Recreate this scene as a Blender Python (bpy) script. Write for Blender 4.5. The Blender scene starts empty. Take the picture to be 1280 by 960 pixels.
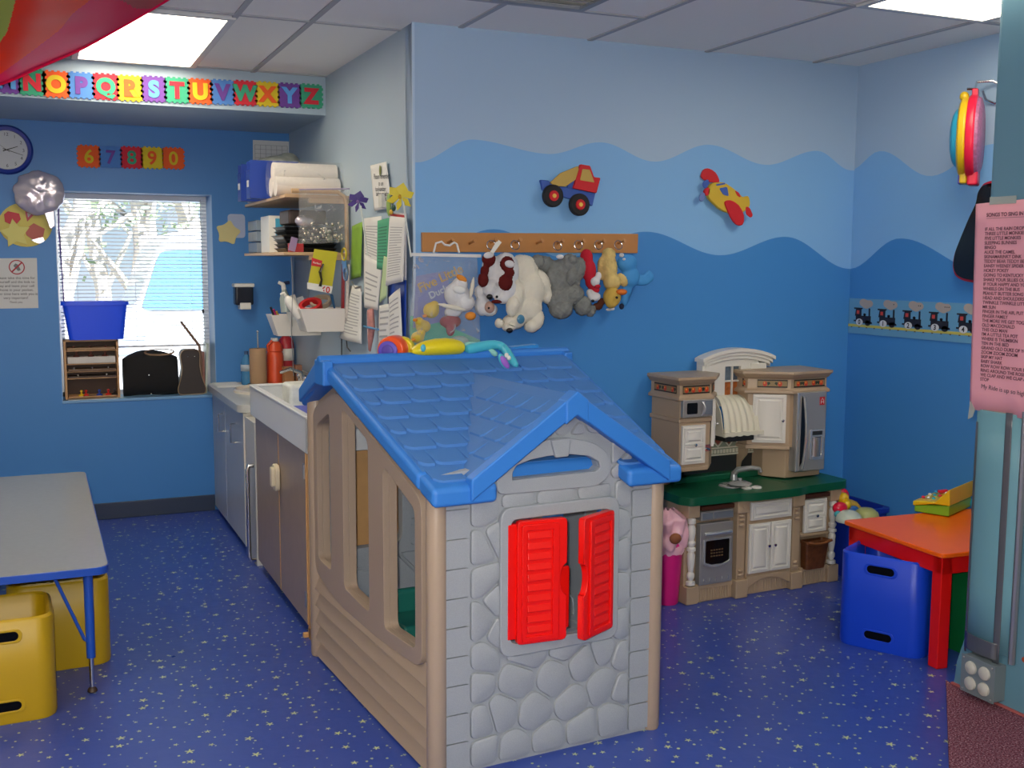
import bpy, bmesh, math, random
from mathutils import Vector, Matrix, noise
from math import radians as rad, sin, cos, pi
random.seed(7)
S = bpy.context.scene
COL = S.collection
# ------------------------------------------------------------------ camera
FPX = 1347.0
YAW, PITCH, ROLL = rad(23.88), rad(-6.4), rad(.27)
CAM = Vector((0, 0, 1.55))
_f = Vector((sin(YAW)*cos(PITCH), cos(YAW)*cos(PITCH), sin(PITCH)))
_r = Vector((cos(YAW), -sin(YAW), 0)); _u = _r.cross(_f)
_R = _r*cos(ROLL) + _u*sin(ROLL); _U = _u*cos(ROLL) - _r*sin(ROLL)
cd = bpy.data.cameras.new('camera'); cam = bpy.data.objects.new('camera', cd); COL.objects.link(cam)
cd.sensor_width = 36; cd.lens = FPX*36/1280; cd.clip_start = .05
m = Matrix((_R, _U, -_f)).transposed().to_4x4(); m.translation = CAM
cam.matrix_world = m; S.camera = cam
def ray(x, y): return _f + _R*((x-640)/FPX) - _U*((y-480)/FPX)
def at(x, y, ax, v):
    """point where the sight line of a photo pixel meets the plane ax = v (a wall, the floor, a worktop)"""
    d = ray(x, y); i = 'XYZ'.index(ax)
    return CAM + d*((v-CAM[i])/d[i])
class Fr:
    """a turned local frame standing on the floor"""
    def __init__(s, x, y, deg, z=0):
        s.M = Matrix.Translation((x, y, z)) @ Matrix.Rotation(rad(deg), 4, 'Z'); s.I = s.M.inverted()
        s.loc = (x, y, z); s.rz = rad(deg)
        s.c = s.I @ CAM
    def _p(s, x, y, i, val):
        d = s.I.to_3x3() @ ray(x, y)
        return s.c + d*((val-s.c[i])/d[i])
    def u(s, x, y, val): return s._p(x, y, 0, val)
    def v(s, x, y, val): return s._p(x, y, 1, val)
    def z(s, x, y, val): return s._p(x, y, 2, val)
# ------------------------------------------------------------------ materials
def lin(c):
    if isinstance(c, str):
        c = [int(c[i:i+2], 16)/255 for i in (0, 2, 4)]
    return tuple(x/12.92 if x <= .04045 else ((x+.055)/1.055)**2.4 for x in c[:3]) + (1,)
_mats = {}
def mat(name, col='808080', rough=.5, metal=0, spec=.5, bump=0, bscale=200, var=0, vscale=8, alpha=1, emit=0, trans=0, coat=0):
    if name in _mats: return _mats[name]
    m = bpy.data.materials.new(name); m.use_nodes = True; _mats[name] = m
    n = m.node_tree.nodes; l = m.node_tree.links; b = n['Principled BSDF']
    c = lin(col); b.inputs['Base Color'].default_value = c
    b.inputs['Roughness'].default_value = rough; b.inputs['Metallic'].default_value = metal
    b.inputs['Specular IOR Level'].default_value = spec
    b.inputs['Coat Weight'].default_value = coat
    if trans: b.inputs['Transmission Weight'].default_value = trans
    if alpha < 1: b.inputs['Alpha'].default_value = alpha
    if emit:
        b.inputs['Emission Color'].default_value = c; b.inputs['Emission Strength'].default_value = emit
    tc = n.new('ShaderNodeTexCoord')
    if var:
        t = n.new('ShaderNodeTexNoise'); t.inputs['Scale'].default_value = vscale; t.inputs['Detail'].default_value = 4
        l.new(tc.outputs['Object'], t.inputs['Vector'])
        mx = n.new('ShaderNodeMix'); mx.data_type = 'RGBA'
        mx.inputs[6].default_value = tuple(max(0, x*(1-var)) for x in c[:3])+(1,)
        mx.inputs[7].default_value = tuple(min(1, x*(1+var)) for x in c[:3])+(1,)
        l.new(t.outputs['Fac'], mx.inputs[0]); l.new(mx.outputs[2], b.inputs['Base Color'])
    if bump:
        t = n.new('ShaderNodeTexNoise'); t.inputs['Scale'].default_value = bscale; t.inputs['Detail'].default_value = 3
        l.new(tc.outputs['Object'], t.inputs['Vector'])
        bp = n.new('ShaderNodeBump'); bp.inputs['Strength'].default_value = bump; bp.inputs['Distance'].default_value = .002
        l.new(t.outputs['Fac'], bp.inputs['Height']); l.new(bp.outputs['Normal'], b.inputs['Normal'])
    return m
def film(name, col='e4e6e6', alpha=.13, rough=.12):
    """thin clear plastic film: mostly see-through with glossy creases"""
    if name in _mats: return _mats[name]
    m = bpy.data.materials.new(name); m.use_nodes = True; _mats[name] = m
    n = m.node_tree.nodes; l = m.node_tree.links; b = n['Principled BSDF']
    b.inputs['Base Color'].default_value = lin(col); b.inputs['Roughness'].default_value = rough
    tc = n.new('ShaderNodeTexCoord')
    t = n.new('ShaderNodeTexNoise'); t.inputs['Scale'].default_value = 26; t.inputs['Detail'].default_value = 3; t.inputs['Distortion'].default_value = 1.2
    l.new(tc.outputs['Object'], t.inputs['Vector'])
    bp = n.new('ShaderNodeBump'); bp.inputs['Strength'].default_value = .9; bp.inputs['Distance'].default_value = .02
    l.new(t.outputs['Fac'], bp.inputs['Height']); l.new(bp.outputs['Normal'], b.inputs['Normal'])
    r = n.new('ShaderNodeMapRange'); r.inputs[1].default_value = .62; r.inputs[2].default_value = .74
    r.inputs[3].default_value = alpha; r.inputs[4].default_value = min(1, alpha+.35)
    l.new(t.outputs['Fac'], r.inputs[0]); l.new(r.outputs[0], b.inputs['Alpha'])
    return m
# ------------------------------------------------------------------ mesh builder
class MB:
    def __init__(s): s.bm = bmesh.new(); s.mi = 0
    def _m(s, faces, mi):
        for f in faces: f.material_index = s.mi if mi is None else mi
    def box(s, c, size, rot=None, mi=None):
        hx, hy, hz = (a/2 for a in size); c = Vector(c); vs = []
        for z in (-hz, hz):
            for x, y in ((-hx, -hy), (hx, -hy), (hx, hy), (-hx, hy)):
                p = Vector((x, y, z)); p = (rot @ p) if rot else p
                vs.append(s.bm.verts.new(c+p))
        fs = [s.bm.faces.new([vs[i] for i in q]) for q in ((3,2,1,0),(4,5,6,7),(0,1,5,4),(1,2,6,5),(2,3,7,6),(3,0,4,7))]
        s._m(fs, mi); return s
    def bb(s, x0, x1, y0, y1, z0, z1, mi=None):
        return s.box(((x0+x1)/2, (y0+y1)/2, (z0+z1)/2), (abs(x1-x0), abs(y1-y0), abs(z1-z0)), None, mi)
    def loft(s, rings, closed=True, caps=True, mi=None):
        vr = [[s.bm.verts.new(p) for p in r] for r in rings]; fs = []
        n = len(rings[0])
        for a, b in zip(vr, vr[1:]):
            for i in range(n if closed else n-1):
                j = (i+1) % n
                fs.append(s.bm.faces.new((a[i], a[j], b[j], b[i])))
        if caps and closed:
            fs.append(s.bm.faces.new(vr[0][::-1])); fs.append(s.bm.faces.new(vr[-1]))
        s._m(fs, mi); return s
    def tube(s, pts, r, seg=8, mi=None, caps=True, flat=None):
        pts = [Vector(p) for p in pts]; n = len(pts); rings = []
        t0 = (pts[1]-pts[0]).normalized()
        up = Vector((0, 0, 1)) if abs(t0.z) < .9 else Vector((1, 0, 0))
        a = t0.cross(up).normalized()
        for i, p in enumerate(pts):
            t = (pts[min(i+1, n-1)]-pts[max(i-1, 0)]).normalized()
            a = (a - t*a.dot(t)).normalized(); b = t.cross(a)
            rr = r[i] if isinstance(r, (list, tuple)) else r
            k = flat or 1
            rings.append([p + (a*cos(2*pi*j/seg) + b*sin(2*pi*j/seg)*k)*rr for j in range(seg)])
        return s.loft(rings, True, caps, mi)
    def cyl(s, p0, p1, r0, r1=None, seg=16, mi=None): return s.tube([p0, p1], [r0, r0 if r1 is None else r1], seg, mi)
    def ell(s, c, r, rot=None, n=12, mi=None):
        c = Vector(c); r = (r, r, r) if isinstance(r, (int, float)) else r
        R = rot.to_4x4() if rot else Matrix.Identity(4)
        M = Matrix.Translation(c) @ R @ Matrix.Diagonal((r[0], r[1], r[2], 1))
        g = bmesh.ops.create_uvsphere(s.bm, u_segments=n, v_segments=max(6, n*2//3), radius=1, matrix=M)
        s._m({f for v in g['verts'] for f in v.link_faces}, mi); return s
    def lathe(s, prof, c=(0,0,0), seg=20, mi=None, ax='Z', caps=True):
        c = Vector(c); rings = []
        for r, z in prof:
            ring = []
            for j in range(seg):
                a = 2*pi*j/seg; x, y = r*cos(a), r*sin(a)
                p = {'Z': (x, y, z), 'Y': (x, z, -y), 'X': (z, x, y)}[ax]
                ring.append(c+Vector(p))
            rings.append(ring)
        return s.loft(rings, True, caps, mi)
    def ngon(s, pts, mi=None):
        f = s.bm.faces.new([s.bm.verts.new(p) for p in pts]); s._m([f], mi); return s
    def prism(s, pts, d, mi=None):
        """polygon of 3d points extruded by vector d"""
        d = Vector(d); return s.loft([[Vector(p) for p in pts], [Vector(p)+d for p in pts]], True, True, mi)
    def plate(s, outer, holes, d, mi=None):
        """flat polygon with holes (3d point lists), extruded by d"""
        d = Vector(d); before = set(s.bm.faces); es = []; loops = []
        for lp in [outer]+list(holes):
            vs = [s.bm.verts.new(p) for p in lp]; loops.append(vs)
            es += [s.bm.edges.new((vs[i], vs[(i+1) % len(vs)])) for i in range(len(vs))]
        bmesh.ops.triangle_fill(s.bm, use_beauty=True, use_dissolve=False, edges=es)
        fs = [f for f in s.bm.faces if f not in before]
        mp = {v: s.bm.verts.new(v.co+d) for lp in loops for v in lp}
        extra = {v for f in fs for v in f.verts} - set(mp)
        for v in extra: mp[v] = s.bm.verts.new(v.co+d)
        nf = [s.bm.faces.new([mp[v] for v in reversed(f.verts)]) for f in fs]
        for vs in loops:
            for i in range(len(vs)):
                a, b = vs[i], vs[(i+1) % len(vs)]
                nf.append(s.bm.faces.new((a, mp[a], mp[b], b)))
        s._m(fs+nf, mi); return s
    def grid(s, fn, nu, nv, mi=None, wrap=False):
        vs = [[s.bm.verts.new(fn(i/nu, j/nv)) for i in range(nu if wrap else nu+1)] for j in range(nv+1)]
        fs = []; n = nu
        for j in range(nv):
            for i in range(n):
                k = (i+1) % nu if wrap else i+1
                f = s.bm.faces.new((vs[j][i], vs[j][k], vs[j+1][k], vs[j+1][i]))
                f.material_index = (mi(i/nu, j/nv) if callable(mi) else (s.mi if mi is None else mi)); fs.append(f)
        return s
    def xf(s, M): bmesh.ops.transform(s.bm, matrix=M, verts=s.bm.verts); return s
    def build(s, name, mats, parent=None, bevel=0, seg=2, smooth=True, solid=0, sub=0, remesh=0, local=False, disp=0, dscale=.02, ang=35):
        bm = s.bm; bmesh.ops.recalc_face_normals(bm, faces=bm.faces)
        me = bpy.data.meshes.new(name)
        off = None
        if parent is None:
            co = [v.co for v in bm.verts]
            off = Vector(((min(c.x for c in co)+max(c.x for c in co))/2, (min(c.y for c in co)+max(c.y for c in co))/2, min(c.z for c in co)))
            bmesh.ops.translate(bm, vec=-off, verts=bm.verts)
        bm.to_mesh(me); bm.free()
        for m_ in (mats if isinstance(mats, (list, tuple)) else [mats]): me.materials.append(m_)
        if smooth:
            me.polygons.foreach_set('use_smooth', [True]*len(me.polygons))
            if not remesh: me.set_sharp_from_angle(angle=rad(ang))
        o = bpy.data.objects.new(name, me); COL.objects.link(o)
        if off is not None: o.location = off
        if parent is not None: attach(o, parent, local)
        if solid:
            k = o.modifiers.new('solid', 'SOLIDIFY'); k.thickness = solid; k.offset = 0
        if bevel:
            k = o.modifiers.new('bevel', 'BEVEL'); k.width = bevel; k.segments = seg; k.limit_method = 'ANGLE'; k.angle_limit = rad(32); k.harden_normals = smooth
        if sub:
            k = o.modifiers.new('sub', 'SUBSURF'); k.levels = sub; k.render_levels = sub
        if remesh:
            k = o.modifiers.new('remesh', 'REMESH'); k.mode = 'VOXEL'; k.voxel_size = remesh; k.use_smooth_shade = True
            k = o.modifiers.new('smooth', 'SMOOTH'); k.iterations = 4; k.factor = .6
        if disp:
            tx = bpy.data.textures.new('fur', 'CLOUDS'); tx.noise_scale = dscale; tx.noise_depth = 3
            k = o.modifiers.new('disp', 'DISPLACE'); k.texture = tx; k.strength = disp; k.mid_level = .5; k.texture_coords = 'LOCAL'
        return o
TREE = {}
def attach(o, parent, local):
    o.parent = parent
    if not local: o.matrix_parent_inverse = TREE.get(parent.name, Matrix.Identity(4)).inverted()
    # world matrix of a child built in world coordinates is the identity
    TREE[o.name] = TREE.get(parent.name, Matrix.Identity(4)) if local else Matrix.Identity(4)
def thing(name, label, cat, loc=(0,0,0), rz=0, group=None):
    o = bpy.data.objects.new(name, None); COL.objects.link(o); o.empty_display_size = .05
    o.location = loc; o.rotation_euler = (0, 0, rz)
    TREE[o.name] = Matrix.Translation(loc) @ Matrix.Rotation(rz, 4, 'Z')
    return tag(o, label, cat, group)
def tag(o, label, cat, group=None, kind=None):
    o['label'] = label; o['category'] = cat
    if group: o['group'] = group
    if kind: o['kind'] = kind
    return o
def struct(o): o['kind'] = 'structure'; return o
def copy_tree(o, parent=None):
    c = o.copy(); COL.objects.link(c); TREE[c.name] = TREE.get(o.name, Matrix.Identity(4))
    if parent is not None:
        c.parent = parent; c.matrix_parent_inverse = o.matrix_parent_inverse
    for ch in list(o.children): copy_tree(ch, c)
    return c
def text(name, body, m_, parent, o, ex, ey, size, extrude=.0003, offset=0, local=False, align='LEFT', bevel=0, fit=None):
    """lettering laid on the plane through o with right ex and up ey"""
    cu = bpy.data.curves.new(name, 'FONT'); cu.body = body; cu.size = size; cu.extrude = extrude; cu.offset = offset
    cu.align_x = align; cu.bevel_depth = bevel; cu.bevel_resolution = 1; cu.materials.append(m_)
    tmp = bpy.data.objects.new(name, cu); me = bpy.data.meshes.new_from_object(tmp); me.materials.clear(); me.materials.append(m_)
    bpy.data.objects.remove(tmp); bpy.data.curves.remove(cu)
    ob = bpy.data.objects.new(name, me); COL.objects.link(ob)
    ex = Vector(ex).normalized(); ey = Vector(ey); ey = (ey-ex*ey.dot(ex)).normalized(); ez = ex.cross(ey)
    M = Matrix((ex, ey, ez)).transposed().to_4x4(); M.translation = Vector(o)
    if parent is not None:
        ob.parent = parent
        if not local: ob.matrix_parent_inverse = TREE.get(parent.name, Matrix.Identity(4)).inverted()
    ob.matrix_basis = M
    if fit: ob.scale = (fit, 1, 1)
    return ob
def arc(cx, cy, r, a0, a1, n):
    return [(cx+r*cos(rad(a0+(a1-a0)*i/n)), cy+r*sin(rad(a0+(a1-a0)*i/n))) for i in range(n+1)]
def rrect(x0, x1, y0, y1, r, n=4):
    return (arc(x1-r, y0+r, r, -90, 0, n)+arc(x1-r, y1-r, r, 0, 90, n)+arc(x0+r, y1-r, r, 90, 180, n)+arc(x0+r, y0+r, r, 180, 270, n))
def interp(pts, x):
    """smooth curve through knots"""
    if x <= pts[0][0]: return pts[0][1]
    for (a, b), (c, d) in zip(pts, pts[1:]):
        if x <= c:
            t = (x-a)/(c-a); t = (1-cos(pi*t))/2
            return b+(d-b)*t
    return pts[-1][1]
def rounded(pts, r, n=4):
    """round the corners of a 2d polygon"""
    out = []; N = len(pts)
    for i in range(N):
        p = Vector(pts[i]); a = Vector(pts[i-1]); b = Vector(pts[(i+1) % N])
        da = (a-p); db = (b-p); k = min(r, da.length*.45, db.length*.45)
        A = p+da.normalized()*k; B = p+db.normalized()*k
        for j in range(n+1):
            t = j/n; q = A*(1-t)**2 + p*2*t*(1-t) + B*t*t
            out.append(tuple(q))
    return out
# ------------------------------------------------------------------ room
H = 2.55; YM = 4.42; XS = 1.495; XR = 3.87; YW = 6.83; YSF = 5.90; ZSF = 2.345; XL = -2.2; YB = -2.6
wavetop = mat('paint_pale_blue', 'a3bdd8', .55, bump=.15, bscale=300)
wavemid = mat('paint_sky_blue', '7fb4e6', .55, bump=.15, bscale=300)
wavelow = mat('paint_deep_blue', '3f86cc', .5, bump=.15, bscale=300)
greywall = mat('paint_grey_blue', 'a5b9c9', .55, bump=.15, bscale=300)
winwall = mat('paint_window_wall_blue', '3c80c6', .45, bump=.15, bscale=300)
# floor: dark blue vinyl scattered with pale green stars
def floor_mat():
    m = bpy.data.materials.new('star_vinyl'); m.use_nodes = True
    n = m.node_tree.nodes; l = m.node_tree.links; b = n['Principled BSDF']
    tc = n.new('ShaderNodeTexCoord')
    def layer(scale, smin, smax, star, seed):
        mp = n.new('ShaderNodeMapping'); mp.inputs['Scale'].default_value = (scale, scale, scale); mp.inputs['Location'].default_value = (seed, seed*1.7, 0)
        l.new(tc.outputs['Object'], mp.inputs[0])
        sx = n.new('ShaderNodeSeparateXYZ'); l.new(mp.outputs[0], sx.inputs[0])
        cx = n.new('ShaderNodeCombineXYZ'); l.new(sx.outputs[0], cx.inputs[0]); l.new(sx.outputs[1], cx.inputs[1])
        v = n.new('ShaderNodeTexVoronoi'); v.voronoi_dimensions = '2D'; v.inputs['Scale'].default_value = 1; v.inputs['Randomness'].default_value = .85
        l.new(cx.outputs[0], v.inputs['Vector'])
        sb = n.new('ShaderNodeVectorMath'); sb.operation = 'SUBTRACT'; l.new(cx.outputs[0], sb.inputs[0]); l.new(v.outputs['Position'], sb.inputs[1])
        s2 = n.new('ShaderNodeSeparateXYZ'); l.new(sb.outputs[0], s2.inputs[0])
        def M(op, a, b_=None, c=None):
            k = n.new('ShaderNodeMath'); k.operation = op
            for i, q in enumerate((a, b_, c)):
                if q is None: continue
                if isinstance(q, (int, float)): k.inputs[i].default_value = q
                else: l.new(q, k.inputs[i])
            return k.outputs[0]
        sc = n.new('ShaderNodeSeparateColor'); l.new(v.outputs['Color'], sc.inputs[0])
        th = M('ARCTAN2', s2.outputs[1], s2.outputs[0]); th = M('ADD', th, M('MULTIPLY', sc.outputs[1], 6.28))
        r = M('LENGTH' if False else 'SQRT', M('ADD', M('MULTIPLY', s2.outputs[0], s2.outputs[0]), M('MULTIPLY', s2.outputs[1], s2.outputs[1])))
        size = M('MULTIPLY_ADD', M('MULTIPLY', sc.outputs[0], sc.outputs[0]), smax-smin, smin)
        if star:
            c5 = M('COSINE', M('MULTIPLY', th, 5)); k = M('POWER', M('MULTIPLY_ADD', c5, .5, .5), 1.6)
            size = M('MULTIPLY', size, M('MULTIPLY_ADD', k, .66, .34))
        return M('LESS_THAN', r, size)
    a = layer(10.5, .06, .175, True, 3.1); c = layer(15, .035, .085, False, 9.7)
    mxx = n.new('ShaderNodeMath'); mxx.operation = 'MAXIMUM'; l.new(a, mxx.inputs[0]); l.new(c, mxx.inputs[1])
    no = n.new('ShaderNodeTexNoise'); no.inputs['Scale'].default_value = 2.2; no.inputs['Detail'].default_value = 6; l.new(tc.outputs['Object'], no.inputs['Vector'])
    bl = n.new('ShaderNodeMix'); bl.data_type = 'RGBA'; bl.inputs[6].default_value = lin('2f4698'); bl.inputs[7].default_value = lin('3a53a8'); l.new(no.outputs['Fac'], bl.inputs[0])
    mx = n.new('ShaderNodeMix'); mx.data_type = 'RGBA'; l.new(mxx.outputs[0], mx.inputs[0]); l.new(bl.outputs[2], mx.inputs[6]); mx.inputs[7].default_value = lin('b6c386')
    l.new(mx.outputs[2], b.inputs['Base Color'])
    rr = n.new('ShaderNodeMapRange'); rr.inputs[3].default_value = .22; rr.inputs[4].default_value = .42
    l.new(no.outputs['Fac'], rr.inputs[0]); l.new(rr.outputs[0], b.inputs['Roughness'])
    n2 = n.new('ShaderNodeTexNoise'); n2.inputs['Scale'].default_value = 14; n2.inputs['Detail'].default_value = 5; l.new(tc.outputs['Object'], n2.inputs['Vector'])
    bp = n.new('ShaderNodeBump'); bp.inputs['Strength'].default_value = .25; bp.inputs['Distance'].default_value = .004
    l.new(n2.outputs['Fac'], bp.inputs['Height']); l.new(bp.outputs['Normal'], b.inputs['Normal'])
    return m
o = MB().bb(XL, XR+.12, YB, YW+.3, -.1, 0).build('floor', floor_mat(), smooth=False); struct(o)
def ceil_mat():
    m = mat('ceiling_tile', 'f0eee8', .9, bump=.6, bscale=260, var=.05, vscale=300, spec=.1); return m
o = MB().bb(XL-.1, XR+.12, YB-.1, YW+.1, H, H+.1).build('ceiling', ceil_mat(), smooth=False); struct(o)
g = MB()
for x, y0, y1 in ((-1.63, YB, YSF), (-1.02, YB, YSF), (-.41, YB, YSF), (.195, YB, YSF), (.80, YB, YSF), (1.105, YB, YSF), (1.71, YB, YM), (2.33, YB, YM), (2.955, YB, YM), (3.59, YB, YM)):
    g.bb(x-.012, x+.012, y0, y1, H-.006, H+.001)
for y, x0, x1 in ((5.865, XL, XS), (4.585, XL, XS), (3.94, XL, 2.33), (3.41, 2.33, XR), (2.19, 2.33, XR), (2.72, XL, 2.33), (1.5, XL, 2.33), (.97, 2.33, XR), (.28, XL, 2.33), (-.25, 2.33, XR), (-.94, XL, 2.33), (-1.5, 2.33, XR)):
    g.bb(x0, x1, y-.012, y+.012, H-.0055, H+.001)
o = g.build('trim_1', mat('grid_bar', 'a6a8ac', .6), smooth=False); struct(o)
# window wall with its deep window opening
WX0, WX1, WZ0, WZ1 = .127, 1.015, .725, 1.955
def pY(pts, y): return [Vector((x, y, z)) for x, z in pts]
o = MB().plate(pY([(XL, 0), (XS+.1, 0), (XS+.1, H), (XL, H)], YW), [pY([(WX0, WZ0), (WX1, WZ0), (WX1, WZ1), (WX0, WZ1)], YW)], (0, .26, 0)).build('wall_window', winwall, smooth=False); struct(o)
# lined reveal and sill
rv = mat('reveal_paint', '8fb4dc', .45)
fr = MB(); 
fr.bb(WX1-.004, WX1+.002, YW+.002, YW+.25, WZ0, WZ1); fr.bb(WX0-.002, WX0+.004, YW+.002, YW+.25, WZ0, WZ1); fr.bb(WX0, WX1, YW+.002, YW+.25, WZ1-.004, WZ1+.002)
o = fr.build('trim_2', rv, smooth=False); struct(o)
o = MB().bb(WX0, WX1, YW-.006, YW+.24, WZ0-.012, WZ0+.006).build('trim_3', mat('sill_paint', '6f9fcc', .35), bevel=.003); struct(o)
# window
yw = YW+.215
w = MB()
for a in ((WX0, WX0+.035, WZ0, WZ1), (WX1-.035, WX1, WZ0, WZ1), (WX0, WX1, WZ0, WZ0+.035), (WX0, WX1, WZ1-.035, WZ1)):
    w.bb(a[0], a[1], yw, yw+.04, a[2], a[3])
win = w.build('window_1', mat('aluminium_frame', 'c8ccd0', .35, .6), smooth=False); struct(win)
gm = bpy.data.materials.new('window_glass'); gm.use_nodes = True
n = gm.node_tree.nodes; l = gm.node_tree.links; n.remove(n['Principled BSDF'])
t = n.new('ShaderNodeBsdfTransparent'); t.inputs[0].default_value = (.94, .97, .97, 1); gl = n.new('ShaderNodeBsdfGlossy'); gl.inputs['Roughness'].default_value = .02
fz = n.new('ShaderNodeFresnel'); mxs = n.new('ShaderNodeMixShader'); l.new(fz.outputs[0], mxs.inputs[0]); l.new(t.outputs[0], mxs.inputs[1]); l.new(gl.outputs[0], mxs.inputs[2]); l.new(mxs.outputs[0], n['Material Output'].inputs[0])
MB().bb(WX0+.03, WX1-.03, yw+.015, yw+.021, WZ0+.03, WZ1-.03).build('window_pane', gm, win, smooth=False)
# soffit
sf = MB(); sf.bb(XL, XS, YSF, YW, ZSF, H)
o = sf.build('wall_soffit', greywall, smooth=False); struct(o)
# side wall, mural wall, right wall
o = MB().bb(XS, XS+.1, YM+.012, YW, 0, H).build('wall_side', greywall, smooth=False); struct(o)
def mural(name, axis, up, low, x0, x1, n, fix, d):
    """wall whose paint is in three bands parted by wavy lines (real paint colours)"""
    b = MB(); vs = []
    for i in range(n+1):
        x = x0+(x1-x0)*i/n; zs = (0, interp(low, x), interp(up, x), H)
        vs.append([b.bm.verts.new((x, fix, z) if axis == 'X' else (fix, x, z)) for z in zs])
    for i in range(n):
        for k in range(3):
            f = b.bm.faces.new((vs[i][k], vs[i+1][k], vs[i+1][k+1], vs[i][k+1])); f.material_index = (2, 1, 0)[k]
    if axis == 'X': b.bb(x0, x1, fix+.002, fix+.1, 0, H, mi=0)
    else: b.bb(fix+.002, fix+.1, x0, x1, 0, H, mi=0)
    o = b.build(name, [wavetop, wavemid, wavelow], smooth=False); struct(o); return o
def wk(pts, ax, v):
    i = 0 if ax == 'Y' else 1
    return sorted((at(x, y, ax, v)[i], at(x, y, ax, v).z) for x, y in pts)
up = wk([(519, 203), (592, 174.5), (685, 192.5), (752, 178), (817, 202), (887, 181), (957, 206), (1022, 188.7), (1063.7, 213)], 'Y', YM)
low = wk([(519, 322), (618, 286.5), (705, 322), (808, 289.6), (900, 319), (982, 296), (1062, 336)], 'Y', YM)
mural('wall_mural', 'X', up, low, XS, XR, 160, YM, 1)
up = wk([(1063.7, 213), (1098.7, 189), (1165, 220), (1240, 180)], 'X', XR); low = wk([(1062, 336), (1124, 298), (1243, 345)], 'X', XR)
up = [(YB, 2.05)]+[(a, b) for a, b in up]; low = [(YB, 1.6)]+low
mural('wall_right', 'Y', up, low, YB, YM, 200, XR, 1)
o = MB().bb(XL-.1, XL, YB, YW+.1, 0, H).build('wall_left', mat('bounce_cream', 'd9d3c4', .6), smooth=False); struct(o)  # unseen left and rear walls; cream picked to bounce neutral light into the room
o = MB().bb(XL-.1, XR+.1, YB-.1, YB, 0, H).build('wall_rear', mat('bounce_cream'), smooth=False); struct(o)
# white corner bead at the outer corner
o = MB().bb(XS-.004, XS+.006, YM-.004, YM+.006, 0, H).build('trim_4', mat('corner_bead', 'b9cfe4', .4), smooth=False); struct(o)
# cove baseboards
bbm = mat('cove_base', '2a3850', .4)
def base(name, x0, x1, y0, y1):
    o = MB().bb(x0, x1, y0, y1, 0, .1).build(name, bbm, bevel=.004); struct(o)
base('baseboard_window', XL, .985, YW-.014, YW)
base('baseboard_mural', XS, XR, YM-.008, YM)
base('baseboard_right', XR-.01, XR, YB, YM-.01)
# partition wall at the right with its carpet
XP, YP = 3.05, 2.85
colm = mat('partition_paint', '5f8ba0', .45, bump=.1, bscale=200)
o = MB().bb(XP, XP+.2, -.6, YP-.045, 0, H).build('wall_partition', colm, smooth=False, bevel=.02, seg=3); struct(o)
cm = bpy.data.materials.new('carpet_pile'); cm.use_nodes = True
n = cm.node_tree.nodes; l = cm.node_tree.links; b = n['Principled BSDF']; b.inputs['Roughness'].default_value = .95; b.inputs['Specular IOR Level'].default_value = .05
tc = n.new('ShaderNodeTexCoord'); nz = n.new('ShaderNodeTexNoise'); nz.inputs['Scale'].default_value = 170; nz.inputs['Detail'].default_value = 2; nz.inputs['Roughness'].default_value = .7
l.new(tc.outputs['Object'], nz.inputs['Vector']); rp_ = n.new('ShaderNodeValToRGB'); l.new(nz.outputs['Fac'], rp_.inputs[0]); l.new(rp_.outputs[0], b.inputs['Base Color'])
e = rp_.color_ramp.elements; e[0].position = .36; e[0].color = lin('3a2430'); e[1].position = .66; e[1].color = lin('b9a0ac')
for p_, c_ in ((.46, '7c3444'), (.53, '6c6270'), (.60, '9c5460')):
    q_ = e.new(p_); q_.color = lin(c_)
bp = n.new('ShaderNodeBump'); bp.inputs['Strength'].default_value = .8; bp.inputs['Distance'].default_value = .004; l.new(nz.outputs['Fac'], bp.inputs['Height']); l.new(bp.outputs['Normal'], b.inputs['Normal'])
cpts = [at(1190, 853, 'Z', .006), at(1186, 960, 'Z', .006)]
x0 = cpts[0].x; 
q = [(XP+.0, YP+.03), (at(1186, 960, 'Z', 0).x, at(1186, 960, 'Z', 0).y), (2.2, 1.6), (XL, 1.6), (XL, YB), (XR, YB), (XR, -.5), (XP, -.5)]
o = MB().prism([(x, y, 0) for x, y in q], (0, 0, .012)).build('floor_carpet', cm, smooth=False); struct(o)
o = MB().prism([Vector((XP+.002, y, z)) for y, z in ((2.79, 0), (YP, 0), (YP-.01, .10), (YP-.04, .2), (2.79, .21))], (.12, 0, 0)).build('trim_7', colm, bevel=.006); struct(o)
o = MB().bb(XP-.008, XP, -.5, YP, .0, .02).build('trim_5', mat('carpet_edge_rose', 'a85a5a', .7), smooth=False); struct(o)
# ------------------------------------------------------------------ lights
def fixture(label, x0, x1, y0, y1, power):
    t = thing('ceiling_light', label, 'ceiling light', ((x0+x1)/2, (y0+y1)/2, H-.015), 0, 'fluorescent ceiling panels')
    b = MB().plate([(x, y, H-.014) for x, y in ((x0-.03, y0-.03), (x1+.03, y0-.03), (x1+.03, y1+.03), (x0-.03, y1+.03))], [[(x, y, H-.014) for x, y in ((x0, y0), (x1, y0), (x1, y1), (x0, y1))]], (0, 0, .013))
    b.build('frame', mat('light_frame', 'c9cbcc', .5), t, smooth=False)
    MB().bb(x0, x1, y0, y1, H-.008, H-.001).build('diffuser', mat('light_diffuser', 'fff0d6', .5, emit=power), t, smooth=False)
LP = 11
fixture('lit fluorescent panel in the ceiling before the alphabet tiles', .245, .775, 4.66, 5.83, LP)
fixture('lit fluorescent panel in the ceiling at the upper right beside the partition', 2.975, 3.57, 2.22, 3.36, LP)
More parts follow.
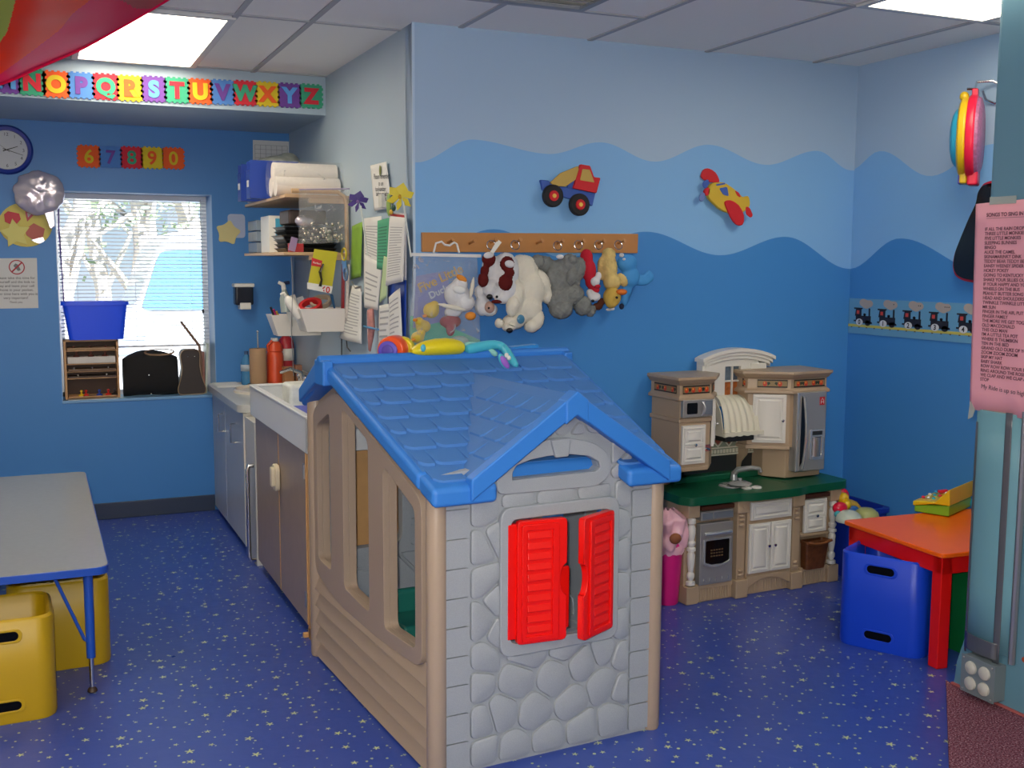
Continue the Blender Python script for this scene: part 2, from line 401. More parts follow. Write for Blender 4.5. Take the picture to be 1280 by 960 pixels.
for x, y in ((1.4, .3), (-1.1, .3), (1.4, -1.6), (-1.1, -1.6), (-1.2, 2.7)):
    fixture('lit fluorescent ceiling panel out of the picture behind the camera', x-.28, x+.28, y-.58, y+.58, LP)
# ceiling vent
t = thing('ceiling_vent', 'grey square air diffuser in the ceiling at top centre', 'air vent', (1.83, 3.62, H-.02))
b = MB(); b.plate([(x, y, H-.012) for x, y in ((1.63, 3.33), (2.03, 3.33), (2.03, 3.91), (1.63, 3.91))], [[(x, y, H-.012) for x, y in ((1.66, 3.36), (2.0, 3.36), (2.0, 3.88), (1.66, 3.88))]], (0, 0, .011))
b.build('frame', mat('vent_grey', '8f9499', .5), t, smooth=False)
b = MB()
for k in range(8): b.box((1.83, 3.4+k*.063, H-.008), (.34, .05, .002), Matrix.Rotation(rad(16), 3, 'X'))
b.build('louvres', mat('vent_grey'), t, smooth=False)
# the flash of the camera and the sun outside
fl = bpy.data.lights.new('camera_flash', 'AREA'); fl.shape = 'DISK'; fl.size = .05; fl.energy = 60; fl.color = (1, .98, .95)
fo = bpy.data.objects.new('camera_flash', fl); COL.objects.link(fo); M = m = cam.matrix_world.copy(); M.translation = CAM+_U*.05-_R*.04+_f*.02; fo.matrix_world = M
sn = bpy.data.lights.new('sun', 'SUN'); sn.energy = 24; sn.angle = .01; so = bpy.data.objects.new('sun', sn); COL.objects.link(so); so.rotation_euler = (rad(42), 0, rad(-150))
so.rotation_euler = (rad(40), 0, rad(35)); so.location = (0, 12, 6)
W = bpy.data.worlds.new('sky'); S.world = W; W.use_nodes = True
wn = W.node_tree.nodes; wl = W.node_tree.links
sky = wn.new('ShaderNodeTexSky'); sky.sky_type = 'NISHITA'; sky.sun_disc = False; sky.sun_elevation = rad(45); sky.sun_rotation = rad(200)
wn.remove(sky); wn['Background'].inputs[0].default_value = (.72, .86, 1, 1)
S.view_settings.view_transform = 'Standard'; S.view_settings.look = 'None'; S.view_settings.gamma = 1; S.view_settings.exposure = 0
S.view_settings.use_curve_mapping = False
S.cycles.use_denoising = True; S.cycles.max_bounces = 8; S.cycles.transparent_max_bounces = 24; S.cycles.sample_clamp_indirect = 6
S.cycles.caustics_reflective = False; S.cycles.caustics_refractive = False
# ------------------------------------------------------------------ playhouse
HF = Fr(1.06, 2.93, 3.7)
house = thing('playhouse', 'plastic playhouse with a blue shingled roof, grey stone front and red shutters', 'playhouse', HF.loc, HF.rz)
hgrey = mat('plastic_stone_grey', '9aa1a8', .42, var=.16, vscale=420, bump=.25, bscale=380)
htan = mat('plastic_tan', 'a3917f', .4, var=.05, vscale=300, bump=.12, bscale=380)
hblue = mat('plastic_roof_blue', '2f7ad0', .5, bump=.15, bscale=420)
hroof = mat('plastic_blue_sheen', '4478bb', .62, spec=.3, bump=.15, bscale=420)  # roof blue greyed: sheen of the ceiling light put into the colour
hred = mat('plastic_shutter_red', 'e8120c', .32)
HW, HD = .78, 1.18
RV, RZ = .80, 1.205       # ridge
EZ = .905                 # eave height
def roofz(v): return EZ + (RZ-EZ)*(v+.05)/(RV+.05) if v <= RV else RZ - (v-RV)*(RZ-1.045)/(1.22-RV)
def V2(p): return (p.x, p.z)
def fr(pts, y): return [Vector((x, y, z)) for x, z in pts]
# front wall
wo = rounded([(.235, .385), (.588, .385), (.588, .775), (.235, .775)], .02, 3)
gpx = [(638, 599), (638, 590), (643, 581), (660, 574), (683, 569), (710, 567), (733, 569), (745, 576), (747, 583), (742, 588)]
go = [V2(HF.v(x, y, 0)) for x, y in gpx]
outer = [(0, .0), (HW, .0), (HW, .93), (.70, .95), (.42, 1.12), (.13, .94), (0, .93)]
b = MB().plate(fr(outer, 0), [fr(wo, 0), fr(go, 0)], (0, .03, 0))
# brick strips at both edges
for k in range(10):
    z0 = .012+k*.0905; z1 = min(z0+.0865, .915)
    b.prism(fr(rounded([(.004, z0), (.10, z0), (.10, z1), (.004, z1)], .008, 2), -.008), (0, .012, 0))
    z0 -= .02*0
    b.prism(fr(rounded([(.682, z0), (.776, z0), (.776, z1), (.682, z1)], .008, 2), -.008), (0, .012, 0))
# stones: cells around hand-placed seeds
seeds = [(.15,.05),(.25,.04),(.38,.05),(.50,.06),(.62,.07),(.14,.15),(.21,.17),(.33,.15),(.46,.15),(.58,.19),(.13,.27),(.26,.26),(.40,.24),(.50,.28),(.66,.28),
 (.15,.35),(.30,.35),(.45,.345),(.58,.31),(.66,.16),(.13,.47),(.21,.42),(.15,.60),(.20,.72),(.14,.69),(.16,.82),(.65,.38),(.64,.50),(.66,.62),(.63,.72),(.66,.82),
 (.25,.82),(.40,.81),(.55,.83),(.17,.91),(.22,.98),(.30,1.03),(.42,1.07),(.53,1.03),(.62,.96),(.66,.91),(.35,1.0),(.49,1.01),(.20,.53)]
def clip(poly, a, b, c):
    out = []
    for i in range(len(poly)):
        p, q = poly[i], poly[(i+1) % len(poly)]
        dp, dq = a*p[0]+b*p[1]-c, a*q[0]+b*q[1]-c
        if dp <= 0: out.append(p)
        if dp*dq < 0:
            t = dp/(dp-dq); out.append((p[0]+(q[0]-p[0])*t, p[1]+(q[1]-p[1])*t))
    return out
def cells(seeds, box, shrink):
    for i, s in enumerate(seeds):
        poly = list(box)
        for j, t in enumerate(seeds):
            if i == j: continue
            dx, dy = t[0]-s[0], t[1]-s[1]; L = math.hypot(dx, dy)
            poly = clip(poly, dx/L, dy/L, (dx*(s[0]+t[0])/2+dy*(s[1]+t[1])/2)/L-shrink)
            if len(poly) < 3: break
        if len(poly) >= 3: yield poly
def inset_ok(poly):
    a = sum(poly[i][0]*poly[(i+1) % len(poly)][1]-poly[(i+1) % len(poly)][0]*poly[i][1] for i in range(len(poly)))
    return abs(a) > .0012
def sub(poly, rect):
    """drop the part of a stone that would stand in an opening: keep the largest side piece"""
    x0, x1, z0, z1 = rect
    best = None
    xs = [p[0] for p in poly]; zs = [p[1] for p in poly]
    if max(xs) <= x0 or min(xs) >= x1 or max(zs) <= z0 or min(zs) >= z1: return poly
    for h in ((1,0,x0),(-1,0,-x1),(0,1,z0),(0,-1,-z1)):
        q = clip(poly, *h)
        if len(q) >= 3:
            a = abs(sum(q[i][0]*q[(i+1) % len(q)][1]-q[(i+1) % len(q)][0]*q[i][1] for i in range(len(q))))
            if best is None or a > best[0]: best = (a, q)
    return best[1] if best else []
gb = [(.105, .01), (.677, .01), (.677, .955), (.42, 1.105), (.105, .935)]
def ins(p, k):
    cx = sum(q[0] for q in p)/len(p); cz = sum(q[1] for q in p)/len(p)
    return [(cx+(x-cx)*k, cz+(z-cz)*k) for x, z in p]
for poly in cells(seeds, gb, .0035):
    for rc in ((.205, .615, .345, .81), (.205, .60, .855, 1.02)):
        if len(poly) >= 3: poly = sub(poly, rc)
    if len(poly) < 3 or not inset_ok(poly): continue
    poly = rounded(poly, .022, 3)
    A = fr(poly, -.0005); B = fr(ins(poly, .97), -.008); C_ = fr(ins(poly, .84), -.011)
    b.loft([A, B, C_])
front = b.build('front_wall', hgrey, house, bevel=.003, seg=2, local=True, ang=50)
# raised frames round the window and the gable opening
b = MB()
b.plate(fr(rounded([(.198, .345), (.625, .345), (.625, .815), (.198, .815)], .045, 5), -.001), [fr(wo, -.001)], (0, -.02, 0))
b.build('window_surround', hgrey, house, bevel=.006, seg=3, local=True)
oc = [V2(HF.v(x, y, 0)) for x, y in [(618, 618), (618, 590), (632, 570), (655, 558), (686, 547), (708, 546), (740, 552), (757, 565), (762, 582), (756, 598), (742, 607)]]
b = MB().plate(fr(rounded(oc, .03, 3), -.001), [fr(go, -.001)], (0, -.016, 0))
b.prism(fr([V2(HF.v(x, y, 0)) for x, y in ((684, 549), (709, 546), (706, 569), (690, 571))], -.012), (0, -.014, 0))
b.build('gable_surround', hgrey, house, bevel=.005, seg=3, local=True)
# shutters
def shutter(x_hinge, sgn, ang, wdt, z0, z1):
    M = Matrix.Translation((x_hinge, -.024, 0)) @ Matrix.Rotation(ang, 4, 'Z')
    w = wdt; s = sgn
    zc = (z0+z1)/2+.0; r = .03
    pts = [(0, z0), (w, z0)] + [(w - .022*cos(rad(t)), zc + .05*sin(rad(t))) for t in range(-90, 91, 18)] + [(w, z1), (0, z1)]
    pts = rounded([(a*s, c) for a, c in pts], .012, 2)
    b = MB().prism(fr(pts, -.012), (0, .024, 0))
    # rim and louvres
    rim_in = [(.028, z0+.025), (w-.05, z0+.025), (w-.05, z1-.03), (.028, z1-.03)]
    b.plate(fr([(a*s, c) for a, c in rounded([(.012, z0+.008), (w-.028, z0+.008), (w-.028, z1-.01), (.012, z1-.01)], .01, 2)], -.011), [fr([(a*s, c) for a, c in rim_in], -.011)], (0, -.008, 0))
    n = 10; hh = (z1-z0-.06)/n
    for k in range(n):
        b.box((s*(w-.022)/2, -.013, z0+.03+hh*(k+.5)), (w-.085, .006, hh*.7), Matrix.Rotation(rad(-14), 3, 'X'))
    b.xf(M)
    return b.build('shutter', hred, house, bevel=.004, seg=2, local=True)
for a_, c_ in ((.222, .262), (.553, .603)): MB().bb(a_, c_, -.023, .0, .40, .762).build('shutter_hinge_strip', hred, house, bevel=.004, local=True)
s1 = shutter(.250, 1, rad(-6), .165, .385, .772); s2 = shutter(.592, -1, rad(24), .168, .388, .775)
# inner red leaves seen in the gap
MB().bb(.395, .455, .002, .018, .40, .60).build('shutter_catch', hred, house, bevel=.004, local=True)
# left wall with three windows; right wall the same
def side_wall(u, name, out):
    d = .035*out
    def P(pts, off=0): return [Vector((u+off*(-out), v, z)) for v, z in pts]
    wz = lambda v: roofz(v)-.085 if v < RV+.02 else roofz(v)-.11
    wins = [rounded([(.945, .40), (1.105, .41), (1.105, .93), (.945, 1.0)], .03, 4),
            rounded([(.535, .36), (.80, .375), (.80, 1.035), (.535, .955)], .03, 4),
            rounded([(.125, .365), (.395, .35), (.395, .895), (.125, .805)], .03, 4)]
    outer = [(0, 0), (HD, 0), (HD, roofz(HD)-.03), (RV, RZ-.035), (0, roofz(0)-.03)]
    b = MB().plate(P(outer), [P(w_) for w_ in wins], (.028, 0, 0) if out < 0 else (-.028, 0, 0))
    # frame band
    fo = rounded([(.075, .32), (.45, .295), (.85, .295), (1.15, .35), (1.155, .985), (.87, 1.09), (.07, .845)], .06, 5)
    b.plate(P(fo, -.0), [P(w_) for w_ in wins], (out*.022, 0, 0))
    # clapboards below
    for k in range(5):
        z0 = .008+k*.066; z1 = z0+.064
        vs = 12
        rings = []
        for i in range(vs+1):
            v = .025+(HD-.05)*i/vs; sag = .0
            zt = min(z1, .345) ; bul = .010*sin(pi*i/vs)
            rings.append([Vector((u, v, z0)), Vector((u+out*(.026+bul*.3), v, z0+.003)), Vector((u+out*(.004), v, z1)), Vector((u, v, z1))])
        b.loft(rings)
    # brick-like stepped trim next to the front post
    for k in range(8):
        z0 = .33+k*.062
        b.bb(u, u+out*.012, .028, .062, z0, z0+.056)
    return b.build(name, htan, house, bevel=.006, seg=3, local=True)
side_wall(0, 'side_wall', -1)
side_wall(HW, 'side_wall', 1)
for u, v in ((0.0, .0), (HW, .0), (-.005, HD), (HW+.005, HD)):
    z1 = roofz(v)-.01
    MB().lathe([(.028, 0), (.031, .01), (.031, z1-.01), (.028, z1)], (u, v+.012 if v < .5 else v-.01, 0), 20).build('corner_post', htan, house, local=True)
# back wall, grey with a doorway and window
b = MB().plate(fr([(0, 0), (HW, 0), (HW, .98), (0, .98)], HD-.03), [fr(rounded([(.10, .42), (.34, .42), (.34, .90), (.10, .90)], .05, 5), HD-.03), fr(rounded([(.42, .0), (.72, .0), (.72, .90), (.42, .90)], .02, 3), HD-.03)], (0, .03, 0))
b.plate(fr(rounded([(.06, .38), (.38, .38), (.38, .94), (.06, .94)], .06, 5), HD-.031), [fr(rounded([(.10, .42), (.34, .42), (.34, .90), (.10, .90)], .05, 5), HD-.031)], (0, -.015, 0))
for poly in cells([(random.uniform(.02, .76), random.uniform(.02, .9)) for _ in range(40)], [(.02, .01), (.76, .01), (.76, .95), (.02, .95)], .004):
    for rc in ((.06, .38, .38, .94), (.41, .73, -.1, .91)):
        if len(poly) >= 3: poly = sub(poly, rc)
    if len(poly) < 3 or not inset_ok(poly): continue
    poly = rounded(poly, .02, 2); b.loft([fr(poly, HD-.03), fr(ins(poly, .9), HD-.038)])
b.build('back_wall', hgrey, house, bevel=.003, local=True, ang=50)
# stone relief on the inner face of the right wall is grey
b = MB()
for poly in cells([(random.uniform(.04, 1.14), random.uniform(.02, .34)) for _ in range(16)], [(.04, .01), (1.14, .01), (1.14, .33), (.04, .33)], .004):
    if inset_ok(poly):
        poly = rounded(poly, .02, 2); b.loft([[Vector((HW-.029, v, z)) for v, z in poly], [Vector((HW-.037, v, z)) for v, z in ins(poly, .9)]])
b.bb(HW-.034, HW-.0285, .03, HD-.03, .0, .34)
b.plate([Vector((HW-.0285, v, z)) for v, z in ((.03, .34), (HD-.03, .34), (HD-.03, .98), (RV, 1.15), (.03, .88))], [[Vector((HW-.0285, v, z)) for v, z in q] for q in (((.13, .37), (.39, .37), (.39, .88), (.13, .80)), ((.54, .37), (.79, .37), (.79, 1.03), (.54, .95)), ((.95, .41), (1.1, .41), (1.1, .92), (.95, .99)))], (-.006, 0, 0))
b.build('inner_panel', hgrey, house, bevel=.003, local=True, ang=50)
# ---- roof
def rp(u, v, dz=0): return Vector((u, v, roofz(v)+dz))
UE0, UE1, UR0, UR1 = -.045, .835, -.095, .90
def ul(v): return UE0+(UR0-UE0)*max(0, min(1, (v+.06)/(RV+.06))) if v < RV else UR0+(UE0-UR0)*min(1, (v-RV)/(1.22-RV))
def ur(v): return UE1+(UR1-UE1)*max(0, min(1, (v+.06)/(RV+.06))) if v < RV else UR1+(UE1-UR1)*min(1, (v-RV)/(1.22-RV))
b = MB()
TH = .055
def slab(v0, v1, n=6):
    rings = []
    for i in range(n+1):
        v = v0+(v1-v0)*i/n
        rings.append([rp(ul(v), v, -TH), rp(ur(v), v, -TH), rp(ur(v), v), rp(ul(v), v)])
    b.loft(rings)
slab(.03, RV); slab(RV, 1.225)
# front eave blocks left and right of the dormer
for a, c in ((UE0, .165), (.625, UE1)):
    z = roofz(-.055)
    b.loft([[Vector((a, -.07, z-.058)), Vector((c, -.07, z-.058)), Vector((c, -.07, z)), Vector((a, -.07, z))],
            [rp(a-.003, .034, -TH-.002), rp(c, .034, -TH-.002), rp(c, .034, .001), rp(a-.003, .034, .001)]])
roof = b.build('roof', hblue, house, bevel=.016, seg=4, local=True)
# shingles in rows with rounded lower corners
b = MB(); rows = 8; v0, v1 = -.035, RV-.05
sl = (RZ-EZ)/(RV+.05)
for k in range(rows):
    va = v0+(v1-v0)*k/rows; vb = v0+(v1-v0)*(k+1)/rows
    wdt = .107; off = (k % 2)*.5*wdt; L0 = ul(va)+.022; L1 = ur(va)-.022
    x = L0-off
    while x < L1-.01:
        a, c = max(x, L0)+.003, min(x+wdt, L1)-.003; x += wdt
        if c-a < .02: continue
        if k == 0 and not (c < .17 or a > .62): continue
        bev = .014
        pl = [(a, vb), (a, va+.02), (a+.012, va+.006), (a+.026, va), (c, va), (c, vb)]
        b.loft([[rp(p, q, -.002) for p, q in pl], [rp(p, q, .0105 if q < va+.03 else .0015) for p, q in pl]])
rb = MB()
b.build('roof_shingles', hroof, house, bevel=.003, seg=2, local=True)
b = MB()
b.loft([[rp(ul(v)+.02, v, -.001), rp(ur(v)-.02, v, -.001), rp(ur(v)-.02, v, .0012), rp(ul(v)+.02, v, .0012)] for v in (.04, .3, .5, RV-.03)])
b.build('shingle_bed', hroof, house, local=True)
# ridge cap with prow ends
rb.tube([rp(UR0-.012, RV, -.004), rp(UR1+.008, RV, -.004)], .024, 10)
rb.bb(UR0-.012, UR0+.028, RV-.055, RV+.045, RZ-.085, RZ+.004)
rb.bb(UR1-.028, UR1+.008, RV-.045, RV+.045, RZ-.075, RZ+.002)
for u, sgn in ((UR0, 1),):
    rb.loft([[Vector((UR0-.01, RV+.03, RZ-.075)), Vector((UR0+.03, RV+.03, RZ-.075)), Vector((UR0+.03, RV+.03, RZ)), Vector((UR0-.01, RV+.03, RZ))],
             [Vector((UE0-.006, 1.235, 1.005)), Vector((UE0+.03, 1.235, 1.005)), Vector((UE0+.03, 1.235, 1.06)), Vector((UE0-.006, 1.235, 1.06))]])
rb.build('ridge_cap', hblue, house, bevel=.009, seg=3, local=True)
# dormer
DU, DZ = .425, 1.155
dl, dr = (.085, .925), (.765, .925)
def dz(u): return DZ-(abs(u-DU))*((DZ-.925)/.34)
vr = (DZ-EZ)/sl-.05
b = MB(); vf = -.065
def back(u): return min(RV-.02, (dz(u)-EZ)/sl-.05)
for (ua, ub) in ((dl[0], DU), (DU, dr[0])):
    n = 8; R_ = []
    for i in range(n+1):
        u = ua+(ub-ua)*i/n; z = dz(u); v_ = max(back(u), vf+.03)
        R_.append([Vector((u, vf, z-.05)), Vector((u, v_+.1, z-.05)), Vector((u, v_+.0, z)), Vector((u, vf, z))])
    b.loft(R_)
b.build('dormer_roof', hroof, house, bevel=.004, seg=2, local=True)
b = MB()
for (ua, ub) in ((dl[0]-.012, DU-.03), (DU+.03, dr[0]+.012)):
    R_ = []
    for u in (ua, ub):
        z = dz(u)
        R_.append([Vector((u, vf-.016, z-.058)), Vector((u, vf+.03, z-.058)), Vector((u, vf+.03, z+.008)), Vector((u, vf-.016, z+.008))])
    b.loft(R_)
b.prism([Vector((u, vf-.022, z)) for u, z in ((DU-.04, dz(DU-.04)+.010), (DU, DZ+.013), (DU+.04, dz(DU+.04)+.010), (DU+.04, dz(DU+.04)-.062), (DU, DZ-.062), (DU-.04, dz(DU-.04)-.062))], (0, .055, 0))
for u in (dl[0]+.008, dr[0]-.03): b.bb(u, u+.022, vf-.002, vf+.04, .865, .93)
b.build('dormer_fascia', hblue, house, bevel=.006, seg=3, local=True)
for side in (-1, 1):
    b = MB()
    for k in range(5):
        for j in range(6):
            ua = .035+k*.062; ub = ua+.058; va = vf+.03+(j+(k % 2)*.5)*.105-.05; vb = va+.1
            va = max(va, vf+.02)
            if vb > back(DU+side*ub)-.02: vb = back(DU+side*ub)-.02
            if vb-va < .03: continue
            pl = [(ua, va), (ua, vb), (ub, vb-.0), (ub+.0, va+.02), (ub-.01, va+.005), (ub-.02, va)]
            f = lambda p, q, h: Vector((DU+side*p, q, dz(DU+side*p)+h))
            b.loft([[f(p, q, -.002) for p, q in pl], [f(p, q, .007 if p > ua+.02 else .001) for p, q in pl]])
    b.build('dormer_shingles', hroof, house, bevel=.0025, seg=2, local=True)
# floor-level green seat seen through the near left window
t = MB(); p = HF.z(505, 770, .30)
t.bb(.09, .22, .50, .70, 0.0, .30).bb(.09, .22, .66, .70, .29, .38)
t.xf(HF.M)
tag(t.build('toy_bench', mat('dark_green_plastic', '1f6d62', .4), bevel=.015, seg=3), 'dark green plastic seat inside the playhouse behind the near left window', 'bench')
# ------------------------------------------------------------------ left side of the room
white = mat('white_plastic', 'e4e4de', .35); chrome = mat('chrome', 'd9dbdd', .15, 1); black = mat('black_plastic', '141416', .35)
steel = mat('brushed_steel', 'a9adb2', .32, .85)
blued = mat('blue_enamel', '1f4fb4', .3)
# activity table
t = thing('activity_table', 'long grey-topped table with blue edge band and blue legs at the left', 'table', (-.18, 4.9, 0))
tz = .478; x0, x1, y0, y1 = -.56, .205, 3.97, 5.86
b = MB().prism([(x, y, tz-.024) for x, y in rrect(x0+.004, x1-.004, y0+.004, y1-.004, .04)], (0, 0, .026))
b.build('tabletop', mat('laminate_grey', '9b9ea0', .25, var=.05, vscale=40), t)
b = MB().plate([(x, y, tz-.028) for x, y in rrect(x0, x1, y0, y1, .045)], [[(x, y, tz-.028) for x, y in rrect(x0+.0045, x1-.0045, y0+.0045, y1-.0045, .04)]], (0, 0, .028))
b.build('edge_band', blued, t, bevel=.002)
for sx, xx in ((1, .135), (-1, -.49)):
    for sy, yy in ((-1, 4.045), (1, 5.78)):
        b = MB().cyl((xx, yy, tz-.026), (xx, yy, .13), .0165, .0155, 14); b.box((xx, yy, tz-.03), (.07, .07, .006))
        lg = b.build('leg', blued, t)
        MB().cyl((xx, yy, .135), (xx, yy, .02), .0085, .0085, 12).build('extension_tube', chrome, lg)
        MB().lathe([(.013, 0), (.018, .004), (.016, .012), (.009, .02)], (xx, yy, 0), 14).build('foot', mat('glide_brown', '3a2a20', .5), lg)
        MB().tube([(xx-sx*.115, yy, tz-.028), (xx-sx*.02, yy, .20), (xx-sx*.002, yy, .185)], .006, 8).build('brace', blued, lg)
# cube chairs: hollow rounded cubes with hand slots
def cube_chair(label, cx, cy, w, d, h, rz, m_, slots=True, seat=.16):
    t = thing('cube_chair', label, 'cube chair', (cx, cy, 0), rz, None)
    b = MB(); th = .018; r = .06
    oo = rrect(-w/2, w/2, -d/2, d/2, r, 6); n = len(oo)
    def lvl(s, z): return [Vector((x*s, y*s, z)) for x, y in oo]
    ii = rrect(-w/2+th, w/2-th, -d/2+th, d/2-th, r-th*.6, 6)
    def ili(s, z): return [Vector((x*s, y*s, z)) for x, y in ii]
    b.loft([ili(1, seat), ili(1, h-.004), [ (a+c)/2+Vector((0, 0, .006)) for a, c in zip(ili(1, h-.002), lvl(1, h-.002))], lvl(1, h-.004), lvl(1, h*.5), lvl(1, .012), lvl(.985, 0), ili(.99, 0), ili(1, seat-.012)], True, False)
    # seat panel
    b.bm.verts.ensure_lookup_table()
    b.prism([(x, y, seat-.006) for x, y in ii], (0, 0, .012))
    ob = b.build('shell', m_, t, local=True, ang=50)
    if slots:
        for z in (h-.052, .062):
            for sy in (-1,):
                # dark plate painting the shade of a hand hole, with a rolled lip
                pts = rrect(-.055, .055, -.016, .016, .0155, 5)
                ring = MB().plate([Vector((x*1.22, sy*(d/2+.0005), z+y_*1.5)) for x, y_ in pts], [[Vector((x, sy*(d/2+.0005), z+y_)) for x, y_ in pts]], (0, sy*.004, 0))
                ring.build('hand_slot_lip', m_, t, local=True, bevel=.003)
                MB().prism([Vector((x, sy*(d/2-.004), z+y_)) for x, y_ in pts], (0, sy*.0052, 0)).build('hand_slot_shade', mat('slot_shade', '0a0c14', .9, spec=.05), t, local=True)
    return t
yel = mat('cube_yellow', 'b8970c', .42, bump=.1, bscale=300)
bluc = mat('cube_blue', '1244d0', .42, bump=.1, bscale=300)
grec = mat('cube_green', '0d6a34', .42)
cube_chair('yellow plastic cube chair with hand slots in front of the left table', -.155, 4.02, .335, .325, .355, rad(2), yel)
cube_chair('yellow plastic cube chair standing under the left table behind the table leg', .035, 4.48, .36, .34, .335, rad(2), yel, slots=False)
cube_chair('blue plastic cube chair with two hand slots under the orange table', 3.205, 3.325, .35, .345, .385, rad(-62), bluc)
cube_chair('dark green cube chair under the orange table beside the partition', 3.50, 3.07, .31, .27, .365, rad(0), grec, slots=False)
# ------------------------------------------------------------------ sink cabinet with worktop
cg = mat('cabinet_grey', 'b0b7bf', .35, var=.04, vscale=30); cw = mat('cabinet_edge_white', 'd9d5cb', .45)
CX, CY0, CY1 = .985, 5.73, YW
cab = thing('sink_cabinet', 'grey laminate base cabinet with two doors under the sink', 'cabinet', (1.24, 6.28, 0))
MB().bb(CX+.018, XS-.002, CY0, CY1-.004, .09, .62).bb(CX+.018, CX+.03, CY0, CY1-.004, .62, .757).bb(CX+.03, XS-.002, CY0, CY0+.012, .62, .757).bb(CX+.07, XS-.002, CY0+.01, CY1-.004, 0, .09).build('carcass', cw, cab, smooth=False)
for (a, c) in ((6.345, 6.81), (5.745, 6.335)):
    d_ = MB().bb(CX, CX+.018, a, c, .035, .748).build('door', cg, cab, bevel=.0015)
    hy = a+.09 if a > 6 else c-.21
    hy = 6.41 if a > 6 else 5.98
    MB().tube([(CX, hy, .56), (CX-.028, hy, .56), (CX-.028, hy, .665), (CX, hy, .665)], .0045, 8).build('handle', chrome, d_)
MB().bb(CX-.001, CX+.02, CY0-.004, CY0+.012, .035, .755).build('edge_strip', cw, cab)
# worktop with a curved drop at the near end and a round sink
b = MB()
sk = (1.25, 6.32)
hole = [Vector((sk[0]+.195*cos(a*pi/12), sk[1]+.235*sin(a*pi/12), .76)) for a in range(24)]
pts = rounded([(.955, CY1-.003), (.955, 5.74), (.985, 5.70), (XS-.003, 5.70), (XS-.003, CY1-.003)], .05, 4)
b.plate([(x, y, .76) for x, y in pts], [hole], (0, 0, .04))
b.bb(XS-.018, XS-.004, 5.70, CY1-.004, .80, .89).bb(.97, XS-.018, CY1-.02, CY1-.004, .80, .802)
wt = b.build('worktop', mat('worktop_laminate', 'b9bcba', .3), bevel=.006, seg=3)
tag(wt, 'pale grey worktop with rounded front edge below the wall shelves', 'worktop')
b = MB(); rings = []
for k, (s, z) in enumerate(((1.1, .80), (1.1, .812), (1.03, .816), (.97, .80), (.93, .74), (.75, .67), (.1, .655))):
    rings.append([Vector((sk[0]+.195*s*cos(a*pi/16), sk[1]+.235*s*sin(a*pi/16), z)) for a in range(32)])
b.loft(rings); tag(b.build('sink_basin', mat('sink_enamel', 'dcd6c8', .2)), 'cream oval sink basin set in the pale grey worktop', 'sink')
# faucet
t = thing('faucet', 'chrome faucet with round handles behind the oval sink', 'faucet', (1.44, 6.30, .80))
MB().bb(1.41, 1.46, 6.2, 6.40, .815, .835).build('base', chrome, t, bevel=.006)
MB().tube([(1.435, 6.30, .83), (1.425, 6.30, .90), (1.36, 6.30, .925), (1.30, 6.30, .905)], [.014, .013, .011, .010], 12).build('spout', chrome, t)
for yy in (6.22, 6.38): MB().cyl((1.435, yy, .83), (1.435, yy, .86), .012).ell((1.435, yy, .875), (.024, .024, .018)).build('knob', chrome, t)
# chrome bar between the cabinets
tag(MB().tube([(.985, 5.47, .52), (.962, 5.47, .52), (.955, 5.47, .50), (.955, 5.47, .05), (.962, 5.47, .03), (.99, 5.47, .03)], .012, 12).build('grab_bar', chrome), 'tall upright chrome bar between the sink cabinet and the changing table', 'bar')
o = MB().bb(.99, XS-.002, 5.45, 5.72, 0, .74).build('trim_6', mat('filler_panel', 'c3c4bf', .4), smooth=False); struct(o)
# ------------------------------------------------------------------ changing table
wv = mat('walnut_laminate', '9c8a78', .35, var=.12, vscale=14); pine = mat('pine_edge', 'c79a63', .5, var=.1, vscale=25)
ct = thing('changing_table', 'changing table cabinet with brown doors and a white tray top', 'changing table', (1.24, 4.8, 0))
TY0, TY1 = 4.27, 5.38
MB().bb(CX+.02, XS-.004, TY0+.02, TY1, .05, .80).build('carcass', wv, ct, smooth=False)
MB().bb(CX+.0, XS-.004, TY0, TY0+.018, .0, .80).bb(CX+.001, CX+.03, TY0+.0, TY0+.022, .0, .03).build('end_panel', pine, ct, smooth=False)
MB().bb(CX, CX+.018, TY0-.02, TY0+.035, 0, .05).bb(CX-.02, CX+.10, TY0+.03, TY0+.05, 0, .02).build('foot', pine, ct, bevel=.003)
for (a, c) in ((4.835, 5.375), (4.30, 4.825)):
    d_ = MB().bb(CX-.002, CX+.016, a, c, .055, .79).build('door', wv, ct, bevel=.0015)
    MB().bb(CX-.0032, CX+.0165, a-.004, a-.0003, .055, .79).build('edge_strip', pine, d_, smooth=False)
lt = MB().prism([Vector((CX-.004, 4.83+x, .58+z)) for x, z in rrect(-.045, .045, -.06, .06, .03)], (-.022, 0, 0)).prism([Vector((CX-.022, 4.83+x, .585+z)) for x, z in rrect(-.03, .012, -.045, .045, .012)], (-.02, 0, 0))
lt.build('latch', mat('latch_cream', 'd8cdb2', .4), ct, bevel=.006, seg=3)
for z in (.16, .70): MB().bb(CX-.006, CX+.004, 4.305, 4.335, z-.03, z+.03).cyl((CX-.006, 4.302, z-.03), (CX-.006, 4.302, z+.03), .006).build('hinge', steel, ct)
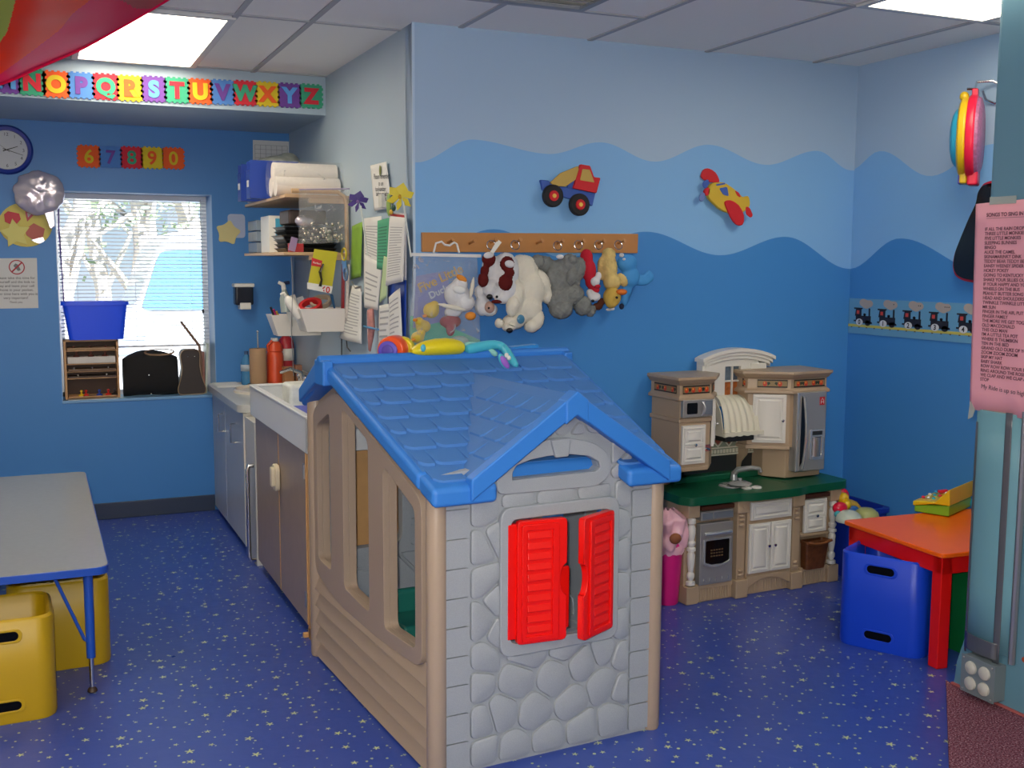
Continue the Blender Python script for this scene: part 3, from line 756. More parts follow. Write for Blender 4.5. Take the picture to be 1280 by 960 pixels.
# tray: white rim leaning outwards
tw = mat('tray_white', 'd8dbdc', .3)
b = MB(); A = 4.165; B_ = 5.385; q0 = .955
rim = [(q0, A), (XS-.006, A), (XS-.006, B_), (q0, B_)]
b.plate([(x, y, .935) for x, y in rounded(rim, .03, 3)], [[(x, y, .935) for x, y in rounded([(q0+.03, A+.03), (XS-.03, A+.03), (XS-.03, B_-.03), (q0+.03, B_-.03)], .03, 3)]], (0, 0, .012))
b.bb(q0+.004, q0+.02, A+.006, B_-.006, .795, .94).bb(q0+.004, XS-.01, A+.006, A+.02, .795, .94).bb(q0+.004, XS-.01, B_-.02, B_-.006, .795, .94).bb(q0+.02, XS-.01, A+.02, B_-.02, .80, .815)
b.build('tray', tw, ct, bevel=.005, seg=3)
pad = MB().bb(q0+.035, XS-.03, A+.04, 5.05, .816, .875)
tag(pad.build('changing_pad', mat('pad_blue', '3a48b8', .4), bevel=.015, seg=3), 'blue vinyl changing pad lying in the white tray', 'pad')
wp = MB(); Q = [at(344, 497, 'Z', .93), at(392, 497, 'Z', .93)]
wp.bb(1.10, 1.34, 5.12, 5.30, .816, .965); tag(wp.build('wipes_pack', mat('wipes_print', 'dfe3dc', .3, var=.25, vscale=30), bevel=.02, seg=4, sub=0), 'pale printed pack of wipes in the changing tray', 'wipes')
# ------------------------------------------------------------------ things on the worktop
def bottle(name, label, cat, x, y, prof, m_, cap=None, capm=None, band=None, bandm=None, z=.80, sc=1):
    t = thing(name, label, cat, (x, y, z))
    MB().lathe([(r*sc, h*sc) for r, h in prof], (x, y, z), 24).build('body', m_, t)
    if cap: MB().lathe([(r*sc, h*sc) for r, h in cap], (x, y, z), 18).build('cap', capm, t)
    if band: MB().lathe([(r*sc+.0012, h*sc) for r, h in band], (x, y, z), 24, caps=False).build('paper_label', bandm, t, solid=.0008)
    return t
pb = at(299, 472, 'Y', 6.62)
bottle('water_bottle', 'clear blue water bottle beside the brown paper towel roll', 'bottle', 1.175, 6.68, [(.028, 0), (.034, .008), (.034, .05), (.031, .06), (.034, .07), (.034, .125), (.03, .15), (.014, .185), (.012, .19)], mat('bottle_blue', '4a8fc4', .12, alpha=.75), [(.0135, .186), (.0135, .206)], mat('cap_blue', '31507a', .4), [(.034, .085), (.034, .125)], mat('label_pale', 'a8b8c6', .5))
t = thing('paper_towel_roll', 'brown paper towel roll on an upright holder on the worktop', 'paper towel', (1.235, 6.62, .80))
MB().lathe([(.065, 0), (.068, .006), (.06, .012), (.01, .014)], (1.235, 6.62, .80), 28).build('base', black, t)
MB().lathe([(.05, .014), (.052, .018), (.052, .222), (.05, .226), (.018, .226), (.018, .2)], (1.235, 6.62, .80), 32).build('roll', mat('kraft_paper', 'a98a6c', .8), t)
MB().cyl((1.235, 6.62, .81), (1.235, 6.62, 1.13), .005).ell((1.235, 6.62, 1.13), .008).build('rod', chrome, t)
t = thing('paint_jug', 'orange plastic jug with a handle and white cap', 'jug', (1.345, 6.66, .80))
MB().lathe([(.045, 0), (.053, .01), (.053, .17), (.05, .19), (.044, .2), (.05, .205), (.046, .235), (.028, .262), (.02, .265)], (1.345, 6.66, .80), 26).build('body', mat('jug_orange', 'd8502c', .35), t)
MB().tube([(1.345-.04, 6.64, 1.0), (1.345-.048, 6.63, 1.04), (1.345-.02, 6.635, 1.07)], .009, 10).build('handle', mat('jug_orange'), t)
MB().lathe([(.022, .263), (.022, .283), (.02, .285)], (1.345, 6.66, .80), 18).build('cap', white, t)
bottle('paint_bottle', 'red paint bottle with a white label and white cap', 'bottle', 1.428, 6.72, [(.042, 0), (.048, .01), (.048, .24), (.042, .27), (.022, .29), (.018, .295)], mat('paint_red', 'b02a36', .35), [(.021, .293), (.021, .312)], white, [(.048, .14), (.048, .215)], white)
tag(MB().bb(1.36, 1.42, 6.46, 6.53, .80, .92).build('cardboard_box', mat('cardboard_tan', 'a8744c', .7), bevel=.003), 'small tan box behind the faucet beside the orange jug', 'box')
tag(MB().bb(1.43, 1.468, 6.46, 6.52, .80, .93).build('wooden_block', mat('box_ochre', '9a6a50', .6), bevel=.003), 'small brown carton in front of the red paint bottle', 'carton')
b = MB()
for k in range(9): b.bb(.985+k*.0, 1.13, 6.585+k*.025, 6.60+k*.025, .80, .808)
b.bb(.982, 1.135, 6.575, 6.81, .80, .803)
tag(b.build('drain_mat', mat('mat_white', 'cfd2d2', .5), bevel=.002), 'ribbed white mat at the far corner of the worktop', 'mat')
# soap dispenser on the window wall
t = thing('soap_dispenser', 'black and white soap dispenser on the blue wall above the worktop', 'soap dispenser', (1.185, YW-.05, 1.26))
MB().bb(1.128, 1.240, YW-.085, YW, 1.285, 1.405).build('tank', mat('smoky_plastic', '1c2230', .2), t, bevel=.012, seg=3)
MB().bb(1.122, 1.246, YW-.09, YW, 1.395, 1.418).bb(1.155, 1.222, YW-.095, YW, 1.258, 1.30).build('housing', white, t, bevel=.006, seg=3)
# ------------------------------------------------------------------ wall decorations on the window wall
t = thing('wall_clock', 'round wall clock with a dark blue rim and white face', 'clock', (-.108, YW-.02, 2.172))
c0 = (-.108, YW, 2.172)
MB().lathe([(.0, -.001), (.135, -.001), (.138, -.018), (.128, -.034), (.112, -.03), (.108, -.014), (0, -.012)], c0, 40, ax='Y').build('rim', mat('clock_rim_blue', '1f3796', .3), t)
MB().lathe([(0, -.010), (.111, -.010), (.111, -.015), (0, -.015)], c0, 40, ax='Y').build('face', mat('clock_face', 'c8cdd2', .5), t)
b = MB()
def hand(L, ang, w): 
    a = rad(ang); d = Vector((sin(a), 0, cos(a))); s_ = Vector((cos(a), 0, -sin(a)))*w; o_ = Vector(c0)+Vector((0, -.017, 0))
    b.prism([o_-d*.02-s_, o_-d*.02+s_, o_+d*L+s_*.5, o_+d*L-s_*.5], (0, -.001, 0))
hand(.062, 70, .003); hand(.088, 108, .0022); hand(.085, -52, .0008)
b.build('clock_hands', black, t, smooth=False)
for k in range(12):
    a = rad(30*(k+1)); text('numeral', str(k+1), mat('print_dark', '404650', .6), t, Vector(c0)+Vector((.087*sin(a), -.0155, .087*cos(a)-.009)), (1, 0, 0), (0, 0, 1), .026, align='CENTER')
# foam puzzle tiles
FC = dict(g='35a07c', o='ea5c20', b='4a7fc8', r='cf2438', y='d9bf20', p='6b3f98', lb='5aa0e6')
def fm(k): return mat('foam_'+k, FC[k], .75)
def foam_tile(cx, cz, y, s, col, ch, lc, word, group):
    t = thing('foam_tile', f'{word[0]} puzzle foam tile with the {word[1]} {ch}', 'foam tile', (cx, y-.006, cz-s/2), 0, group)
    pts = []; n = 4; h = s/2; k = s/(2*n+0.0); d = s*.055
    def edge(a, bb_, out):
        L = []; a = Vector(a); bb_ = Vector(bb_); dd = (bb_-a)/9; o_ = Vector(out)*d
        for i in range(9):
            q = a+dd*i
            if i % 2 == 1: L += [q+o_, q+dd+o_]
            else: L += [q, q+dd]
        return L
    pts = edge((-h, -h), (h, -h), (0, -1))+edge((h, -h), (h, h), (1, 0))+edge((h, h), (-h, h), (0, 1))+edge((-h, h), (-h, -h), (-1, 0))
    cl = []
    for p in pts:
        if not cl or (p-cl[-1]).length > 1e-5: cl.append(p)
    if (cl[0]-cl[-1]).length < 1e-5: cl.pop()
    MB().plate([(cx+p.x, y, cz+p.y) for p in cl], [], (0, -.010, 0)).build('mat', fm(col), t, smooth=False)
    sz = s*.92
    text('letter' if ch.isalpha() else 'digit', ch, fm(lc), t, (cx, y-.0118, cz-sz*.345), (1, 0, 0), (0, 0, 1), sz, .0018, .006 if ch.isalpha() else .002, align='CENTER')
CN = dict(g='green', o='orange', b='blue', r='red', y='yellow', p='purple', lb='light blue')
tl = [('M','p','lb'),('N','g','r'),('O','o','y'),('P','b','p'),('Q','r','g'),('R','y','o'),('S','p','lb'),('T','g','r'),('U','o','y'),('V','b','p'),('W','r','g'),('X','y','o'),('Y','p','lb'),('Z','g','r')]
xs_px = [8, 40, 70, 101, 132, 162.5, 192, 221, 250, 278, 306, 334, 361.5, 388.5]; ys_px = [100, 103, 105.5, 107, 108.5, 110.5, 111.5, 113, 114.5, 115.5, 116.5, 118, 119.5, 120.5]
for (ch, c, lc), x, y in zip(tl, xs_px, ys_px):
    p = at(x, y, 'Y', YSF)
    foam_tile(p.x, p.z, YSF, .118, c, ch, lc, (CN[c], 'letter'), 'alphabet foam tiles on the soffit')
for (ch, c, lc), x, y in zip([('6','o','y'),('7','b','p'),('8','r','g'),('9','y','o'),('0','o','y')], [111, 138, 164.5, 190, 216.5], [195.5, 196.5, 197, 197.5, 198]):
    p = at(x, y, 'Y', YW)
    foam_tile(p.x, p.z, YW, .118, c, ch, lc, (CN[c], 'number'), 'number foam tiles on the window wall')
# phone notice
paper = mat('paper_white', 'cdd0d2', .7); ink = mat('ink', '30343a', .7)
pc = [at(-14, 323, 'Y', YW), at(46, 322.5, 'Y', YW), at(48, 385, 'Y', YW), at(-14, 386, 'Y', YW)]
t = thing('wall_notice', 'white notice with a crossed-out phone taped on the blue wall', 'notice', (-.08, YW-.003, pc[2].z))
MB().prism([p+Vector((0, -.0005, 0)) for p in pc], (0, -.001, 0)).build('sheet', paper, t, smooth=False)
cc = at(21, 334, 'Y', YW-.002)
b = MB().plate([cc+Vector((.042*cos(a*pi/14), 0, .042*sin(a*pi/14))) for a in range(28)], [[cc+Vector((.036*cos(a*pi/14), 0, .036*sin(a*pi/14))) for a in range(28)]], (0, -.0006, 0))
b.prism([cc+Vector((x, -.0008, z)) for x, z in ((.024, .030), (.030, .024), (-.024, -.030), (-.030, -.024))], (0, -.0005, 0)); b.build('no_sign', mat('sign_red', 'a83240', .6), t, smooth=False)
MB().prism([cc+Vector((x, -.0001, z)) for x, z in ((-.018, .008), (-.006, .022), (.008, .014), (.02, -.016), (.006, -.022), (-.004, -.01))], (0, -.0004, 0)).build('phone_picture', mat('sign_grey', '6f7477', .6), t, smooth=False)
for i, s_ in enumerate(['Please take this time for', 'yourself and the kids to', 'play and leave your cell', 'phone in your pocket.', 'Their time here with you is', 'very important!', 'Thank you']):
    p = at(20, 347.5+i*5.0, 'Y', YW-.0022)
    text('print', s_, ink, t, (p.x, p.y, p.z-.006), (1, 0, 0), (0, 0, 1), .0205 if i < 6 else .016, align='CENTER', extrude=.0001)
# foil balloon, paper plate collage and star pictures
foil = mat('silver_foil', 'd6d0dc', .25, .6, bump=1.0, bscale=28)
t = thing('foil_balloon', 'crumpled round silver foil balloon beside the window corner', 'balloon', (.05, YW-.04, 1.83))
c1 = at(49, 241, 'Y', YW-.04)
def fb(u, v):
    a = 2*pi*u; r = .135*sin(pi*v); z = .04*cos(pi*v); w = 1+.018*sin(9*a)*sin(pi*v)
    q = Vector((r*cos(a)*w, -z, r*sin(a)*w*.93)); q += q.normalized()*.012*noise.noise(q*30)
    return c1+q
MB().grid(fb, 64, 24, wrap=True).build('foil_body', foil, t)
MB().prism([c1+Vector((x, -.02, z)) for x, z in ((.02, -.115), (.075, -.10), (.075, -.19), (.05, -.205))], (0, .02, 0)).build('tail', foil, t, bevel=.004)
c2 = at(32, 281, 'Y', YW-.004)
t = thing('food_collage', 'yellow paper plate with cut-out foods taped under the silver balloon', 'collage', c2)
MB().prism([c2+Vector((.14*cos(a*pi/16), 0, .125*sin(a*pi/16))) for a in range(32)], (0, -.003, 0)).build('plate', mat('plate_yellow', 'cdbf5a', .5), t)
def cut(name, px, m_, y=YW-.009): return MB().prism([at(x, y_, 'Y', y) for x, y_ in px], (0, -.003, 0)).build(name, m_, t, bevel=.001)
cut('strawberry', [(5, 268), (10, 264), (24, 267), (26, 274), (20, 281), (12, 280), (6, 277)], mat('cut_red', 'c02838', .5))
cut('pizza_slice', [(30, 258), (47, 264), (34, 277)], mat('cut_rose', 'b8485a', .5)); cut('slice_centre', [(34, 266), (39, 268), (35, 272)], paper, YW-.0125)
cut('ham', [(31, 287), (42, 279), (56, 286), (54, 296), (42, 300), (33, 294)], mat('cut_terracotta', 'b0574c', .5))
cut('foil_scrap', [(38, 300), (54, 296), (56, 301), (49, 305)], foil)
sp = []
c3 = at(19, 292, 'Y', YW-.009)
for k in range(10): 
    a = rad(90+36*k+8); r_ = .085 if k % 2 == 0 else .045; sp.append(c3+Vector((r_*cos(a), -.004, r_*sin(a))))
MB().prism(sp, (0, -.003, 0)).build('cheese_star', mat('cheese', 'd3cc72', .5), t, bevel=.001)
c4 = at(285, 291, 'Y', YW-.004); sp = []
for k in range(10):
    a = rad(90+36*k-10); r_ = .085 if k % 2 == 0 else .052; sp.append(c4+Vector((r_*cos(a), 0, r_*sin(a))))
t = thing('paper_star', 'soft yellow paper star taped on the wall right of the window', 'decoration', c4)
MB().prism(rounded([(p.x, p.z) for p in sp], .02, 3) and [Vector((x, c4.y, z)) for x, z in rounded([(p.x, p.z) for p in sp], .025, 4)], (0, -.006, 0)).build('star', mat('star_yellow', 'cfc58c', .6), t, bevel=.002)
MB().prism([c4+Vector((x, .001, z)) for x, z in rrect(.0, .105, -.03, .115, .02)], (0, -.001, 0)).build('backing', mat('backing_lilac', 'a9b7d6', .4), t)
# ------------------------------------------------------------------ blinds
t = thing('window_blind', 'white venetian blind lowered over the window', 'blind', (.57, YW+.17, 1.0))
bl = mat('blind_white', 'd4d8e0', .45)
yb = YW+.165
MB().bb(WX0+.012, WX1-.012, yb-.018, yb+.018, WZ1-.035, WZ1-.004).build('headrail', bl, t, bevel=.003)
b = MB(); z = WZ1-.045; zb = 1.035
while z > zb+.01:
    b.box((.571, yb, z), (.855, .024, .0012), Matrix.Rotation(rad(-14), 3, 'X')); z -= .0222
b.build('slats', bl, t, smooth=False)
MB().bb(WX0+.014, WX1-.014, yb-.012, yb+.012, zb-.012, zb).build('bottom_rail', bl, t, bevel=.003)
for x in (.24, .57, .90): MB().cyl((x, yb-.013, zb), (x, yb-.013, WZ1-.03), .0012, seg=5).build('ladder_cord', bl, t)
MB().tube([(.155, yb-.03, 1.93), (.15, yb-.03, 1.75), (.162, yb-.03, 1.3)], .004, 6).build('wand', mat('wand_purple', '54408c', .4), t)
MB().tube([(.965, yb-.028, 1.93), (.965, yb-.028, 1.25)], .0015, 5).ell((.965, yb-.028, 1.24), (.008, .008, .014)).build('pull_cord', mat('cord_dark', '33363c', .5), t)
# ------------------------------------------------------------------ things on the sill
wood = mat('beech', 'b98f64', .5, var=.12, vscale=20)
zs = WZ0+.008
t = thing('puzzle_rack', 'wooden rack of puzzle trays on the left end of the window sill', 'rack', (.285, 6.93, zs))
rx0, rx1, ry0, ry1, rzt = .145, .452, 6.86, 6.98, 1.085
MB().bb(rx0, rx0+.014, ry0, ry1, zs, rzt).build('side_panel', wood, t, bevel=.002)
MB().bb(rx1-.014, rx1, ry0, ry1, zs, rzt).build('side_panel', wood, t, bevel=.002)
MB().bb(rx0, rx1, ry0, ry1, rzt-.010, rzt).build('top_panel', wood, t, bevel=.002)
MB().bb(rx0+.01, rx1-.01, ry1-.006, ry1, zs, rzt-.005).build('back_panel', mat('rack_back_shaded', '4a3428', .6), t, smooth=False)  # rack wood darkened: shade inside the slots is put into the colour
shz = [zs+.004, zs+.12, zs+.16, zs+.205, zs+.285]
for z in shz: MB().bb(rx0+.014, rx1-.014, ry0, ry1, z, z+.006).build('shelf', wood, t, bevel=.001)
def puz(label, z, h, dy, m_, pegs, pm, pegh, cats='puzzle'):
    p = thing('peg_puzzle', label, cats, (.3, 6.9, z), 0, 'puzzles in the wooden rack')
    MB().bb(rx0+.02, rx1-.02, ry0-dy, ry1-.01, z, z+h).build('board', m_, p, bevel=.003)
    for i, x in enumerate(pegs):
        MB().lathe([(.018, 0), (.018, .006), (.006, .012), (.005, .02), (.009, .026), (.007, .034), (0, .036)] if pegh > .02 else [(.006, 0), (.006, .01), (0, .012)], (x, ry0+.012-dy*.5, z+h), 12).build('peg', pm[i % len(pm)], p)
rd = mat('peg_red', 'c8281e', .35); yl = mat('peg_yellow', 'd8b41c', .35); bu = mat('peg_blue', '2446a8', .35); br = mat('peg_brown', '5a2c26', .45)
puz('wooden tray puzzle in the lowest slot with large coloured pegs', zs+.011, .008, .018, wood, [.235, .26, .335, .385, .42], [yl, rd, bu, rd, black], .03)
puz('flat dark puzzle board in the second slot from the bottom', zs+.127, .010, .004, mat('board_dark', '4a3a30', .5), [.22, .38], [chrome], .01)
puz('curved brown puzzle board in the middle slot of the rack', zs+.167, .012, .012, mat('board_brown', '6e5644', .5), [.2, .3, .39], [chrome], .01)
puz('white puzzle with dark red pegs in the second slot from the top', zs+.212, .04, .0, mat('board_white', 'c9c6c2', .4), [.215, .295, .375], [br], .03)
puz('tan puzzle board in the top slot of the rack', zs+.292, .014, .003, mat('board_tan', '9c7d5c', .5), [.2, .29, .38], [br], .01)
# blue tub on the rack
t = thing('storage_tub', 'bright blue plastic tub standing on top of the wooden puzzle rack', 'tub', (.33, 6.92, rzt))
b = MB(); 
def rr_(x0, x1, y0, y1, z, r=.03): return [Vector((x, y, z)) for x, y in rrect(x0, x1, y0, y1, r, 4)]
b.loft([rr_(.175, .49, 6.845, 7.0, rzt), rr_(.145, .515, 6.83, 7.01, rzt+.205), rr_(.135, .525, 6.82, 7.02, rzt+.205), rr_(.135, .525, 6.82, 7.02, rzt+.225), rr_(.15, .51, 6.835, 7.005, rzt+.225), rr_(.18, .485, 6.85, 6.99, rzt+.01)])
b.xf(Matrix.Translation((.012, 0, .001)) @ Matrix.Translation((0, 6.82, 0)) @ Matrix.Diagonal((.96, .72, 1, 1)) @ Matrix.Translation((0, -6.82, 0))); b.build('tub_body', mat('tub_blue', '1250ff', .4), t, ang=40)
# bags
bk = mat('black_canvas', '121214', .85, bump=.6, bscale=60)
t = thing('duffel_bag', 'black duffel bag with tan loop handle on the window sill', 'bag', (.64, 6.93, zs))
b = MB()
rings = []
for i in range(9):
    x = .475+.32*i/8; k = 1-.18*abs(i-4)/4*abs(i-4)/4
    rings.append([Vector((x, 6.93+.07*k*cos(a*pi/8), zs+.14*k+.14*k*(abs(sin(a*pi/8))**.6)*(1 if sin(a*pi/8) > 0 else -1)+.003*sin(3*a+i))) for a in range(16)])
b.loft(rings); b.build('bag_body', bk, t, ang=80)
hp = [Vector((.685+.085*cos(a*pi/10), 6.862-.02*sin(a*pi/10), zs+.268+.02*sin(a*pi/10))) for a in range(21)]
MB().tube(hp, .006, 8, flat=.6).build('handle', mat('handle_tan', '9a7a5c', .5), t)
MB().ell((.62, 6.858, zs+.13), .006).ell((.63, 6.862, zs+.012), .006).build('stud', chrome, t)
br2 = mat('brown_leather', '2c2320', .45)
t = thing('leather_case', 'tall dark brown case with pale piping and two studs on the sill', 'case', (.86, 6.93, zs))
pr = [(-.062, 0), (.066, 0), (.072, .03), (.052, .10), (.042, .16), (.045, .24), (.035, .262), (-.035, .262), (-.052, .235), (-.042, .15), (-.05, .10), (-.068, .03)]
fpts = [Vector((.87+x*1.22, 6.868, zs+z*1.06)) for x, z in rounded(pr, .02, 3)]
MB().prism(fpts, (0, .11, 0)).build('case_body', br2, t, bevel=.005, seg=3)
pts = [p+Vector((0, -.001, 0)) for p in fpts]; MB().tube(pts+[pts[0]], .0025, 6).build('piping', mat('piping', 'a38a6c', .5), t)
for x in (.852, .893): MB().ell((x, 6.866, zs+.235), .004).build('stud', chrome, t)
# flute-like stick and papers at the right end
tag(MB().cyl(at(226, 402, 'Y', 6.90), at(249, 432, 'Y', 6.90), .008, .009, 12).cyl(at(249, 432, 'Y', 6.90), (.955, 6.9, zs+.01), .009, .009, 12).build('wooden_stick', mat('stick_brown', '7a5c4c', .5)), 'brown stick leaning beside the case at the right end of the sill', 'stick')
tag(MB().box((.966, 6.96, zs+.155), (.012, .16, .31), Matrix.Rotation(rad(3), 3, 'Y')).build('magazine', mat('magazine_pale', 'b9c4b8', .4, var=.3, vscale=22)), 'pale magazine standing against the right reveal of the window', 'magazine')
tag(MB().bb(.942, .955, 6.89, 7.01, zs, zs+.26).build('picture_book', mat('book_print', '8a5c52', .5, var=.4, vscale=40), bevel=.002), 'thin dark red book beside the pale magazine on the sill', 'book')
tag(MB().box((.30, 6.856, zs-.001), (.28, .05, .003)).build('paper_sheet', paper), 'sheet of paper under the front of the puzzle rack', 'paper')
# ------------------------------------------------------------------ outside the window
o = MB().bb(-9, 12, YW+.34, 40, -.35, -.25).build('ground_outside', mat('asphalt_pale', 'a9a9a4', .9), smooth=False); struct(o)
carw = mat('car_paint_white', 'e6ecf2', .25, coat=.5); carg = mat('car_glass', '5f9fd8', .1)
t = thing('parked_van', 'white van with blue tinted windows parked outside the window', 'van', (1.9, 11.5, -.25))
cy = 10.6
side = [(.55, .35), (.53, .95), (.62, 1.22), (1.0, 1.34), (1.22, 1.95), (1.42, 2.1), (5.2, 2.12), (5.5, 1.9), (5.55, .35)]
MB().prism([Vector((x-.15, cy, z-.25)) for x, z in rounded(side, .15, 4)], (0, 1.8, 0)).build('body', carw, t, bevel=.08, seg=4)
MB().prism([Vector((x-.15, cy-.012, z-.25)) for x, z in rounded([(1.06, 1.36), (1.24, 1.9), (2.3, 1.92), (2.3, 1.34)], .06, 3)], (0, .03, 0)).build('window', carg, t)
MB().prism([Vector((x-.15, cy-.012, z-.25)) for x, z in rounded([(2.4, 1.34), (2.4, 1.92), (4.2, 1.94), (4.2, 1.34)], .06, 3)], (0, .03, 0)).build('window', carg, t)
for x in (1.65, 4.5):
    MB().lathe([(0, 0), (.33, 0), (.35, .05), (.35, .2), (0, .2)], (x-.15, cy-.03, .11), 28, ax='Y').build('wheel', mat('tyre', '2a2c30', .8), t)
    MB().lathe([(0, -.02), (.2, -.02), (.22, .01), (0, .012)], (x-.15, cy-.03, .11), 20, ax='Y').build('hubcap', steel, t)
MB().prism([Vector((x-.15, cy-.02, z-.25)) for x, z in rounded([(.62, .93), (1.05, .95), (1.1, 1.12), (.7, 1.14)], .04, 3)], (0, .05, 0)).build('headlight', mat('lamp_glass', 'aab8c8', .1), t)
def tree(label, x, y, r, h, cr, seed):
    rn = random.Random(seed); t = thing('tree', label, 'tree', (x, y, -.25), 0, 'trees outside the window')
    b = MB(); pts = [Vector((x+.05*rn.uniform(-1, 1)*k, y, -.25+h*k/5)) for k in range(6)]
    b.tube(pts, [r*(1.15-.09*k) for k in range(6)], 10)
    for k in range(4):
        p = pts[2+k//2]; b.tube([p, p+Vector((rn.uniform(-.6, .6), rn.uniform(-.3, .3), .8)), p+Vector((rn.uniform(-1.1, 1.1), 0, 1.7))], [r*.45, r*.3, r*.12], 6)
    b.build('trunk', mat('bark_pale', 'cfc6bc', .9, var=.3, vscale=8, bump=1, bscale=20), t)
    b = MB(); top = pts[-1]
    for k in range(420):
        v = Vector((rn.gauss(0, .5), rn.gauss(0, .4), rn.gauss(0, .42)))*cr
        p = top+v; s_ = rn.uniform(.04, .09); e1 = Vector((rn.uniform(-1, 1), rn.uniform(-1, 1), rn.uniform(-1, 1))).normalized()*s_; e2 = e1.orthogonal().normalized()*s_*.5
        b.ngon([p-e1, p+e2, p+e1, p-e2])
    b.build('foliage', mat('leaf_green', '9ab08a', .7), t, smooth=False)
tree('pale slim tree trunk outside, leftmost behind the blind', .40, 13.2, .12, 3.0, 1.2, 2)
tree('pale tree outside, in the middle behind the blind', 1.15, 14.0, .17, 3.2, 1.3, 5)
tree('pale tree outside, right above the van', 2.0, 15.5, .16, 3.6, 1.9, 8)
tree('pale leaning tree outside between the other trunks', .78, 15.6, .11, 3.4, 1.2, 11)
# ------------------------------------------------------------------ play kitchen
KF = Fr(2.665, 4.05, 2.5)
kit = thing('play_kitchen', 'tan toy kitchen with green worktop, white doors and silver appliances', 'toy kitchen', KF.loc, KF.rz)
kt = mat('kitchen_tan', 'a8937a', .42, bump=.1, bscale=300); kw = mat('kitchen_white', 'd4d3cd', .4); kc = mat('kitchen_cream', 'cfccbb', .45)
kg = mat('kitchen_green', '0c5238', .35, var=.15, vscale=200); ks = mat('kitchen_silver', 'a6a5a3', .33, .5); kd = mat('dark_glass', '14120f', .15); kb = mat('charcoal', '24282a', .4)
kbr = mat('label_brown', '4a2818', .5)
def kp(name, b, m_, parent=None, bevel=.003, **k): return b.build(name, m_, parent or kit, bevel=bevel, local=True, **k)
D = .325
b = MB()
# base carcass
b.bb(.02, .885, .03, D, .03, .455)
b.bb(.0, .04, .02, D, .0, .455)            # left side
b.bb(.86, .90, .02, D, .0, .455)
b.bb(.01, .89, .005, .05, .0, .085)        # plinth
kp('base_unit', b, kt)
# plinth blocks and pilasters
for x0, x1, v in ((-.002, .062, -.012), (.262, .332, -.03), (.592, .662, -.03), (.838, .905, -.012)):
    b = MB().bb(x0, x1, v, .05, 0, .085)
    kp('capital_block', MB().bb(x0, x1, v, .05, .405, .465), kt, bevel=.005)
    w_ = MB()
    cx = (x0+x1)/2
    pb_ = kp('plinth_block', b, kt, bevel=.005)
    kp('rosette', MB().lathe([(.0, 0), (.006, 0), (.009, -.003), (.004, -.004), (0, -.003)], (cx, v, .045), 12, ax='Y').lathe([(.0, 0), (.006, 0), (.009, -.003), (.004, -.004), (0, -.003)], (cx, v, .435), 12, ax='Y'), kt, pb_, bevel=0)
    outer_ = x0 < 0 or x1 > .9
    prof = [(.010, .085), (.022, .09), (.022, .105), (.010, .11), (.018, .125), (.018, .14), (.011, .15), (.017, .19), (.019, .23), (.012, .245), (.021, .25), (.021, .262), (.012, .268), (.019, .28), (.019, .29), (.012, .298), (.019, .33), (.019, .355), (.012, .372), (.019, .378), (.019, .396), (.012, .405)]
    if outer_:
        kp('turned_post', MB().lathe(prof, (cx, .008, 0), 18), kw, bevel=0)
    else:
        b = MB().bb(x0+.012, x1-.012, -.012, .05, .085, .405)
        for zz in (.11, .13, .345, .37, .39): b.ell((cx, -.014, zz), (.016, .010, .009))
        kp('pilaster', b, kt)
# fluted aprons
for x0, x1, z1 in ((.065, .26, .075), (.665, .838, .08)):
    b = MB()
    n = int((x1-x0)/.014)
    for k in range(n): b.cyl((x0+.007+k*.014, .004, .008), (x0+.007+k*.014, .004, z1-.012), .005, seg=8)
    b.bb(x0, x1, -.004, .03, z1-.01, z1+.012)
    kp('fluted_apron', b, kt, bevel=0)
b = MB()
pts = [(.33, .0), (.36, .0)]+[(.36+.02+.19*t, .03+.035*sin(pi*t)) for t in [i/10 for i in range(11)]]+[(.594, 0), (.594, .11), (.33, .11)]
for k in range(17): b.cyl((.34+k*.0155, .006, .01), (.34+k*.0155, .006, .06), .005, seg=8)
b.prism([Vector((x, -.018, z)) for x, z in [(.332, .095), (.332, .035)]+[(.332+.26*i/12, .035+.045*sin(pi*i/12)) for i in range(13)]+[(.594, .035), (.594, .095)][1:]], (0, .03, 0))
kp('arched_apron', b, kt, bevel=.002)
# oven
ov = kp('oven_door', MB().prism([Vector((x, -.012, z)) for x, z in rrect(.066, .252, .085, .372, .006)], (0, .035, 0)), ks)
kp('oven_window', MB().prism([Vector((x, -.016, z)) for x, z in rounded([(.092, .19), (.13, .178), (.19, .178), (.228, .19), (.228, .292), (.092, .292)], .008)], (0, .01, 0)), kd, ov, bevel=.001)
kp('window_rim', MB().plate([Vector((x, -.0185, z)) for x, z in rounded([(.084, .18), (.13, .166), (.19, .166), (.236, .18), (.236, .30), (.084, .30)], .01)], [[Vector((x, -.0185, z)) for x, z in rounded([(.092, .19), (.13, .178), (.19, .178), (.228, .19), (.228, .292), (.092, .292)], .008)]], (0, .008, 0)), mat('silver_bright', 'c3c6c9', .25, .6), ov, bevel=.001)
kp('oven_handle', MB().tube([Vector((.085+.148*i/10, -.02-.014*sin(pi*i/10), .325+.004*sin(pi*i/10))) for i in range(11)], .008, 8), mat('silver_bright'), ov, bevel=0)
b = MB()
for k in range(5): b.bb(.09+k*.034, .094+k*.034, -.014, -.01, .098, .116)
kp('vent_marks', b, mat('silver_bright'), ov, bevel=0)
b = MB(); 
for i in range(5):
    for j in range(3): b.bb(.122+i*.015, .132+i*.015, -.0172, -.0155, .215+j*.014, .221+j*.014)
kp('oven_rack', b, mat('rack_brown', '5f4a34', .5), ov, bevel=0)
cp = kp('control_panel', MB().bb(.07, .255, -.008, .04, .385, .428), ks)
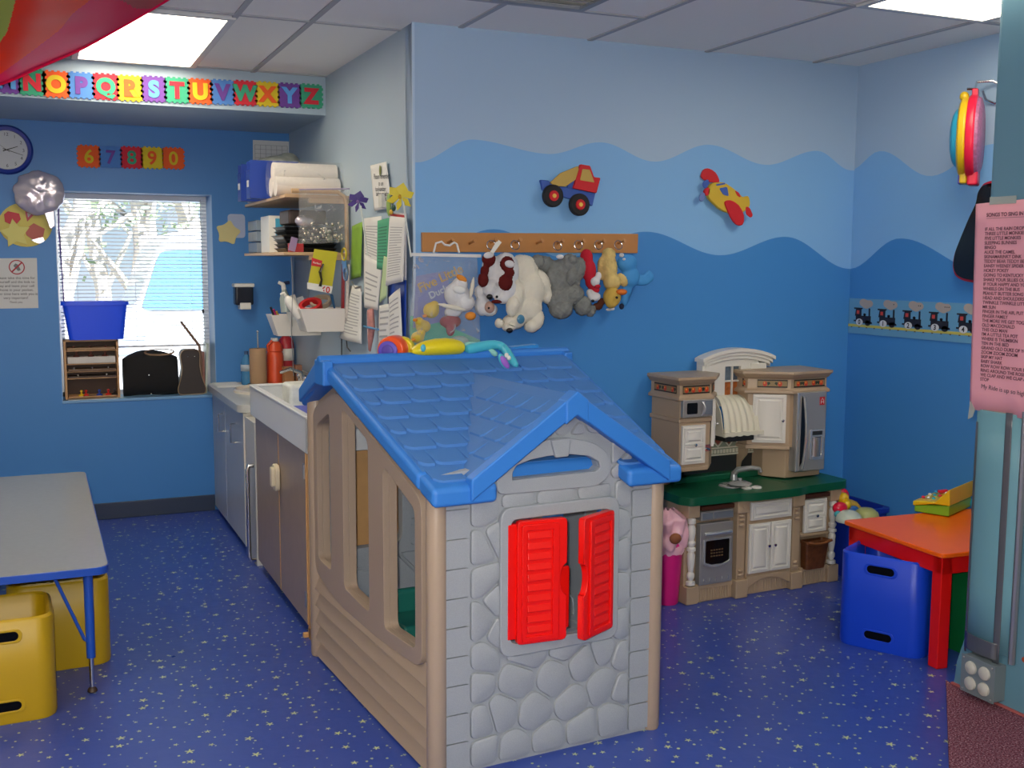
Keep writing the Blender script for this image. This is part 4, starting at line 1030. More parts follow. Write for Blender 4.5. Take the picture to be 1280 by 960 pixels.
kp('display', MB().bb(.078, .135, -.010, 0, .392, .42).bb(.142, .25, -.010, 0, .392, .42), mat('panel_grey', '6a727c', .35), cp, bevel=.001)
kp('brown_strip', MB().bb(.075, .258, -.010, .03, .432, .452), kbr)
kp('brown_strip', MB().bb(.67, .835, -.010, .03, .432, .452), kbr)
# raised panel doors
def pdoor(name, x0, x1, z0, z1, v, n=1, knob=None, mm=None, M=None):
    mm = mm or kw
    b = MB().bb(x0, x1, v, v+.014, z0, z1)
    hs = (z1-z0)/n; e = .018
    for k in range(n):
        a, c = z0+hs*k+(e if k == 0 else e*.5), z0+hs*(k+1)-(e if k == n-1 else e*.5)
        b.plate([Vector((x, v+.001, z)) for x, z in ((x0+.008, a-.008), (x1-.008, a-.008), (x1-.008, c+.008), (x0+.008, c+.008))], [[Vector((x, v+.001, z)) for x, z in ((x0+e, a), (x1-e, a), (x1-e, c), (x0+e, c))]], (0, -.005, 0))
        b.loft([[Vector((x, v, z)) for x, z in ((x0+e+.006, a+.006), (x1-e-.006, a+.006), (x1-e-.006, c-.006), (x0+e+.006, c-.006))], [Vector((x, v-.006, z)) for x, z in ((x0+e+.016, a+.014), (x1-e-.016, a+.014), (x1-e-.016, c-.014), (x0+e+.016, c-.014))]])
    if M: b.xf(M)
    d = kp(name, b, mm, bevel=.0018)
    if knob:
        kb_ = MB().lathe([(.003, 0), (.003, -.008), (.007, -.011), (.007, -.014), (0, -.017)], (knob[0], v-.003, knob[1]), 12, ax='Y')
        if M: kb_.xf(M)
        kp('knob', kb_, chrome, d, bevel=0)
    return d
pdoor('cabinet_door', .340, .463, .108, .345, -.022, 1, (.447, .235)); pdoor('cabinet_door', .467, .588, .108, .345, -.022, 1, (.483, .235))
pdoor('drawer_front', .345, .585, .362, .448, -.024, 1)
pdoor('small_door', .682, .82, .262, .425, -.006, 2, (.75, .345))
b = MB().bb(.33, .60, -.012, .05, .085, .46); kp('centre_panel', b, kt)
# right open bay with brown basket
kp('bay_shade_panel', MB().bb(.668, .836, .012, .031, .09, .245), mat('shaded_tan', '8c7a64', .6), bevel=0)  # flat panel in darkened kitchen tan; the bay's shade is painted in
kp('bay_shelf', MB().bb(.66, .84, -.006, .04, .245, .26), kt)
t = thing('toy_basket', 'brown woven-look basket in the open bay of the toy kitchen', 'basket', (KF.M @ Vector((.735, .0, .085))), KF.rz)
b = MB()
def bk_(x0, x1, z, y0=-.03, y1=.025): return [Vector((x, y, z)) for x, y in rrect(x0, x1, y0, y1, .012, 3)]
b.loft([bk_(.683, .80, .087), bk_(.672, .815, .215, -.04, .011), bk_(.668, .819, .215, -.044, .011), bk_(.668, .819, .228, -.044, .011), bk_(.676, .811, .228, -.036, .011), bk_(.688, .795, .095, -.024, .011)])
b.xf(KF.M); b.build('basket_body', mat('basket_brown', '5c3418', .5, var=.7, vscale=45, bump=1, bscale=60), t)
b = MB().tube([Vector((.668+.151*i/8, -.048, .225-.012*sin(pi*i/8))) for i in range(9)], .007, 8); b.xf(KF.M); b.build('basket_rim', mat('rim_brown', '7a4a26', .45), t)
# green worktop
cpts = [(-.02, .34), (-.035, .02), (.0, -.035), (.27, -.04), (.33, -.065), (.60, -.065), (.66, -.04), (.91, -.03), (.945, .0), (.945, .33)]
sinkh = [Vector((x, y, .466)) for x, y in rounded([(.42, .04), (.62, .04), (.60, .22), (.44, .22)], .04, 5)]
b = MB().plate([Vector((x, y, .466)) for x, y in rounded(cpts, .02, 4)], [sinkh], (0, 0, .038))
kp('worktop', b, kg, bevel=.008, seg=3)
b = MB().loft([[Vector((x, y, .503)) for x, y in rounded([(.42, .04), (.62, .04), (.60, .22), (.44, .22)], .04, 5)], [Vector((x, y, .47)) for x, y in rounded([(.42, .055), (.60, .055), (.58, .205), (.44, .205)], .04, 5)]], True, True)
kp('sink', b, kg, bevel=0)
kp('back_ledge', MB().bb(.10, .93, .25, .33, .50, .535).bb(.70, .92, .2, .33, .5, .525), kg, bevel=.01, seg=3)
kp('splashback', MB().prism([Vector((x, .30, z)) for x, z in rounded([(.19, .50), (.66, .50), (.66, .605), (.64, .62), (.21, .62), (.19, .60)], .02)], (0, .025, 0)), kb)
# burner plate and knobs, faucet
kp('burner', MB().lathe([(.062, .503), (.06, .507), (.052, .511), (.02, .508), (0, .508)], (.335, .12, 0), 26), mat('silver_bright'), bevel=0)
b = MB()
for x, y in ((.36, .035), (.41, .025)): b.lathe([(.024, .503), (.024, .510), (.015, .514), (0, .514)], (x, y, 0), 14)
kp('hob_knob', b, kw, bevel=0)
f_ = kp('toy_faucet', MB().lathe([(.020, .50), (.016, .52), (.013, .54)], (.44, .235, 0), 14).tube([(.44, .235, .53), (.45, .22, .553), (.50, .18, .566), (.535, .16, .562), (.54, .155, .545)], [.015, .015, .012, .010, .010], 10), mat('faucet_silver', '9fa3a6', .3, .5), bevel=0)
t = thing('toy_pan_lid', 'small round silver lid lying on the green toy worktop', 'lid', (KF.M @ Vector((.35, .075, .516))))
b = MB().lathe([(.0, .512), (.055, .512), (.058, .516), (.04, .524), (.0, .528)], (.35, .075, .006), 24).lathe([(.006, .526), (.012, .54), (0, .543)], (.35, .075, .006), 12); b.xf(KF.M); b.build('lid', mat('silver_bright'), t)
# ---- left tower
def tower(plan, z0, z1, name='tower'): return MB().prism([Vector((x, y, z0)) for x, y in plan], (0, 0, z1-z0))
LT = [(.015, .33), (.02, .105), (.19, .105), (.275, .20), (.275, .33)]
def grow(pl, k):
    out = []
    n = len(pl); c = Vector((sum(p[0] for p in pl)/n, sum(p[1] for p in pl)/n))
    for p in pl:
        v = Vector(p)-c; v = v.normalized()*(v.length+k); q = c+v
        out.append((q.x, min(q.y, .335)))
    return out
tl_ = tower(LT, .60, 1.0); 
kp('left_tower', tl_, kt, bevel=.004)
def cap(pl, label):
    b = MB()
    rings = [(0, .925), (.022, .930), (.022, .942), (.008, .95), (.004, .955), (.004, 1.0), (.014, 1.004), (.022, 1.014), (.034, 1.024), (.034, 1.036), (.018, 1.038)]
    b.loft([[Vector((x, y, z)) for x, y in grow(pl, k)] for k, z in rings])
    return kp('cornice', b, kt, bevel=.002)
cap(LT, 'l')
# fruit strips on the cornice
strip = mat('strip_black', '17120e', .5); sbg = mat('strip_tan', '8a7650', .5); fruit = mat('fruit_red', 'c2391c', .45); fruity = mat('fruit_gold', 'd09a34', .45); leafd = mat('leaf_dark', '1c3020', .5)
def fruit_strip(p0, p1, z0, z1, n, off=.006):
    p0, p1 = Vector(p0), Vector(p1); ex = (p1-p0).normalized(); nr = Vector((ex.y, -ex.x))
    L = (p1-p0).length
    def Q(s, z, o): q = p0+ex*s+nr*o; return Vector((q.x, q.y, z))
    o0 = off
    s = kp('fruit_border', MB().prism([Q(0, z0, o0), Q(L, z0, o0), Q(L, z1, o0), Q(0, z1, o0)], Q(0, 0, .0015)-Q(0, 0, 0)), strip, bevel=0)
    kp('border_ground', MB().prism([Q(.002, z0+.006, o0+.001), Q(L-.002, z0+.006, o0+.001), Q(L-.002, z1-.006, o0+.001), Q(.002, z1-.006, o0+.001)], Q(0, 0, .001)-Q(0, 0, 0)), sbg, s, bevel=0)
    b = MB(); c = MB(); d = MB()
    for k in range(n):
        sx = L*(k+.5)/n; zc = (z0+z1)/2
        b.prism([Q(sx+.0105*cos(a*pi/5), zc-.001+.0125*sin(a*pi/5), o0+.002) for a in range(10)], Q(0, 0, .001)-Q(0, 0, 0))
        c.prism([Q(sx-.002+.004*cos(a*pi/4), zc+.003+.005*sin(a*pi/4), o0+.003) for a in range(8)], Q(0, 0, .0006)-Q(0, 0, 0))
        sg = 1 if k % 2 == 0 else -1
        d.prism([Q(sx+sg*.010, zc+.006, o0+.0018), Q(sx+sg*.022, zc+.008, o0+.0018), Q(sx+sg*.026, zc, o0+.0018), Q(sx+sg*.014, zc-.010, o0+.0018)], Q(0, 0, .0006)-Q(0, 0, 0))
    kp('fruit', b, fruit, s, bevel=0); kp('fruit_shine', c, fruity, s, bevel=0); kp('leaves', d, leafd, s, bevel=0)
fruit_strip((.016, .30), (.02, .125), .958, .996, 3); fruit_strip((.03, .105), (.18, .105), .958, .996, 4); fruit_strip((.205, .121), (.262, .185), .958, .996, 1)
kp('shelf_moulding', MB().prism([Vector((x, y, .825)) for x, y in grow(LT, .010)], (0, 0, .02)), kt, bevel=.004)
kp('bottom_moulding', MB().prism([Vector((x, y, .598)) for x, y in [(.01, .33), (.012, .09), (.175, .09), (.19, .13), (.19, .33)]], (0, 0, .02)), kt, bevel=.004)
mw = kp('microwave', MB().bb(.024, .192, .085, .13, .850, .932), ks, bevel=.004)
kp('microwave_window', MB().prism([Vector((x, .0835, z)) for x, z in rrect(.045, .104, .866, .918, .006)], (0, .006, 0)), kd, mw, bevel=.001)
kp('microwave_handle', MB().tube([Vector((.124+.010*sin(pi*i/8), .078-.010*sin(pi*i/8), .860+.062*i/8)) for i in range(9)], .006, 8), mat('silver_bright'), mw, bevel=0)
kp('key_pad', MB().bb(.145, .186, .0825, .09, .86, .924), mat('panel_grey'), mw, bevel=.001)
pdoor('tower_door', .028, .158, .632, .812, .091, 2, (.093, .722))
# open white door on the angled side
M = Matrix.Translation((.215, .125, 0)) @ Matrix.Rotation(rad(52), 4, 'Z')
pdoor('open_door', .0, .075, .70, .922, -.012, 1, (.065, .80), None, M)
kp('key_hooks', MB().tube([(.158, .10, .70), (.165, .09, .70), (.18, .088, .695), (.185, .095, .69)], .004, 6).bb(.155, .195, .10, .106, .685, .715), chrome, bevel=0)
b = MB().prism([Vector((.19, .34, z)) for z in (0,)] if False else [Vector((.0, .16, .60)), Vector((.0, .33, .60)), Vector((.0, .33, .50)), Vector((.0, .27, .50)), Vector((.0, .25, .56)), Vector((.0, .18, .57))], (.09, 0, 0))
kp('tower_bracket', b, kt, bevel=.006)
# ---- right tower
RT = [(.50, .33), (.50, .22), (.665, .105), (.885, .105), (.90, .33)]
kp('right_tower', tower(RT, .665, 1.0), kt, bevel=.004)
kp('right_column', MB().prism([Vector((x, y, .51)) for x, y in [(.60, .33), (.60, .22), (.665, .125), (.885, .125), (.89, .33)]], (0, 0, .17)), kt, bevel=.004)
cap(RT, 'r')
fruit_strip((.50, .26), (.505, .225), .958, .996, 1, .004); ex = Vector((.165, -.115)).normalized()
fruit_strip((.535, .196), (.652, .114), .958, .996, 2); fruit_strip((.68, .105), (.872, .105), .958, .996, 4)
kp('bottom_moulding', MB().prism([Vector((x, y, .655)) for x, y in [(.49, .33), (.49, .215), (.66, .092), (.67, .105), (.67, .33)]], (0, 0, .02)), kt, bevel=.004)
ang = math.atan2(-.115, .165)
M = Matrix.Translation((.52, .206, 0)) @ Matrix.Rotation(ang, 4, 'Z')
pdoor('wall_door', .0, .158, .688, .925, -.014, 1, (.143, .80), None, M)
kp('arched_bracket', MB().prism([Vector((.505, y, z)) for y, z in ((.33, .66), (.23, .66), (.24, .62), (.28, .58), (.30, .51), (.33, .51))], (.02, 0, 0)), kt, bevel=.004)
fg = kp('fridge_door', MB().bb(.685, .872, .078, .13, .545, .935), ks, bevel=.006)
kp('fridge_handle', MB().tube([Vector((.722, .07-.022*sin(pi*i/10), .56+.355*i/10)) for i in range(11)], .007, 8), mat('silver_bright'), fg, bevel=0)
kp('fridge_side_trim', MB().bb(.686, .70, .075, .08, .55, .93), mat('silver_bright'), fg, bevel=.001)
kp('handle_recess', MB().prism([Vector((x, .0775, z)) for x, z in ((.712, .57), (.730, .60), (.742, .72), (.738, .80), (.725, .91), (.714, .92))], (0, .002, 0)), kd, fg, bevel=0)
dp = kp('dispenser', MB().plate([Vector((x, .073, z)) for x, z in rrect(.770, .855, .60, .75, .006)], [[Vector((x, .073, z)) for x, z in rrect(.780, .846, .615, .715, .012)]], (0, .008, 0)), mat('silver_bright'), fg, bevel=.001)
kp('dispenser_recess', MB().lathe([(.032, .617), (.032, .712)], (.813, .094, 0), 24, caps=True), mat('recess_silver', 'a4a7aa', .25, .7), dp, bevel=0)
kp('dispenser_panel', MB().bb(.782, .844, .0715, .075, .722, .742), kb, dp, bevel=0)
lg_ = kp('red_logo', MB().bb(.826, .856, .0765, .079, .868, .908), mat('logo_red', 'c01f2c', .4), fg, bevel=0)
kp('logo_mark', MB().tube([(.833, .0755, .875), (.833, .0755, .89), (.841, .0755, .902), (.849, .0755, .89), (.849, .0755, .875)], .0016, 6).tube([(.836, .0755, .884), (.846, .0755, .884)], .0016, 6), kw, lg_, bevel=0)
# ---- white centre: panel, pediment, window, hood
b = MB()
wl = rounded([(.395, .915), (.46, .915), (.46, 1.045), (.395, 1.045)], .004, 1)
b = MB().plate([Vector((x, .285, z)) for x, z in [(.30, .86), (.575, .86), (.62, 1.06), (.60, 1.10), (.48, 1.122), (.36, 1.10), (.30, 1.06)]], [[Vector((x, .285, z)) for x, z in ((.41, .905), (.505, .905), (.505, 1.054), (.41, 1.054))]], (0, .045, 0))
b.bb(.453, .461, .288, .30, .905, 1.055).bb(.41, .505, .288, .30, .978, .986)
kp('window_panel', b, kw, bevel=.002)
pic = mat('picture_print', '6a5a34', .5, var=.9, vscale=50); 
kp('window_picture', MB().bb(.408, .507, .302, .306, .905, .982), mat('picture_autumn', 'a8602c', .5, var=.8, vscale=45), bevel=0)
kp('window_picture', MB().bb(.408, .507, .302, .306, .984, 1.056), mat('picture_sky', '5a6a78', .5, var=.8, vscale=30), bevel=0)
def ped(z): return z
pp = []
n = 16
for i in range(n+1):
    t_ = i/n; x = .262+.44*t_; k = sin(pi*t_)**.8
    pp.append((x, 1.098+.045*k))
b = MB()
for dz, ex_, th_, y0 in ((0, .0, .018, .262), (-.017, -.012, .018, .270), (-.034, -.024, .018, .276)):
    pts = [(x if 0 < i < n else x, z+dz) for i, (x, z) in enumerate(pp)]
    x0, x1 = pts[0][0]-ex_, pts[-1][0]+ex_
    pts = [(max(x0, min(x1, x)), z) for x, z in pts]
    low_ = [(x, z-th_) for x, z in reversed(pts)]
    b.prism([Vector((x, y0, z)) for x, z in pts+low_], (0, .335-y0, 0))
kp('pediment', b, kw, bevel=.002)
kp('panel_side', MB().bb(.27, .32, .28, .33, .90, 1.065).bb(.56, .66, .28, .33, .90, 1.065), kw, bevel=.003)
b = MB()
def hd(u, v):
    x = .325+.228*u; k = v; bulge = (1-(1-v)**2)**.5
    w = .75+.25*bulge
    return Vector((.44+(x-.44)*w, .285-.115*bulge+.004*sin(u*40), .915-.185*v))
b.grid(hd, 40, 14)
b.prism([Vector((x, .17, .735-.006*abs(sin((x-.3)*70)))) for x in [.318+.242*i/40 for i in range(41)]]+[Vector((.56, .17, .75)), Vector((.325, .17, .75))], (0, -.012, 0))
b.prism([Vector((.325, y, z)) for y, z in ((.285, .91), (.24, .90), (.20, .85), (.18, .78), (.17, .73), (.285, .73))], (-.004, 0, 0)); b.prism([Vector((.56, y, z)) for y, z in ((.285, .91), (.24, .90), (.20, .85), (.18, .78), (.17, .73), (.285, .73))], (.004, 0, 0))
kp('hood', b, kc, bevel=0, ang=60)
kp('hood_grille', MB().bb(.35, .53, .19, .28, .70, .728), kb, bevel=.004)
# tile backsplash
b = MB().bb(.20, .62, .292, .305, .615, .74)
tp = kp('tile_panel', b, mat('tile_green_grey', '86907c', .5), bevel=0)
b = MB()
for k in range(6):
    cx = .25+k*.066
    b.plate([Vector((cx+.033*a_, .289, .69+.033*c_)) for a_, c_ in ((1, 0), (0, 1), (-1, 0), (0, -1))], [[Vector((cx+.026*a_, .289, .69+.026*c_)) for a_, c_ in ((1, 0), (0, 1), (-1, 0), (0, -1))]], (0, .004, 0))
b.bb(.20, .62, .288, .293, .652, .658)
for k in range(22): b.bb(.205+k*.019, .217+k*.019, .288, .293, .628, .646)
b.bb(.20, .62, .288, .293, .618, .624)
kp('tile_pattern', b, kc, tp, bevel=0)
b = MB()
for k in range(0, 6): 
    cx = .25+k*.066; b.prism([Vector((cx+.02*a_, .2905, .69+.02*c_)) for a_, c_ in ((1, 0), (0, 1), (-1, 0), (0, -1))], (0, .002, 0))
kp('tile_motif', b, mat('motif_red', '8a4a3a', .5), tp, bevel=0)
# pink bin with a pink bag beside the kitchen
bx = KF.M @ Vector((-.075, .18, 0))
pc = at(833, 753, 'Z', 0)
t = thing('pink_bin', 'bright pink bin standing between the playhouse and the toy kitchen', 'bin', pc)
MB().lathe([(.050, 0), (.054, .006), (.072, .30), (.066, .30), (.048, .01)], pc, 28).build('bin_body', mat('bin_pink', 'd6227c', .35), t)
b = MB()
def bagf(u, v):
    a = 2*pi*u; r = .07+.022*sin(pi*v)+.03*noise.noise(Vector((cos(a)*2, sin(a)*2, v*3)))
    z = .24+.20*v; r *= (1 if v < .8 else 1-(v-.8)*3.2)
    if v < .15: r = .075+.02*v+.014*noise.noise(Vector((cos(a)*3, sin(a)*3, 1)))
    return pc+Vector((r*cos(a), r*sin(a), z+.02*noise.noise(Vector((cos(a)*3, sin(a)*3, v*2)))))
b.grid(bagf, 48, 20, wrap=True)
tag(b.build('pink_bag', mat('bag_pink', 'eab6c4', .3, alpha=.9, bump=1, bscale=30), ang=80), 'pale pink plastic bag stuffed in the bright pink bin', 'bag')
tag(MB().ell(pc+Vector((-.02, -.095, .325)), (.03, .02, .025)).build('brown_toy', mat('toy_brown', '8a5230', .6)), 'small brown round toy poking out beside the pink bag', 'toy')
# ------------------------------------------------------------------ shelf unit on the side wall
SY0, SY1, SX = 5.44, 6.56, 1.165
pine2 = mat('pine_shelf', 'c9a77e', .5, var=.08, vscale=20)
sh = thing('wall_shelf', 'two-tier pine wall shelf packed with craft supplies', 'shelf', (1.34, 6.0, 1.56))
MB().bb(SX, XS-.002, SY0, SY1, 1.872, 1.887).build('shelf_board', pine2, sh, bevel=.002)
MB().bb(SX-.01, XS-.002, SY0, SY1, 1.585, 1.60).build('shelf_board', pine2, sh, bevel=.002)
for z in (1.575, 1.862):
    MB().bb(SX+.12, XS-.003, SY0+.005, SY0+.03, z-.015, z+.012).build('cleat', pine2, sh, bevel=.002)
lp = [Vector((SX+.03, SY0-.012, 1.905)), Vector((1.43, SY0-.012, 1.905)), Vector((1.468, SY0-.012, 1.88)), Vector((1.475, SY0-.012, 1.84)), Vector((1.475, SY0-.012, 1.585))]
MB().tube(lp, .011, 8).build('end_hoop', pine2, sh)
# top shelf contents
def roll_tub():
    t = thing('paper_roll_bag', 'clear bag of white paper rolls lying on the top shelf', 'bag', (1.3, 5.65, 1.887))
    m_ = mat('roll_white', 'dcd6cf', .6)
    for i, (z, y) in enumerate(((1.935, 5.60), (1.935, 5.71), (2.01, 5.655))):
        MB().lathe([(.0, -.165), (.05, -.165), (.05, .165), (0, .165)], (1.315, y, z), 20, ax='X').build('roll', m_, t)
    def f(u, v):
        a = 2*pi*u; x = 1.135+.36*v; r = .115+.006*noise.noise(Vector((cos(a)*3, sin(a)*3, v*6)))
        return Vector((x, 5.655+r*cos(a), 1.975+min(.95*r*sin(a), .09) if sin(a) > 0 else 1.975+max(.8*r*sin(a), -.087)))
    MB().grid(f, 32, 16, wrap=True).build('clear_bag', film('film_clear'), t, ang=80)
roll_tub()
for i, (y, lab) in enumerate(((6.22, 'blue plastic magazine file on the top shelf nearest the window wall'), (5.95, 'blue plastic magazine file on the top shelf next to the paper rolls'))):
    t = thing('magazine_file', lab, 'file', (1.25, y, 1.887))
    b = MB().bb(1.08, 1.34, y-.05, y-.046, 1.888, 2.09).bb(1.08, 1.34, y+.046, y+.05, 1.888, 2.09).bb(1.076, 1.08, y-.05, y+.05, 1.888, 2.04+.0*i).bb(1.08, 1.34, y-.046, y+.046, 1.888, 1.892)
    b.build('file_body', mat('file_blue', '1c3f9c', .35), t, bevel=.002)
    MB().bb(1.073, 1.076, y-.02, y+.02, 1.95, 1.985).build('card', white, t)
tag(MB().bb(1.15, 1.40, 6.30, 6.42, 1.888, 2.0).build('plastic_box', mat('box_clear_grey', '8f9fb2', .3), bevel=.01), 'grey plastic box at the window end of the top shelf', 'box')
b = MB().ell((1.27, 6.10, 2.09), (.1, .09, .05)).ell((1.33, 6.12, 2.10), (.07, .08, .06)).ell((1.20, 6.13, 2.08), (.06, .06, .045))
tag(b.build('toy_bag', mat('bag_jumble', '7f8480', .3, var=.5, vscale=25, bump=1, bscale=25), remesh=.012), 'bulging clear bag of odds and ends piled above the blue files', 'bag')
tag(MB().bb(1.30, 1.45, 5.92, 6.02, 2.062, 2.085).build('blue_folder_stack', mat('dark_navy', '1f2b52', .5), bevel=.004), 'dark navy folder lying over the blue files', 'folder')
# calendar card on the window wall
pc_ = [at(316, 175, 'Y', YW), at(361, 177, 'Y', YW), at(361, 205, 'Y', YW), at(316, 205, 'Y', YW)]
t = thing('wall_calendar', 'small grey calendar sheet on the window wall behind the top shelf', 'calendar', pc_[3])
MB().prism([p+Vector((0, -.001, 0)) for p in pc_], (0, -.003, 0)).build('sheet', paper, t)
b = MB(); w_ = pc_[1].x-pc_[0].x
for i in range(5): b.bb(pc_[0].x+.01, pc_[1].x-.01, YW-.0055, YW-.0042, pc_[3].z+.012+i*.026, pc_[3].z+.014+i*.026)
for i in range(7): b.bb(pc_[0].x+.01+i*(w_-.022)/6, pc_[0].x+.012+i*(w_-.022)/6, YW-.0055, YW-.0042, pc_[3].z+.012, pc_[3].z+.118)
b.build('grid_print', mat('print_grey', '8a8f96', .6), t, smooth=False)
# lower shelf contents
trayb = mat('tray_black', '191a1c', .35)
for k in range(6):
    z = 1.602+k*.022; jx = random.uniform(-.01, .01)
    b = MB()
    def rg(x0, x1, y0, y1, z_): return [Vector((x, y, z_)) for x, y in rrect(x0, x1, y0, y1, .02, 3)]
    x0 = 1.185+.012*(5-k)/5+jx
    b.loft([rg(x0+.012, 1.455, 5.60, 5.86, z), rg(x0, 1.465, 5.585, 5.875, z+.019), rg(x0-.006, 1.47, 5.58, 5.88, z+.019), rg(x0-.006, 1.47, 5.58, 5.88, z+.0205), rg(x0+.014, 1.453, 5.602, 5.858, z+.003)])
    o = b.build('craft_tray', trayb, smooth=False)
    tag(o, ['black plastic tray at the bottom of the stack on the lower shelf', 'black plastic tray, second from the bottom of the shelf stack', 'black plastic tray, third from the bottom of the shelf stack', 'black plastic tray, third from the top of the shelf stack', 'black plastic tray, second from the top of the shelf stack', 'black plastic tray on top of the stack on the lower shelf'][k], 'tray', 'black trays on the lower shelf')
t = thing('first_aid_carton', 'white carton with a light blue picture on the lower shelf', 'carton', (1.21, 6.04, 1.60))
MB().bb(1.18, 1.265, 5.93, 6.16, 1.601, 1.80).build('carton_body', white, t, bevel=.003); 
MB().bb(1.215, 1.255, 5.927, 5.93, 1.69, 1.785).build('picture', mat('print_cyan', '3f9fc4', .5), t)
tag(MB().bb(1.20, 1.27, 5.505, 5.56, 1.601, 1.645).build('red_box', mat('red_box', 'a8262e', .5), bevel=.003), 'small red box on the lower shelf left of the black trays', 'box')
tag(MB().box((1.215, 5.50, 1.64), (.035, .004, .07), Matrix.Rotation(rad(15), 3, 'Y')).build('mauve_card', mat('mauve', '8f7aa0', .5)), 'mauve card leaning on the small red box', 'card')
t = thing('storage_organizer', 'clear plastic drawer box at the left end of the lower shelf', 'drawer box', (1.2, 6.37, 1.60))
for k in range(3): MB().bb(1.17, 1.40, 6.24, 6.5, 1.603+k*.063, 1.66+k*.063).build('drawer', mat('drawer_clear', '93a3b4', .25, alpha=.8), t, bevel=.004)
tag(MB().bb(1.22, 1.42, 5.62, 5.85, 1.745, 1.82).build('supply_box', mat('dark_supplies', '3c302c', .5, var=.6, vscale=30), bevel=.01), 'dark box of supplies pushed in under the top shelf', 'box')
tag(MB().ell((1.27, 5.55, 1.76), (.035, .03, .03)).ell((1.31, 5.56, 1.755), (.03, .03, .025)).build('foil_bundle', mat('silver_foil'), remesh=.008), 'crumpled silver bundle on top of the black trays', 'bundle')
# bag of silver bells hanging at the shelf front
yb_ = SY0-.035
pz = lambda x, y: at(x, y, 'Y', yb_)
t = thing('bell_bag', 'clear zip bag holding many round silver bells hanging at the shelf end', 'bag', pz(404, 318))
c00, c10, c11, c01 = pz(374, 237), pz(437, 236), pz(434, 303), pz(373, 305)
def bagface(sgn):
    def f(u, v):
        p = c00.lerp(c10, u).lerp(c01.lerp(c11, u), v); th = .006+.026*sin(pi*min(1, v*.6+.1))*sin(pi*u)**.5
        return p+Vector((0, sgn*th+.004*noise.noise(p*40), .0))
    return f
b = MB().grid(bagface(1), 20, 20).grid(bagface(-1), 20, 20); b.build('film', film('film_clear'), t, ang=80)
tube_ = MB().tube([c00, c10], .004, 6); tube_.build('zip_strip', mat('zip_mauve', '9a8fae', .4), t)
bell = mat('bell_silver', 'c9c5b8', .18, .9); rn = random.Random(3)
bells = []
proto = None; proto_loc = None
for k in range(46):
    u = rn.uniform(.08, .92); v = 1-.04-rn.random()**1.6*.38*(1-.5*abs(u-.5)); 
    p = c00.lerp(c10, u).lerp(c01.lerp(c11, u), v)+Vector((0, rn.uniform(-.018, .018), 0))
    if proto is None:
        proto = MB().ell(p, .0085, n=10).build('silver_bell', bell); o = proto; base_ = p.copy()
    else:
        o = proto.copy(); COL.objects.link(o); o.location = proto_loc+(p-base_)
    if o is proto: proto_loc = proto.location.copy()
    tag(o, 'round silver bell in the clear zip bag at the shelf end', 'bell', 'silver bells in the hanging zip bag')
# ------------------------------------------------------------------ things hung on the side wall
def side(x, y, off=.0): return at(x, y, 'X', XS-off)
def sheet(name, label, cat, px, off, m_, bulge=.01, lines=0, top=None, part=None, group=None, lm=None, thick=.0012, margin=.12, y0=.15, y1=.9):
    """a sheet of paper hung on the side wall: corners in photo order tl, tr, br, bl"""
    C = [side(x, y, off) for x, y in px]
    t = thing(name, label, cat, C[3].lerp(C[2], .5), 0, group)
    def f(u, v):
        p = C[0].lerp(C[1], u).lerp(C[3].lerp(C[2], u), v); return p+Vector((-bulge*sin(pi*u)*(.3+.7*v), 0, 0))
    MB().grid(f, 10, 10).build('sheet', m_, t, solid=thick, ang=80)
    if lines:
        b = MB(); rn = random.Random(len(label))
        for k in range(lines):
            v = y0+(y1-y0)*k/lines; u1 = 1-margin-(rn.random()*.35 if k % 4 == 3 else .04*rn.random()); n = 8
            us = [margin+(u1-margin)*i/n for i in range(n+1)]; h = .32*(y1-y0)/lines
            for a, c in zip(us, us[1:]):
                q = [f(a, v), f(c, v), f(c, v+h), f(a, v+h)]; b.ngon([p+Vector((-.0012, 0, 0)) for p in q])
        b.build('print', lm or mat('print_soft', 'a2a5a8', .7), t, smooth=False)
    return t, f
pw = mat('paper_bright', 'dadbd8', .7); pg_ = mat('paper_green', '4aa27c', .7)
sheet('please_sign', 'laminated Please sign high on the grey wall between the paper flowers', 'sign', [(463, 207), (483, 202), (490, 260), (468, 264)], .012, pw, .004)
for i, (s_, px, py, sz) in enumerate((('Please remember', 467, 224, .035), ('to use', 473, 232, .03), ('hand sanitizer', 469, 239, .03), ('before and after', 470, 245, .03), ('Thanks', 476, 251, .03))):
    t_ = [o for o in COL.objects if o.name.startswith('please_sign')][0]
    p = side(px, py, .0185); text('print', s_, ink, t_, p, (0, -1, -.05), (0, 0, 1), sz, extrude=.0001)
MB().ell(side(475, 213, .019), (.002, .014, .024)).build('emblem', mat('emblem_green', '6f7a3c', .6), t_)
sheet('green_booklet', 'green pamphlet with a plant picture beside the bell bag', 'pamphlet', [(440, 283), (453, 277), (451, 346), (438, 350)], .015, mat('booklet_green', '7ea83c', .5, var=.35, vscale=14), .006)
sheet('notice_sheet', 'long white printed sheet hanging left of the green paper', 'paper', [(455, 273), (477, 270), (474, 352), (455, 336)], .014, pw, .006, 16)
sheet('notice_sheet', 'white sheet with small pictures hanging below the long printed sheet', 'paper', [(455, 318), (478, 330), (472, 388), (455, 384)], .022, pw, .006, 6, y0=.3)
sheet('green_notice', 'green printed paper between two white sheets', 'paper', [(472, 276), (487, 272), (484, 338), (471, 336)], .026, pg_, .004, 12, lm=mat('print_green', '2f6f58', .7))
sheet('notice_sheet', 'white typed sheet under the red-topped card, the rightmost hanging paper', 'paper', [(487, 270), (507, 272), (504, 352), (482, 358)], .045, pw, .010, 20)
